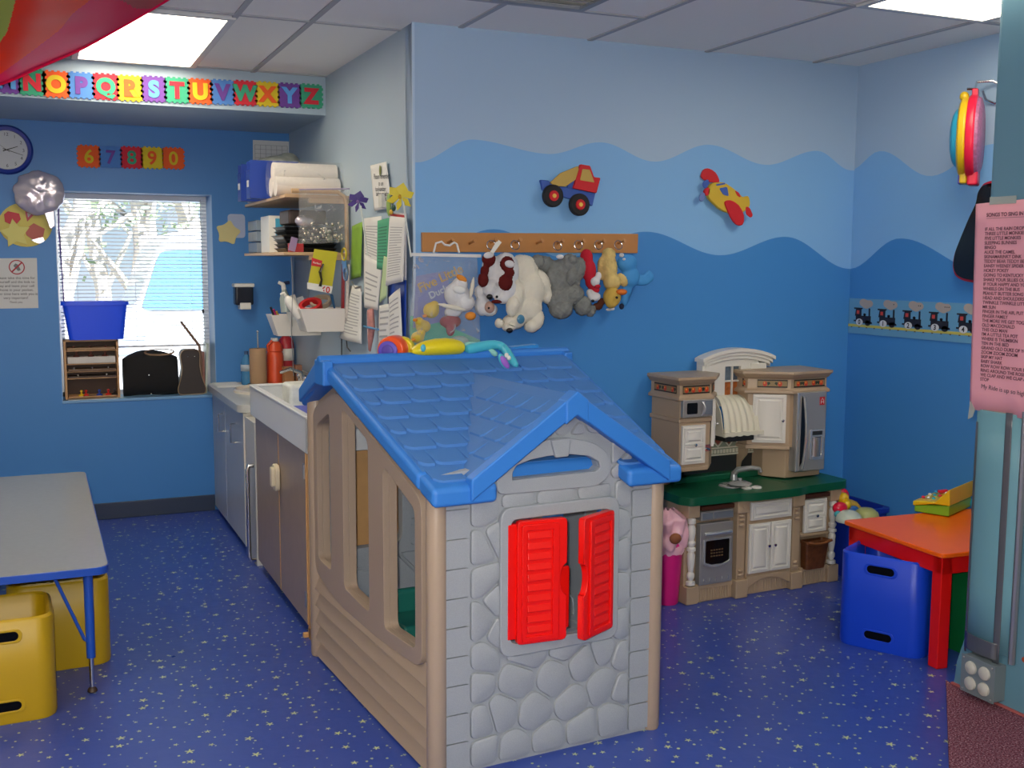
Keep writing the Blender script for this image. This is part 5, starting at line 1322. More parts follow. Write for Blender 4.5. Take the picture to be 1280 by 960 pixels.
sheet('striped_card', 'white card with a red and blue top edge behind the rightmost typed sheet', 'card', [(487, 265), (508, 267), (508, 350), (490, 350)], .030, mat('card_border', 'd8d4d8', .5), .003)
C_ = [side(488, 267, .036), side(507, 269, .036), side(507, 272, .036), side(488, 270, .036)]
cardt = [o for o in COL.objects if o.name.startswith('striped_card')][0]
MB().prism(C_, (-.001, 0, 0)).build('red_stripe', mat('stripe_red', 'b8282c', .5), cardt, smooth=False)
MB().prism([side(490, 272, .036), side(506, 273, .036), side(498, 278, .036)], (-.001, 0, 0)).build('blue_point', mat('stripe_blue', '3a5ca8', .5), cardt, smooth=False)
sheet('green_slip', 'narrow pale green slip of paper hanging under the green notice', 'paper', [(480, 320), (486, 322), (483, 372), (474, 380)], .030, mat('slip_green', 'b5cc9c', .6), .004)
sheet('blue_folder', 'dark blue folder hanging behind the lowest white papers', 'folder', [(485, 350), (508, 348), (507, 436), (484, 442)], .010, mat('folder_blue', '2a4fb4', .4), .002)
sheet('notice_sheet', 'white ruled sheet pinned over the left part of the dark blue folder', 'paper', [(474, 382), (489, 379), (487, 432), (473, 432)], .022, pw, .006, 5)
sheet('notice_sheet', 'creased white sheet with a pointed top over the dark blue folder', 'paper', [(486, 372), (500, 360), (503, 424), (487, 428)], .030, pw, .012, 8)
sheet('clip_sheet', 'white typed sheet on a metal clip hanging low and slanting left', 'paper', [(441, 355), (452, 360), (452, 430), (424, 422)], .030, pw, .014, 14)
sheet('clip_sheet', 'second white sheet behind the slanting clipped sheet', 'paper', [(438, 357), (447, 357), (446, 414), (432, 418)], .020, mat('paper_cream', 'c9c8be', .7), .008)
b = MB().tube([side(440, 352, .03), side(444, 360, .035), side(451, 358, .035), side(452, 364, .035)], .004, 6)
tag(b.build('bulldog_clip', steel), 'metal clip gripping the slanting white sheets', 'clip')
tag(MB().bb(XS-.035, XS-.005, 4.77, 4.82, 1.80, 1.86).build('note_pad', mat('note_white', 'c9cbc4', .6, var=.25, vscale=40)), 'small white note pad above the green notice', 'note pad')
# tube of craft things in clear sleeve
t = thing('craft_sleeve', 'clear sleeve of red and white craft sticks hanging low beside the blue folder', 'sleeve', side(464, 440, .03))
b = MB(); pts = [side(463, 388, .035), side(464, 410, .04), side(462, 438, .035)]
b.tube(pts, [.03, .036, .012], 12, flat=.5); b.build('sleeve_body', mat('craft_mix', 'b07a74', .25, var=.7, vscale=30, bump=1, bscale=40), t)
MB().tube([side(455, 408, .06), side(473, 412, .06)], .005, 6).build('tie', mat('tie_blue', '4a8fc0', .4), t)
# scissors and lanyards
t = thing('scissors', 'blue and yellow handled scissors hanging at the shelf end', 'scissors', side(430, 335, .05))
c_ = side(430, 318, .055); 
MB().tube([c_+Vector((0, .042*cos(a*pi/8), .03*sin(a*pi/8))) for a in range(17)], .005, 6).build('handle', mat('handle_yellow', 'c9b42c', .4), t)
c_ = side(432, 343, .055); MB().tube([c_+Vector((0, .035*cos(a*pi/8), .03*sin(a*pi/8))) for a in range(17)], .005, 6).build('handle', mat('handle_grey_blue', '55739c', .4), t)
MB().prism([side(428, 322, .05), side(432, 322, .05), side(434, 340, .05), side(429, 340, .05)], (-.004, 0, 0)).build('blade', mat('blade_blue', '3d7fc4', .3), t)
for i, (x0, x1, cc_, lab) in enumerate(((427, 426, 'b0282c', 'red patterned lanyard hanging under the scissors'), (433, 431, 'c9c4c0', 'white and red lanyard hanging right of the red one'))):
    sheet('lanyard', lab, 'lanyard', [(x0, 330), (x0+4, 330), (x1+4, 400), (x1, 404)], .03+.006*i, mat('lanyard_%d' % i, cc_, .6, var=.5, vscale=60), .006)
tag(MB().tube([side(427, 400, .03), side(427, 440, .03), side(427, 475, .03)], .003, 6).build('black_cord', black), 'thin black cord hanging straight down below the lanyards', 'cord')
tag(MB().tube([side(433, 425, .03), side(434, 434, .03), side(438, 439, .03)], .003, 6).build('cord_tip', black), 'short curled black cord end beside the straight black cord', 'cord')
# yellow packet with the hair brush picture
yk = 5.40
P_ = lambda x, y, o=0: at(x, y, 'Y', yk-o)
t = thing('comb_packet', 'yellow packet with a dark comb picture and red 60 hanging under the shelf', 'packet', P_(402, 366))
MB().prism([P_(393, 311), P_(422, 315), P_(414, 367), P_(384, 361)], (0, .003, 0)).build('card', mat('packet_yellow', 'c8bf2a', .35), t, smooth=False)
MB().prism([P_(384, 353, .001), P_(416, 358, .001), P_(414, 367, .001), P_(384, 361, .001)], (0, .001, 0)).build('white_foot', white, t, smooth=False)
MB().prism([P_(390, 322, .001), P_(403, 326, .001), P_(401, 334, .001), P_(389, 332, .001)], (0, .001, 0)).build('red_flash', mat('flash_red', 'c8242c', .4), t, smooth=False)
MB().tube([P_(404, 330, .004), P_(400, 340, .006), P_(402, 350, .004), P_(400, 358, .003)], [.012, .02, .014, .022], 10, flat=.35).build('comb', black, t)
text('price_mark', '60', mat('flash_red'), t, P_(402, 365, .002), (1, 0, -.1), (0, 0, 1), .042, .0003, .001)
text('maker_mark', 'Perfect', white, t, P_(391, 329, .0022), (1, 0, -.2), (0, 0, 1), .014, .0002, 0)
# two white wall bins with tape, bottles and pens
def wallbin(label, x0, x1, y0, y1, ztop, h, tilt):
    t = thing('wall_bin', label, 'bin', ((x0+x1)/2, (y0+y1)/2, ztop-h), 0)
    b = MB(); A = [(x0-.02, y0), (x1, y0), (x1, y1), (x0-.02, y1)]; B = [(x0+.02, y0+.015), (x1, y0+.015), (x1, y1-.015), (x0+.02, y1-.015)]
    I = [(x0-.014, y0+.006), (x1-.006, y0+.006), (x1-.006, y1-.006), (x0-.014, y1-.006)]
    b.loft([[Vector((x, y, ztop-h)) for x, y in B], [Vector((x, y, ztop+(tilt if y == y0 else 0))) for x, y in A], [Vector((x, y, ztop+(tilt if x < 9 and y < y0+.01 else 0))) for x, y in I], [Vector((x*.999, y, ztop-h+.01)) for x, y in B]])
    b.build('bin_body', mat('bin_white', 'dedad4', .4), t, bevel=.002); return t
wallbin('larger white wall bin holding a roll of red tape', 1.245, XS-.004, 5.42, 5.62, 1.315, .12, .0)
wallbin('smaller white wall bin of pens and papers near the corner', 1.225, XS-.004, 6.05, 6.20, 1.255, .12, .0)
b = MB(); c_ = Vector((1.30, 5.50, 1.325)); R3 = Matrix.Rotation(rad(-20), 3, 'Y') @ Matrix.Rotation(rad(25), 3, 'X')
def ringtube(c, R_, r, w_, th, m_, name, lab, cat):
    b = MB().lathe([(r-th, -w_/2), (r, -w_/2), (r, w_/2), (r-th, w_/2), (r-th, -w_/2)], (0, 0, 0), 28, caps=False); b.xf(Matrix.Translation(c) @ R_.to_4x4()); return tag(b.build(name, m_), lab, cat)
ringtube(c_, R3, .06, .03, .018, mat('tape_red', 'b8242a', .35), 'tape_roll', 'roll of red tape standing in the larger white wall bin', 'tape')
ringtube(c_+Vector((.06, .03, .02)), R3, .055, .025, .012, mat('tape_clear', 'a89c8c', .35), 'tape_roll', 'roll of clear tape behind the red tape in the wall bin', 'tape')
t = thing('lotion_bottle', 'white lotion bottle leaning left out of the larger wall bin', 'bottle', (1.20, 5.52, 1.24))
p0, p1 = Vector((1.245, 5.50, 1.27)), Vector((1.175, 5.50, 1.375))
MB().tube([p0, p0.lerp(p1, .8), p0.lerp(p1, .92), p1], [.026, .026, .018, .01], 16).build('bottle_body', white, t)
MB().tube([p1, p1+Vector((-.012, 0, .018)), p1+Vector((-.03, -.0, .012))], [.008, .008, .005], 8).build('pump', white, t)
t = thing('spray_bottle', 'spray bottle with a white and navy trigger head near the corner', 'spray bottle', (1.19, 6.0, 1.2))
q0 = at(358, 390, 'Y', 6.0); q1 = at(355, 362, 'Y', 6.0)
MB().tube([q0, q0.lerp(q1, .6), q1], [.03, .03, .012], 14).build('bottle_body', mat('bottle_pale', 'a9b7b4', .2, alpha=.8), t)
MB().tube([q1, q1+Vector((-.005, 0, .03)), q1+Vector((-.03, 0, .04))], [.014, .013, .009], 8).build('trigger_head', white, t)
MB().tube([q1+Vector((.0, 0, .035)), q1+Vector((.03, 0, .04))], .009, 8).build('nozzle', mat('dark_navy'), t)
for k, (cc_, lab) in enumerate((('16181c', 'black marker pen in the smaller wall bin'), ('b02a6c', 'pink marker pen in the smaller wall bin'), ('b89a30', 'mustard yellow pencil in the smaller wall bin'))):
    tag(MB().cyl((1.235+.014*k, 6.07, 1.22), (1.205+.016*k, 6.055, 1.30-.012*k), .006, .006, 8).build('pen', mat('pen_%d' % k, cc_, .4)), lab, 'pen')
for k in range(3):
    tag(MB().box((1.30+.045*k, 6.04, 1.30-.01*k), (.038, .003, .16), Matrix.Rotation(rad(-18), 3, 'Y')).build('folded_paper', pw), ['folded white paper nearest the pens in the smaller wall bin', 'middle folded white paper in the smaller wall bin', 'folded white paper nearest the larger wall bin'][k], 'paper')
tag(MB().tube([(1.43, 5.52, 1.31), (1.41, 5.50, 1.38)], [.012, .02], 8, flat=.4).build('hair_brush', mat('brush_blue', '2f6ea8', .4)), 'small blue brush standing at the back of the larger wall bin', 'brush')
tag(MB().tube([at(364, 322, 'Y', 5.44), at(366, 360, 'Y', 5.44), at(364, 410, 'Y', 5.44), at(367, 470, 'Y', 5.50)], .0022, 5).build('hanging_wire', steel), 'thin wire hanging from the lower shelf down to the faucet', 'wire')
# height chart strip behind the packet
sheet('measure_chart', 'grey measuring chart with short black marks under the shelf', 'chart', [(368, 322), (388, 322), (386, 372), (368, 372)], .004, mat('chart_grey', '8d97a4', .6), .001)
# pinwheel flowers
def flower(label, px, py, r, m_, n, ymid, m2):
    c = side(px, py, .07); t = thing('pinwheel_flower', label, 'paper flower', c)
    for k in range(n):
        a = 2*pi*k/n+.3; T_ = Vector((.9, -.43, 0)); e = T_*cos(a)+Vector((0, 0, sin(a))); s_ = -T_*sin(a)+Vector((0, 0, cos(a)))
        p = [c, c+e*r*.55+s_*r*.33+Vector((-.012, 0, 0)), c+e*r+Vector((-.004, 0, 0)), c+e*r*.55-s_*r*.30+Vector((.004, 0, 0))]
        MB().prism(p, (-.003, 0, 0)).build('petal', m_, t, bevel=.001)
    MB().ell(c+Vector((-.008, 0, 0)), (.006, r*.16, r*.16)).build('flower_centre', m2, t)
    MB().cyl(c+Vector((.004, -.01, -.02)), c+Vector((.03, -.03, -.25)), .004, seg=8).build('stem', mat('stem_white', 'c9d2cc', .5), t)
flower('purple paper pinwheel flower on the grey wall', 449, 252, .052, mat('petal_purple', '3d2a7c', .5), 6, 5.2, mat('centre_mauve', '7a5a9c', .5))
flower('yellow paper daffodil on the grey wall near the white corner', 502, 246, .06, mat('petal_yellow', 'd8c62c', .5), 6, 4.6, mat('centre_gold', 'c79a20', .5))
t = thing('bird_clip', 'small green and yellow paper bird pinned above the green notice', 'decoration', side(488, 258, .04))
MB().ell(side(486, 256, .05), (.01, .018, .05)).build('body', mat('bird_green', '8fae5a', .6), t); MB().ell(side(492, 260, .05), (.008, .02, .015)).build('wing', mat('bird_dark_green', '1f4a3a', .6), t); MB().ell(side(489, 265, .05), (.008, .016, .012)).build('beak', mat('bird_yellow', 'd0a838', .6), t)
# ------------------------------------------------------------------ peg rack and what hangs on it
t = thing('peg_rack', 'long honey wood peg rail screwed to the wavy blue wall', 'peg rail', (2.057, YM-.02, 1.60))
rw = mat('rail_wood', 'b8804a', .35, var=.15, vscale=9)
MB().prism([at(526, 290.5, 'Y', YM)+Vector((0, -.001, 0)), at(795.5, 292.5, 'Y', YM)+Vector((0, -.001, 0)), at(794.6, 316.5, 'Y', YM)+Vector((0, -.001, 0)), at(526, 315, 'Y', YM)+Vector((0, -.001, 0))], (0, -.018, 0)).build('rail', rw, t, bevel=.002)
for x, y in [(560, 303), (587, 304), (614, 303), (644, 303), (671, 304), (697, 304), (723, 304), (748, 304), (773, 304)]:
    p = at(x, y, 'Y', YM-.02)
    MB().tube([p, p+Vector((0, -.045, .008)), p+Vector((0, -.055, .010)), p+Vector((0, -.062, .011))], [.006, .005, .009, .008], 10).build('peg', rw, t)
YH = YM-.10
hp = lambda x, y, d=0: at(x, y, 'Y', YH-d)
ringm = mat('ring_steel', 'b4b6b8', .2, .9)
def sring(lab, x, y):
    c = at(x, y, 'Y', YM-.062); return tag(MB().tube([c+Vector((.020*cos(a*pi/9), .004*sin(a*pi/9), -.008+.020*sin(a*pi/9))) for a in range(19)], .0022, 6).build('split_ring', ringm), lab, 'ring', None)
for lab, x, y in (('steel ring over the peg above the brown and white dog', 614, 304), ('steel ring over the peg above the white bear', 644, 304), ('steel ring over the peg above the grey koala', 697, 305), ('steel ring over the peg above the red toy', 723, 304), ('steel ring over the peg above the yellow chick', 748, 304), ('steel ring over the last peg above the blue toy', 773, 304)): sring(lab, x, y)
def plush(name, label, parts, loc, mats, res=.0055, disp=.009, dscale=.006):
    """parts: list of (part name, material, [blobs]); the first is the body"""
    t = thing(name, label, 'plush toy', loc)
    for pn, m_, blobs in parts:
        b = MB()
        for q in blobs:
            x, y, d, rx, rz = q[:5]; ry = q[5] if len(q) > 5 else min(rx, rz); an = q[6] if len(q) > 6 else 0
            b.ell(hp(x, y, d), (rx, ry, rz), Matrix.Rotation(rad(an), 3, 'Y'), 14)
        small = all(max(q[3], q[4]) < .016 for q in blobs)
        b.build(pn, m_, t, remesh=0 if small or len(blobs) == 1 and max(blobs[0][3:5]) < .03 else res, disp=disp if not small and pn in ('body', 'fur_patch', 'arm') else 0, dscale=dscale)
    return t
k_ = 1/255.  # metres per photo pixel on this plane is about 1/257
furw = mat('fur_cream', 'd8d3c4', .95, spec=.1, bump=1, bscale=260); furd = mat('fur_white', 'd6d6d8', .95, spec=.1, bump=1, bscale=260); furb = mat('fur_maroon', '5c1f1e', .9, spec=.1, bump=1, bscale=260)
furg = mat('fur_grey', '7d807e', .98, spec=.05, var=.35, vscale=45, bump=1, bscale=160); nose = mat('nose_black', '101012', .25)
# dog, hanging upside down
plush('plush_dog', 'white plush dog with dark maroon ear and paw patches on the rail', [
 ('body', furd, [(612, 334, .02, .034, .05), (614, 360, .03, .04, .04), (632, 340, .03, .06, .085), (634, 362, .045, .052, .05), (624, 328, .02, .03, .03), (640, 330, .02, .03, .03), (628, 372, .055, .038, .028), (652, 345, .0, .03, .05)]),
 ('fur_patch', furb, [(611, 324, .045, .030, .032), (606, 338, .045, .020, .02), (604, 350, .04, .024, .032)]),
 ('fur_patch', furb, [(634, 330, .085, .034, .034, .02), (637, 341, .095, .022, .022), (632, 353, .095, .034, .036, .02)]),
 ('paw_pad', furd, [(611, 319, .066, .024, .014, .012, -8)]), ('paw_pad', furd, [(637, 330, .103, .022, .016, .012, 10)]),
 ('nose', nose, [(612, 371, .10, .014, .012)]), ('eye', nose, [(621, 371, .095, .006, .006)]), ('mouth', furb, [(621, 377, .07, .03, .010)])], hp(630, 380), None)
tag(MB().prism([at(612, 316, 'Y', YM-.075), at(616, 318, 'Y', YM-.075), at(627, 303, 'Y', YM-.075), at(622, 299, 'Y', YM-.075)], (0, -.001, 0)).build('fabric_tag', white), 'white fabric strip through the ring above the plush dog', 'tag')
plush('plush_lamb', 'small white plush lamb with a pinkish face hanging below the dog', [
 ('body', furd, [(603, 382, .0, .035, .045), (612, 387, .02, .035, .03), (600, 365, .0, .026, .03)]),
 ('face', mat('plush_pink_tan', 'b59284', .9), [(612, 384, .045, .022, .026)]), ('eye', nose, [(611, 385, .07, .005, .005)])], hp(607, 396), None)
plush('plush_bear', 'big cream white plush bear hanging head down beside the dog', [
 ('body', furw, [(656, 340, .02, .065, .075, .05), (662, 362, .03, .075, .09, .06), (660, 385, .04, .065, .07, .055), (650, 328, .01, .035, .035), (645, 370, .06, .04, .075, .035), (642, 402, .05, .05, .035, .045), (636, 409, .07, .030, .020, .03)]),
 ('arm', furw, [(678, 352, .04, .032, .06, .032, -28), (684, 370, .04, .026, .035, .026)]),
 ('arm', furw, [(670, 400, .06, .036, .05, .034, 20), (664, 408, .06, .034, .028, .03)]),
 ('arm', furw, [(641, 382, .075, .030, .05, .03, 10)]),
 ('ear', furw, [(624, 404, .05, .020, .022)]),
 ('nose', nose, [(637, 413, .108, .015, .011)]), ('mouth', mat('stitch_green', '4a5a50', .8), [(640, 407, .096, .016, .002, .003, 20)]), ('button_eye', mat('button_teal', '3f7a9c', .3), [(651, 399, .104, .018, .020, .006)])], hp(655, 418), None)
plush('plush_koala', 'fuzzy dark grey plush koala hanging head down in the middle of the rail', [
 ('body', furg, [(704, 348, .02, .085, .09, .055), (712, 368, .04, .07, .05, .05), (700, 375, .04, .065, .06, .055), (712, 330, .05, .045, .045), (680, 330, .0, .05, .036), (724, 335, .02, .035, .05)]),
 ('arm', furg, [(672, 327, .03, .03, .032), (690, 345, .03, .03, .05, .03, 20)]),
 ('fur_patch', furg, [(701, 386, .06, .055, .045, .045)]), ('fur_patch', furg, [(728, 382, .05, .042, .045, .04), (738, 388, .03, .025, .03)]),
 ('arm', furg, [(716, 325, .085, .024, .022, .02), (715, 345, .08, .024, .045, .02, 8)]), ('label_tag', furd, [(700, 321, .06, .018, .010)])], hp(706, 400), None, disp=.014, dscale=.008)
redf = mat('felt_red', 'b80f2a', .85)
plush('plush_mouse', 'plush in a bright red suit hanging between the koala and the chick', [
 ('body', redf, [(733, 322, .02, .030, .04), (736, 338, .03, .034, .05), (740, 352, .04, .032, .035), (743, 362, .04, .026, .02)]),
 ('glove', furd, [(744, 352, .075, .022, .022), (748, 345, .07, .015, .02)]), ('face', furd, [(743, 371, .05, .032, .022), (738, 366, .04, .02, .02)]),
 ('trim', redf, [(747, 358, .085, .014, .010)]), ('shoe', mat('plush_brown', '5a2c1a', .9), [(747, 383, .02, .026, .018), (752, 377, .02, .018, .018)]), ('eye', nose, [(741, 376, .075, .008, .006)])], hp(742, 390), None, disp=.002)
ylf = mat('fur_straw', 'd0b878', .95, spec=.1, var=.25, vscale=40, bump=1, bscale=140)
plush('plush_chick', 'straw yellow plush chick with orange beak hanging head down', [
 ('body', ylf, [(761, 318, .02, .032, .03), (762, 335, .03, .036, .06), (765, 352, .035, .042, .04), (752, 335, .01, .02, .055)]),
 ('arm', ylf, [(778, 350, .04, .022, .036, .02, -35)]), ('head', mat('fur_gold', 'c0a04a', .95, bump=1, bscale=140), [(765, 371, .05, .042, .046), (764, 378, .06, .028, .028)]),
 ('beak', mat('beak_orange', 'd06a12', .6), [(777, 365, .085, .028, .014, .018)]), ('eye', nose, [(771, 372, .098, .006, .006)]),
 ('tuft', furd, [(761, 387, .04, .018, .008), (766, 386, .04, .012, .010)])], hp(766, 390), None)
blf = mat('felt_sky', '3f8fd0', .7, var=.15, vscale=12)
plush('plush_dolphin', 'sky blue soft toy with a spread fin at the right end of the rail', [
 ('body', blf, [(784, 329, .01, .052, .042, .028), (788, 346, .01, .05, .05, .022), (783, 362, .0, .028, .04, .018), (781, 375, .0, .02, .03, .015)]),
 ('fin', blf, [(800, 350, -.01, .06, .028, .012, 5), (811, 346, -.01, .028, .03, .009, -25)]),
 ('tip', mat('felt_navy', '14203c', .8), [(777, 383, .0, .012, .014)]), ('label_tag', furd, [(777, 319, .04, .012, .010), (780, 324, .04, .008, .006)])], hp(790, 390), None, disp=0)
# clear hanging bag of ducks
t = thing('hanger_bag', 'clear plastic bag of toy ducks on a white hanger at the rail end', 'bag', hp(555, 440))
hw = mat('hanger_white', 'dcdcda', .35)
MB().prism([hp(513, 316), hp(601, 318), hp(601, 322), hp(513, 320)], (0, -.006, 0)).build('hanger_bar', hw, t, bevel=.001)
MB().tube([hp(542, 316), hp(545, 304), hp(552, 302), hp(556, 306), hp(562, 307), hp(568, 303), hp(571, 305), hp(574, 316)], .0045, 8).build('hanger_hook', hw, t)
B4 = [hp(517, 320), hp(597, 322), hp(601, 444), hp(511, 446)]
def bf(sg):
    def f(u, v):
        p = B4[0].lerp(B4[1], u).lerp(B4[3].lerp(B4[2], u), v)
        return p+Vector((.004*noise.noise(p*25), sg*(.002+.055*sin(pi*u)**.6*sin(pi*(.12+.8*v))**.8*(v**.4))+.006*noise.noise(p*22), 0))
    return f
MB().grid(bf(1), 22, 26).grid(bf(-1), 22, 26).build('clear_film', film('film_clear'), t, ang=80)
tealp = mat('sheet_teal', '4aa68c', .5)
MB().prism([hp(513, 395, -.03), hp(530, 395, -.03), hp(600, 425, -.03), hp(601, 444, -.03), hp(511, 446, -.03)], (0, -.002, 0)).build('teal_lining', tealp, t)
MB().prism([hp(520, 345, -.028), hp(560, 338, -.028), hp(562, 400, -.028), hp(516, 410, -.028)], (0, -.002, 0)).build('lilac_card', mat('card_lilac', '6f78b4', .6), t)
text('print', 'Five Little', mat('print_gold', 'b8963c', .5), t, hp(525, 366, -.022), (1, 0, .45), (-.3, 0, 1), .055, .0004, .001)
text('print', 'Ducks', mat('print_pale', 'b9c4d0', .5), t, hp(538, 374, -.022), (1, 0, .45), (-.3, 0, 1), .042, .0004, .001)
def pl2(name, label, parts, loc): return plush(name, label, parts, loc, None, disp=0)
pl2('plush_duck', 'white plush duck with orange feet inside the clear bag', [
 ('body', furd, [(571, 368, .0, .058, .055, .04), (575, 355, .01, .035, .03), (580, 378, .01, .05, .04, .035), (566, 390, .0, .04, .025)]),
 ('foot', mat('felt_orange', 'd8882c', .8), [(577, 348, .03, .030, .014, .010, 28)]), ('beak', mat('felt_orange'), [(588, 395, .03, .025, .018)]),
 ('ribbon', furw, [(565, 384, .042, .07, .012, .006, 12), (590, 360, .042, .012, .05, .006, 10)]), ('patch', mat('paper_bright'), [(574, 362, .042, .035, .02, .006, 10)])], hp(570, 400))
dk = mat('duck_yellow', 'c9ab2c', .6)
pl2('toy_duck', 'yellow toy duckling highest on the left inside the clear bag', [('body', dk, [(539, 388, .0, .036, .034), (543, 382, .01, .022, .022)]), ('beak', mat('felt_orange'), [(531, 395, .02, .01, .007)])], hp(539, 398))
pl2('toy_duck', 'yellow toy duckling in the middle left inside the clear bag', [('body', dk, [(529, 408, .0, .034, .028), (524, 402, .01, .02, .02)]), ('beak', mat('felt_orange'), [(519, 400, .02, .01, .007)])], hp(528, 418))
pl2('toy_duck', 'yellow toy duckling lowest in the corner of the clear bag', [('body', dk, [(522, 422, .0, .03, .026), (527, 416, .01, .018, .018)]), ('beak', mat('felt_orange'), [(517, 425, .02, .010, .007)])], hp(522, 432))
pl2('toy_bird', 'dark red soft toy at the bottom of the clear bag', [('body', mat('felt_dark_red', '8a2630', .8), [(563, 402, .0, .05, .03, .03), (563, 412, .02, .02, .03)])], hp(563, 422))
pl2('toy_disc', 'pale round translucent toy at the bottom of the clear bag', [('body', mat('disc_pale', '93a59c', .4), [(573, 428, .01, .05, .03, .02)])], hp(573, 438))
# ------------------------------------------------------------------ wall figures
def wfig(name, label, loc): return thing(name, label, 'wall decoration', loc)
wp_ = lambda x, y, d=0: at(x, y, 'Y', YM-d)
t = wfig('toy_truck', 'red, blue and tan toy dump truck cut-out on the wavy wall', wp_(710, 268))
def fig(nm, px, d0, th, m_, r=.004, bev=.004, tt=None):
    pts = [(wp_(x, y).x, wp_(x, y).z) for x, y in px]
    return MB().prism([Vector((x, YM-d0, z)) for x, z in rounded(pts, r, 2)], (0, -th, 0)).build(nm, m_, tt, bevel=bev)
tred = mat('truck_red', 'c81422', .6); tbl = mat('truck_blue', '3a5cae', .6); ttan = mat('truck_tan', 'bfa052', .7); tblk = mat('truck_black', '16161a', .7)
fig('chassis', [(673, 225), (683, 226), (690, 232), (742, 240), (738, 258), (734, 256), (700, 246), (676, 238), (675, 232)], .002, .02, tbl, tt=t)
fig('load_bed', [(684, 229), (697, 217), (719, 208), (720, 222), (703, 234), (690, 233)], .02, .014, ttan, tt=t)
fig('load_bed_back', [(710, 222), (720, 208), (716, 236), (706, 236)], .012, .012, tbl, tt=t)
fig('cab', [(721, 206), (733, 208), (738, 222), (746, 223), (741, 242), (712, 236)], .02, .018, tred, tt=t)
fig('cab_window', [(723, 212), (732, 213), (738, 229), (720, 226)], .038, .003, ttan, tt=t, bev=.001)
for x, y in ((690, 245), (723, 256)):
    c = wp_(x, y, .03); w_ = MB().lathe([(0, 0), (.050, 0), (.050, -.014), (.044, -.02), (0, -.02)], c, 28, ax='Y').build('wheel', tblk, t)
    MB().lathe([(0, -.02), (.024, -.02), (.022, -.025), (0, -.025)], c, 20, ax='Y').build('wheel_hub', tred, w_)
    MB().lathe([(0, -.025), (.010, -.025), (.009, -.028), (0, -.028)], c, 14, ax='Y').build('hub_centre', mat('hub_yellow', 'e8c452', .5), w_)
t = wfig('toy_airplane', 'yellow and red toy airplane with a blue propeller on the wavy wall', wp_(905, 284))
ay = mat('plane_yellow', 'cfae30', .6); 
fig('rear_wing', [(874, 220), (877, 212), (883, 210), (893, 215), (899, 229), (884, 228), (876, 224)], .004, .012, tred, r=.02, tt=t)
fig('fuselage', [(884, 229), (900, 228), (914, 238), (924, 248), (930, 244), (932, 252), (932, 258), (924, 266), (912, 269), (896, 263), (880, 248), (879, 238)], .014, .024, ay, r=.02, tt=t)
fig('nose_cone', [(878, 234), (883, 236), (882, 244), (877, 246), (875, 240)], .02, .018, tred, r=.01, tt=t)
fig('front_wing', [(898, 252), (906, 250), (917, 256), (924, 270), (922, 283), (913, 282), (906, 272)], .036, .012, tred, r=.03, tt=t)
fig('tail_fin', [(926, 258), (931, 260), (935, 270), (932, 273), (926, 268)], .036, .008, tred, r=.01, tt=t)
fig('tail_wing', [(912, 238), (918, 241), (921, 248), (916, 246)], .03, .010, tred, r=.01, tt=t)
fig('cockpit_window', [(893, 236), (903, 234), (905, 246), (898, 244)], .038, .003, tbl, r=.008, bev=.001, tt=t)
fig('cockpit_window', [(889, 231), (900, 229), (901, 231), (890, 233)], .038, .003, tbl, r=.004, bev=.001, tt=t)
fig('propeller_blade', [(873, 228), (880, 224), (882, 230), (877, 237), (873, 234)], .03, .008, tbl, r=.02, tt=t)
fig('propeller_blade', [(870, 243), (875, 240), (877, 247), (873, 253), (868, 251)], .03, .008, mat('blade_pale', '6a7fb8', .6), r=.02, tt=t)
# ------------------------------------------------------------------ train number border on the right wall
wr = lambda x, y, d=0: at(x, y, 'X', XR-d)
A_, B2 = wr(1059.5, 371.7), wr(1058.5, 415.6); zt, zb_ = 1.378, 1.198; ya = min(A_.y, YM-.004)
t = thing('train_border', 'paper border of black numbered toy trains along the right wall', 'wall border', (XR-.002, 3.9, zb_))
MB().bb(XR-.0035, XR-.0005, 2.9, ya, zb_, zt).build('border_paper', mat('border_blue', '5f9ac2', .6), t, smooth=False)
MB().bb(XR-.0045, XR-.003, 2.9, ya, zb_+.035, zb_+.048).build('track', mat('track_yellow', 'b9b45a', .6), t, smooth=False)
b = MB(); y = ya-.02
while y > 2.92: b.bb(XR-.005, XR-.004, y-.010, y, zb_+.031, zb_+.036); y -= .055
b.build('sleepers', mat('sleeper_brown', '5a4a3c', .6), t, smooth=False)
puff = mat('steam_grey', 'a39c98', .7); eng = mat('engine_black', '181b2a', .6)
cxs = [wr(x, y).y for x, y in ((1080, 395), (1112, 398), (1144, 401), (1177.5, 404), (1211, 408))]
st = (cxs[0]-cxs[4])/4
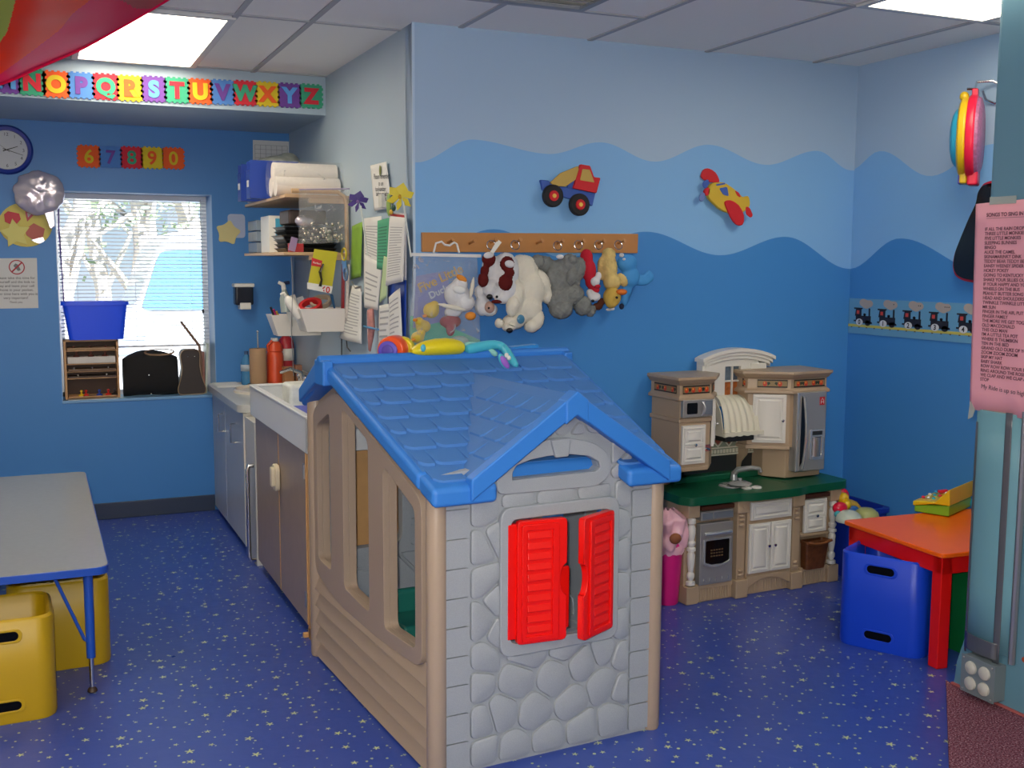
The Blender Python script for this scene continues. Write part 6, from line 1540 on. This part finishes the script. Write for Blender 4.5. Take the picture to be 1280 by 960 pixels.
for k in range(8):
    y0 = cxs[0]-st*k; X0 = XR-.0045; z0 = zb_+.048
    def q(pts, d=0): return [Vector((X0-d, y0-a*1.18, z0+c*.82-.002)) for a, c in pts]
    tr = MB()
    for pts in ([(-.046, .012), (.046, .012), (.046, .058), (-.046, .058)], [(-.052, .055), (-.046, .10), (-.012, .10), (-.012, .055)], [(-.058, .098), (-.006, .098), (-.006, .107), (-.058, .107)], [(.032, .055), (.032, .105), (.041, .105), (.041, .055)], [(.002, .055), (.002, .068), (.014, .068), (.014, .055)], [(.046, .01), (.056, .012), (.052, .022), (.046, .024)], [(-.058, .02), (-.046, .02), (-.046, .03), (-.058, .03)]):
        tr.prism(q(pts), (-.0008, 0, 0))
    tr.prism(q([(.028+.017*cos(a*pi/8), .014+.017*sin(a*pi/8)) for a in range(16)]), (-.0008, 0, 0)); tr.prism(q([(.008+.008*cos(a*pi/6), .066+.008*sin(a*pi/6)) for a in range(12)]), (-.0008, 0, 0))
    tr.build('engine', eng, t, smooth=False)
    MB().prism(q([(-.040, .068), (-.024, .068), (-.024, .09), (-.040, .09)], .001), (-.0006, 0, 0)).build('red_window', mat('engine_red', 'b8403c', .6), t, smooth=False)
    MB().prism(q([(-.022+.021*cos(a*pi/10), .018+.021*sin(a*pi/10)) for a in range(20)], .001), (-.0006, 0, 0)).build('wheel_disc', mat('wheel_white', 'c4ccd4', .6), t, smooth=False)
    text('digit', str(k), eng, t, Vector((X0-.0022, y0+.026, z0+.002)), (0, -1, 0), (0, 0, 1), .033, .0003, .0008, align='CENTER')
    pf = MB()
    for a, c, r in ((-.002, .145, .024), (.012, .137, .026), (.034, .140, .022), (.018, .128, .02)): pf.prism(q([(a+r*cos(i*pi/9), c-.006+r*1.0*sin(i*pi/9)) for i in range(18)], .0002*(a*10)), (-.0006, 0, 0))
    pf.build('steam_puff', puff, t, smooth=False)
    if k:
        dt = MB()
        for i in range(k): dt.prism(q([(.036+(i-(k-1)/2)*.010+.003*cos(j*pi/4), .137+.003*sin(j*pi/4)) for j in range(8)], .0016), (-.0005, 0, 0))
        dt.build('counting_dots', eng, t, smooth=False)
# ------------------------------------------------------------------ rainbow drum toy and black instrument on the right wall
t = thing('rainbow_toy', 'rainbow layered plastic toy in red, yellow and blue hanging from a hook', 'toy', (3.72, 3.62, 2.02))
cy_ = 3.64; zc = 2.118
nn = Vector((-.60, .80, 0)); tt2 = Vector((.80, .60, 0)); cc0 = at(1209, 172, 'X', 3.735)
def lay(nm, m_, prof, dz=0):
    n = 34; R_ = []
    for d, r in prof:
        R_.append([cc0+nn*d+tt2*(r*.78*cos(2*pi*j/n))+Vector((0, 0, dz+r*1.12*sin(2*pi*j/n))) for j in range(n)])
    return MB().loft(R_).build(nm, m_, t, bevel=.002)
lay('speckled_back', mat('speckle', '9a5a80', .4, var=.7, vscale=80), [(-.062, .12), (-.052, .148), (-.038, .155)])
lay('red_shell', mat('toy_crimson', 'd0183c', .3), [(-.040, .155), (-.032, .162), (-.012, .162), (-.004, .157)])
lay('yellow_layer', mat('toy_gold', 'd0ac18', .3), [(-.004, .150), (.004, .155), (.024, .150), (.032, .136)])
lay('blue_dome', mat('toy_cyan', '2fa4cc', .3), [(.030, .118), (.045, .11), (.058, .092), (.066, .06), (.068, .01)])
def lb(nm, d0, d1, h, z0, z1, m_, bv=.006):
    return MB().loft([[cc0+nn*d+tt2*a+Vector((0, 0, z)) for d, a in ((d0, -h), (d1, -h), (d1, h), (d0, h))] for z in (z0, z1)]).build(nm, m_, t, bevel=bv, seg=3)
lb('top_handle', -.036, -.012, .02, .155, .205, mat('toy_crimson'), .004); lb('foot_block', -.055, -.012, .05, -.208, -.145, mat('toy_crimson'), .01); lb('foot_block', -.012, .020, .045, -.200, -.135, mat('toy_gold'), .01); lb('violet_trim', .016, .026, .03, -.20, -.15, mat('toy_violet', '5a48b8', .35), .004)
MB().ell(cc0+nn*.02+Vector((0, 0, .175)), (.02, .02, .022)).build('yellow_knob', mat('toy_gold'), t)
ch_ = cc0+nn*-.024+Vector((0, 0, .205))
pts = [ch_+Vector((-.03, .02, .0)), ch_, Vector((3.80, cy_-.05, 2.345)), Vector((3.84, cy_-.10, 2.345)), Vector((3.865, cy_-.14, 2.32)), Vector((3.868, cy_-.14, 2.27)), Vector((3.86, cy_-.10, 2.25)), Vector((3.85, cy_-.06, 2.27)), Vector((3.85, cy_-.04, 2.31))]
tag(MB().tube(pts, .0055, 8).build('wire_hook', chrome), 'chrome wire hook holding the rainbow toy on the right wall', 'hook')
t = thing('toy_guitar', 'black toy guitar body with a red rim half hidden behind the pink song list', 'toy guitar', (3.84, 3.5, 1.48))
outl = [wr(x, y, .015) for x, y in ((1241, 226), (1232, 229), (1226, 238), (1224, 252), (1214, 272), (1203, 298), (1195, 318), (1193, 335), (1197, 346), (1206, 351), (1222, 354))]
zt_ = [Vector((outl[0].x, outl[0].y-.30, p.z)) for p in reversed(outl)]
base_o = [(p.y, p.z) for p in outl]+[(p.y-.28+.0*i, p.z) for i, p in enumerate(reversed([outl[0], outl[3], outl[6], outl[9]]))]
MB().prism([Vector((XR-.012, y, z)) for y, z in rounded(base_o, .03, 3)], (-.018, 0, 0)).build('rim', mat('guitar_red', 'b01834', .3), t, bevel=.005)
cyg = sum(p[0] for p in base_o)/len(base_o); czg = sum(p[1] for p in base_o)/len(base_o)
MB().prism([Vector((XR-.030, cyg+(y-cyg)*.93, czg+(z-czg)*.95)) for y, z in rounded(base_o, .03, 3)], (-.008, 0, 0)).build('face', mat('guitar_black', '0e0e11', .15), t, bevel=.003)
# ------------------------------------------------------------------ orange table with phone, tubs
tz = .46
OT = Fr(3.10, 3.0, -4.0)
t = thing('orange_table', 'small orange topped table with square red legs beside the partition', 'table', OT.loc, OT.rz)
og = mat('table_orange', 'f0640a', .28, var=.06, vscale=10); rdt = mat('table_red', 'dc140a', .3)
cs = [at(1053, 650, 'Z', tz), at(1178, 693, 'Z', tz)]
TB = [OT.I @ p for p in cs]
tl0 = Vector((TB[0].x, TB[0].y)); nr0 = Vector((TB[1].x, TB[1].y))
W_ = .74
topp = [(nr0.x, nr0.y), (nr0.x+W_, nr0.y), (tl0.x+W_, tl0.y), (tl0.x, tl0.y)]
MB().prism([Vector((x, y, tz-.018)) for x, y in rounded(topp, .025, 4)], (0, 0, .018)).build('tabletop', og, t, local=True, bevel=.004, seg=3)
x0, x1, y0, y1 = nr0.x+.012, nr0.x+W_-.012, nr0.y+.012, tl0.y-.012
b = MB().bb(x0+.01, x1, y0, y0+.02, tz-.085, tz-.018).bb(x0, x1, y1-.02, y1, tz-.085, tz-.018).bb(x0, x0+.02, y0, y1, tz-.085, tz-.018).bb(x1-.02, x1, y0, y1, tz-.085, tz-.018)
b.build('apron', rdt, t, local=True, bevel=.002)
for x in (x0, x1-.052):
    for y in (y0, y1-.052): MB().bb(x, x+.052, y, y+.052, 0, tz-.018).build('leg', rdt, t, local=True, bevel=.004)
# toy cash phone
t = thing('toy_telephone', 'green and yellow toy telephone on the orange table', 'toy telephone', at(1180, 640, 'Z', tz), rad(-20))
pA, pB, pC, pD = at(1142, 640, 'Z', tz), at(1186, 647, 'Z', tz), at(1214, 634, 'Z', tz), at(1172, 628, 'Z', tz)
gp = mat('phone_green', '7ab82c', .3); yp = mat('phone_yellow', 'd8b81c', .3)
up_ = Vector((0, 0, .052))
lowq = [pA, pB, pC, pA+(pC-pB)]
MB().loft([[p+Vector((0, 0, .002)) for p in lowq], [lowq[0]+up_*.6, lowq[1]+up_, lowq[2]+up_, lowq[3]+up_*.6]]).build('green_base', gp, t, bevel=.008, seg=3)
e1 = (pB-pA); e2 = (pC-pB)
def Pq(a, c, z): return pA+e1*a+e2*c+Vector((0, 0, z))
MB().loft([[Pq(-.02, -.03, .030), Pq(.62, -.03, .052), Pq(.62, 1.03, .052), Pq(-.02, 1.03, .030)], [Pq(-.02, -.03, .052), Pq(.58, -.03, .062), Pq(.58, 1.03, .062), Pq(-.02, 1.03, .052)]]).build('key_deck', yp, t, bevel=.005, seg=3)
MB().loft([[Pq(.56, -.03, .050), Pq(1.03, -.03, .052), Pq(1.03, 1.03, .052), Pq(.56, 1.03, .050)], [Pq(.62, -.03, .062), Pq(1.0, -.03, .125), Pq(1.0, 1.03, .125), Pq(.62, 1.03, .062)]]).build('display_hood', yp, t, bevel=.005, seg=3)
for i in range(3):
    for j in range(3): MB().ell(Pq(.12+.15*i, .2+.28*j, .062), (.008, .008, .006)).build('key', [mat('toy_crimson'), white, mat('toy_cyan')][(i+j) % 3], t)
MB().bb(*[v for v in (Pq(.3, .75, .06).x-.02, Pq(.3, .75, .06).x+.03, Pq(.3, .75, .06).y-.008, Pq(.3, .75, .06).y+.01, Pq(0, 0, .062).z, Pq(0, 0, .075).z)]).build('handset', mat('toy_crimson'), t, bevel=.004)
tag(MB().ell(at(1217, 629, 'Z', tz+.02), (.02, .02, .02)).build('blue_bead', mat('toy_cyan')), 'small light blue ball behind the toy telephone', 'ball')
# blue tub of toys in the corner
t = thing('toy_tub', 'dark blue tub of toys in the corner behind the orange table', 'tub', (3.70, 4.15, 0))
b = MB()
def rt(x0, x1, y0, y1, z): return [Vector((x, y, z)) for x, y in rrect(x0, x1, y0, y1, .05, 5)]
b.loft([rt(3.64, 3.84, 4.07, 4.36, 0), rt(3.615, 3.855, 4.04, 4.39, .33), rt(3.61, 3.862, 4.03, 4.40, .33), rt(3.61, 3.862, 4.03, 4.40, .35), rt(3.63, 3.85, 4.06, 4.37, .35), rt(3.66, 3.82, 4.10, 4.33, .03)])
b.build('tub_body', mat('tub_navy', '16309c', .4), t, ang=40)
def toyb(name, lab, x, y, r, m_, Y=4.15, cat='toy'): return tag(MB().ell(at(x, y, 'Y', Y), r).build(name, m_), lab, cat)
toyb('toy_ring', 'red round toy at the back top of the toy tub', 1053, 620, (.035, .03, .04), mat('toy_crimson')); toyb('toy_ball', 'upper yellow ball beside the kitchen corner in the tub', 1054, 623, (.028, .03, .03), mat('toy_gold'), 4.08)
toyb('toy_ball', 'lower yellow ball in the tub under the upper one', 1057, 631, (.026, .03, .026), mat('toy_gold'), 4.06); toyb('toy_block', 'red and white striped block in the toy tub', 1050, 635, (.04, .03, .03), mat('toy_crimson'), 4.05)
tag(MB().tube([at(1060, 627, 'Y', 4.1), at(1068, 631, 'Y', 4.1), at(1076, 639, 'Y', 4.1)], [.016, .020, .014], 10).build('toy_rod', mat('toy_mustard', 'c9a23c', .4)), 'mustard yellow bent rod in the toy tub', 'toy')
def dome(lab, x, y, r, m_, Y):
    c = at(x, y, 'Y', Y); return tag(MB().lathe([(r, -.01), (r*1.02, 0), (r*.9, r*.35), (r*.55, r*.62), (0, r*.72)], c, 24).build('toy_bowl', m_), lab, 'bowl')
dome('upturned white bowl at the front of the toy tub', 1061, 649, .062, mat('bowl_white', 'b9c4b8', .4), 3.98); dome('upturned pale green bowl right of the white one', 1083, 645, .06, mat('bowl_green', 'a3a86a', .4), 4.02)
toyb('toy_cup', 'teal toy between the kitchen post and the white bowl', 1048, 643, (.022, .02, .018), mat('toy_teal', '3a9aa8', .4), 4.02); toyb('toy_bead', 'blue toy between the two yellow rods', 1066, 637, (.035, .02, .02), mat('toy_blue', '2a5ca0', .4), 4.08)
# ------------------------------------------------------------------ on the partition
cp_ = lambda x, y, d=0: at(x, y, 'X', XP-d)
tape = mat('duct_tape', '6a6f78', .3, .5, bump=.8, bscale=30); 
pan = thing('wall_guard', 'teal painted curved guard panel edged with grey duct tape on the partition', 'guard panel', (XP-.02, 2.70, .2))
gy0, gy1 = 2.797, 2.60; gz0, gz1 = .20, 1.045
def gf(u, v):
    return Vector((XP-.004-.022*max(0, sin(pi*u))**.7, gy0+(gy1-gy0)*u, gz0+(gz1-gz0)*v-.0*u))
MB().grid(gf, 20, 4).build('panel', mat('guard_paint', '6d9fae', .4), pan, solid=.003)
def strip_(u0, u1, z0, z1, d=.003):
    def f(u, v): p = gf(u0+(u1-u0)*u, 0); return Vector((p.x-d-.001, p.y, z0+(z1-z0)*v))
    return MB().grid(f, 6, 16).build('tape_strip', tape, pan, solid=.001)
strip_(.0, .085, .16, 1.0); strip_(.72, .84, .16, 1.05)
strip_(.02, .80, .175, .235, .005)
c = MB().tube([(XP-.010, 2.588, .18), (XP-.011, 2.586, .6), (XP-.010, 2.588, 1.06)], .012, 8); c.build('metal_edge', steel, pan)
# outlet box
t = thing('outlet_box', 'grey metal box with four round white covers low on the partition', 'outlet box', (XP-.03, 2.72, .03))
q4 = [cp_(1204, 812, .055), cp_(1244, 832, .055)]
oy0, oy1 = q4[0].y, q4[1].y
oz0, oz1 = .035, .165
MB().bb(XP-.055, XP, oy1, oy0, oz0, oz1).build('box_body', mat('box_grey', '7d8a90', .4, .3), t, bevel=.003)
MB().bb(XP-.058, XP-.055, oy1-.003, oy0+.003, oz0-.003, oz1+.003).build('cover_plate', mat('box_grey'), t, bevel=.001)
for i in range(2):
    for j in range(2):
        yy = oy0+(oy1-oy0)*(.3+.42*i); zz = oz0+(oz1-oz0)*(.28+.44*j)
        MB().lathe([(0, -.058), (.024, -.058), (.023, -.064), (.018, -.067), (0, -.068)], (XP, yy, zz), 22, ax='X').build('round_cover', mat('cover_white', 'b9bab4', .35), t)
for i in (0.06, .94):
    for j in (.06, .94): MB().ell((XP-.059, oy0+(oy1-oy0)*i, oz0+(oz1-oz0)*j), (.003, .004, .004)).build('screw', steel, t)
# pink song list
pk = mat('paper_pink', 'e3a1b0', .7, bump=.2, bscale=12)
t = thing('song_list', 'long pink typed song list taped to the partition at the right', 'notice', (XP-.01, 2.6, 1.04))
PC = [cp_(1220, 255, .012), cp_(1300, 253, .012), cp_(1300, 522, .012), cp_(1213, 511, .012)]
PC[1] = Vector((PC[1].x, PC[1].y, PC[0].z+.008)); zl = PC[3].z
PC[2] = Vector((PC[2].x, PC[1].y-.02, zl-.006))
def pf_(u, v):
    p = PC[0].lerp(PC[1], u).lerp(PC[3].lerp(PC[2], u), v); return p+Vector((-.003*sin(3*pi*u)-.004*max(0, .12-u)/.12*v, 0, 0))
MB().grid(pf_, 24, 10).build('sheet', pk, t, solid=.0012)
songs = ['IF ALL THE RAIN DROPS', 'THREE LITTLE MONKIES', 'FIVE LITTLE MONKIES', 'SLEEPING BUNNIES', 'BINGO', 'ALICE THE CAMEL', 'SKINAMARINKY DINK', 'TEDDY BEAR TEDDY BEAR', 'EANSY WEENSY SPIDER', 'HOKEY POKEY', 'GOING TO KENTUCKY', 'SHAKE YOUR SILLIES OUT', 'IF YOUR HAPPY AND YOU KNOW IT', 'WHEELS ON THE BUS', 'PEANUT BUTTER SONG', 'HEAD AND SHOULDERS', 'TWINKLE TWINKLE LITTLE STAR', 'MR SUN', 'FINGER IN THE AIR, PUT YOUR', 'FINGER FAMILY', 'THE MORE WE GET TOGETHER', 'OLD MACDONALD', 'THIS OLD MAN', "I'M A LITTLE TEA POT", 'WHERE IS THUMBKIN', 'TEN IN THE BED', 'GRAND OLD DUKE OF YORK', 'ZOOM ZOOM ZOOM', 'SKIP MY HAT', 'BABY SHARK', 'ROW ROW ROW YOUR BOAT', 'RING AROUND THE ROSIE', 'WE CLAP AND WE CLAP AND WE', 'STOP']
ip = mat('print_maroon', '5f3a46', .7)
p1, p2 = cp_(1232, 287, .0165), cp_(1226, 474, .0165)
dn = (p2-p1)/(len(songs)-1)
for i, s_ in enumerate(songs):
    text('song_line', s_, ip, t, p1+dn*i+Vector((-.003, 0, -.004)), (0, -1, 0), (0, 0, 1), .0158, .0001, .0003)
text('song_title', 'SONGS TO SING IN THE BUS', ip, t, cp_(1233, 271, .0195), (0, -1, 0), (0, 0, 1), .0175, .0001, .0005)
tt_ = cp_(1233, 272.5, .0190); MB().bb(tt_.x, tt_.x+.0008, tt_.y-.26, tt_.y, tt_.z-.002, tt_.z-.001).build('title_rule', ip, t, smooth=False)
text('handwriting', 'My Ride is up so high', ink, t, cp_(1226, 485, .0195), (0, -1, -.04), (0, .15, 1), .022, .0001, 0)
tm = mat('clear_tape', 'b9c4be', .25, alpha=.6)
MB().bb(XP-.0185, XP-.0165, cp_(1275, 250).y, cp_(1242, 250).y, PC[0].z-.006, PC[0].z+.02).build('tape_piece', tm, t, smooth=False)
MB().bb(XP-.0205, XP-.0185, cp_(1268, 515).y, cp_(1234, 515).y, zl-.02, zl+.006).build('tape_piece', tm, t, smooth=False)
MB().prism([cp_(1213, 500, .016), cp_(1219, 512, .016), cp_(1216, 521, .016), cp_(1210, 524, .016), cp_(1212, 508, .016)], (-.001, 0, 0)).build('tape_piece', tm, t, smooth=False)
MB().ell(cp_(1283, 826, .004), (.002, .02, .012)).build('red_sticker', mat('sticker_red', 'a8482c', .5), pan)
# ------------------------------------------------------------------ toys on the playhouse roof
RM = HF.M
def rf(x, y, v=.80): return RM @ HF.v(x, y, v)
t = thing('toy_vacuum', 'bent toy with purple wheel, yellow body and light blue arms on the roof ridge', 'toy', rf(560, 445))
oy_ = mat('toy_orange', 'e8521a', .3); yy_ = mat('toy_yellow', 'dccb1a', .3); cy2 = mat('toy_aqua', '4ab4cc', .3); pu = mat('toy_violet', '5a48b8', .35)
c = rf(487, 438, .84); nrm = Vector((-.55, -.83, .0)).normalized()
def disk(c, n_, r, th, m_, nm, k=1.0):
    a = n_.cross(Vector((0, 0, 1))).normalized(); b_ = a.cross(n_)
    return MB().loft([[c+n_*d+(a*cos(2*pi*i/28)*k+b_*sin(2*pi*i/28))*rr for i in range(28)] for d, rr in ((-th, r*.92), (-th*.8, r), (th*.8, r), (th, r*.9))]).build(nm, m_, t, bevel=.003)
disk(c+Vector((.025, .03, .0)), nrm, .052, .045, oy_, 'orange_drum'); disk(c+nrm*.022, nrm, .036, .006, pu, 'purple_hub'); disk(c+nrm*.030, nrm, .022, .004, mat('toy_violet_dark', '4a3a9c', .4), 'hub_ring')
disk(c+Vector((.065, .05, .0)), nrm, .046, .02, yy_, 'yellow_drum')
pts = [rf(513, 441, .80), rf(522, 437, .80), rf(545, 433.5, .80), rf(568, 433, .80), rf(580, 436, .80)]
MB().tube(pts, [.012, .034, .046, .044, .030], 16, flat=.75).build('yellow_body', yy_, t, sub=1)
MB().ell(rf(529, 435, .765), (.010, .006, .014)).build('aqua_button', cy2, t)
pts = [rf(579, 438, .79), rf(598, 434, .79), rf(620, 429.5, .80), rf(630, 434, .78), rf(637, 445, .72), rf(647, 460, .66)]
MB().tube(pts, [.022, .021, .020, .018, .017, .014], 12).build('aqua_arm', cy2, t, sub=1)
pts = [rf(578, 431, .84), rf(595, 430, .84), rf(612, 437, .80), rf(622, 445, .76)]
MB().tube(pts, [.012, .012, .012, .014], 10).build('aqua_arm', mat('toy_aqua_pale', '8cc8bc', .35), t, sub=1)
cs_ = rf(630, 452, .62)
MB().ell(cs_, (.016, .012, .034), Matrix.Rotation(rad(-35), 3, 'Y')).build('shoe', cy2, t)
MB().ell(cs_+Vector((0, -.008, -.002)), (.012, .006, .028), Matrix.Rotation(rad(-35), 3, 'Y')).build('shoe_sole', mat('toy_lilac', '9a62c4', .4), t)
for k in range(2): MB().ell(cs_+Vector((.005+.009*k, -.012, .024-.010*k)), (.008, .008, .009)).build('toe_cap', white, t)
tag(MB().prism([rf(*p) for p in ((640, 440), (640, 434), (672, 430.5), (674, 432), (673, 438))], RM.to_3x3() @ Vector((0, .05, 0))).build('blue_slab', mat('slab_blue', '2f86d0', .35), bevel=.003), 'flat light blue piece lying on the roof ridge behind the aqua arm', 'toy')
tag(MB().ell(rf(398, 457, .9), (.012, .012, .02)).build('tape_wad', film('film_clear')), 'wad of clear tape on the left end of the roof ridge', 'tape')
# ------------------------------------------------------------------ play parachute under the ceiling
t = thing('play_parachute', 'rainbow play parachute hung from the ceiling at the top left', 'parachute', (-.3, 3.6, 2.3))
edge = [(at(232, -14, 'Z', 2.50)), at(163, 27, 'Z', 2.40), at(100, 62, 'Z', 2.31), at(45, 86, 'Z', 2.245), at(0, 105, 'Z', 2.20), at(-60, 122, 'Z', 2.18), at(-140, 135, 'Z', 2.2)]
inner = [at(150, -120, 'Z', 2.50), at(80, -130, 'Z', 2.45), at(20, -120, 'Z', 2.42), at(-40, -100, 'Z', 2.42), at(-100, -80, 'Z', 2.42), at(-160, -60, 'Z', 2.42), at(-220, -40, 'Z', 2.42)]
def cr(P, s):
    s *= len(P)-1; i = min(int(s), len(P)-2); f = s-i
    p0 = P[max(i-1, 0)]; p1 = P[i]; p2 = P[i+1]; p3 = P[min(i+2, len(P)-1)]
    return .5*((2*p1)+(p2-p0)*f+(2*p0-5*p1+4*p2-p3)*f*f+(3*p1-p0-3*p2+p3)*f**3)
def pfn(u, v):
    p = cr(edge, u).lerp(cr(inner, u), v); w = u*1.0+v*.9
    return p+Vector((0, 0, -.02*sin(pi*v)+.006*sin(17*(u+.5*v))*min(1, v*4+.2)+.004*noise.noise(p*6)))
def pj(p):
    q = p-CAM; z = q.dot(_f); return 640+FPX*q.dot(_R)/z, 480-FPX*q.dot(_U)/z
def below(P, x, y):
    """is the cloth point on the hem side of a seam"""
    for (x0, y0), (x1, y1) in zip(P, P[1:]):
        if min(y0, y1) <= y <= max(y0, y1) and y0 != y1: return x > x0+(x1-x0)*(y-y0)/(y1-y0)
    return y > P[0][1]
seam1 = [(-60, 140), (0, 93), (40, 64), (74, 38), (92, 16), (118, -4), (150, -50), (190, -300)]; seam2 = [(-80, 110), (-8, 64), (9, 40), (19, 2), (34, -80), (50, -300)]; seam3 = [(205, 40), (170, 11), (146, -3), (170, -80), (220, -300)]
def pm(u, v):
    x, y = pj(pfn(u+.5/200, v+.5/140))
    if below(seam1, x, y): return 3 if (below(seam3, x, y) and y < 11) else 0
    return 1 if below(seam2, x, y) else 2
cl = [mat('nylon_'+n_, c_, .45, spec=.3) for n_, c_ in (('magenta', 'f01c62'), ('scarlet', 'ff3f12'), ('lime', 'b0cc62'), ('rose', 'c25a64'))]
for c_ in cl:
    n_ = c_.node_tree.nodes; l_ = c_.node_tree.links; bs = n_['Principled BSDF']
    tr_ = n_.new('ShaderNodeBsdfTranslucent'); tr_.inputs[0].default_value = bs.inputs['Base Color'].default_value
    mx_ = n_.new('ShaderNodeMixShader'); mx_.inputs[0].default_value = .55; l_.new(bs.outputs[0], mx_.inputs[1]); l_.new(tr_.outputs[0], mx_.inputs[2]); l_.new(mx_.outputs[0], n_['Material Output'].inputs[0])
MB().grid(pfn, 200, 140, mi=pm).build('canopy', cl, t, ang=180)
MB().tube([pfn(i/60, 0) for i in range(61)], .006, 6).build('hem', cl[0], t)
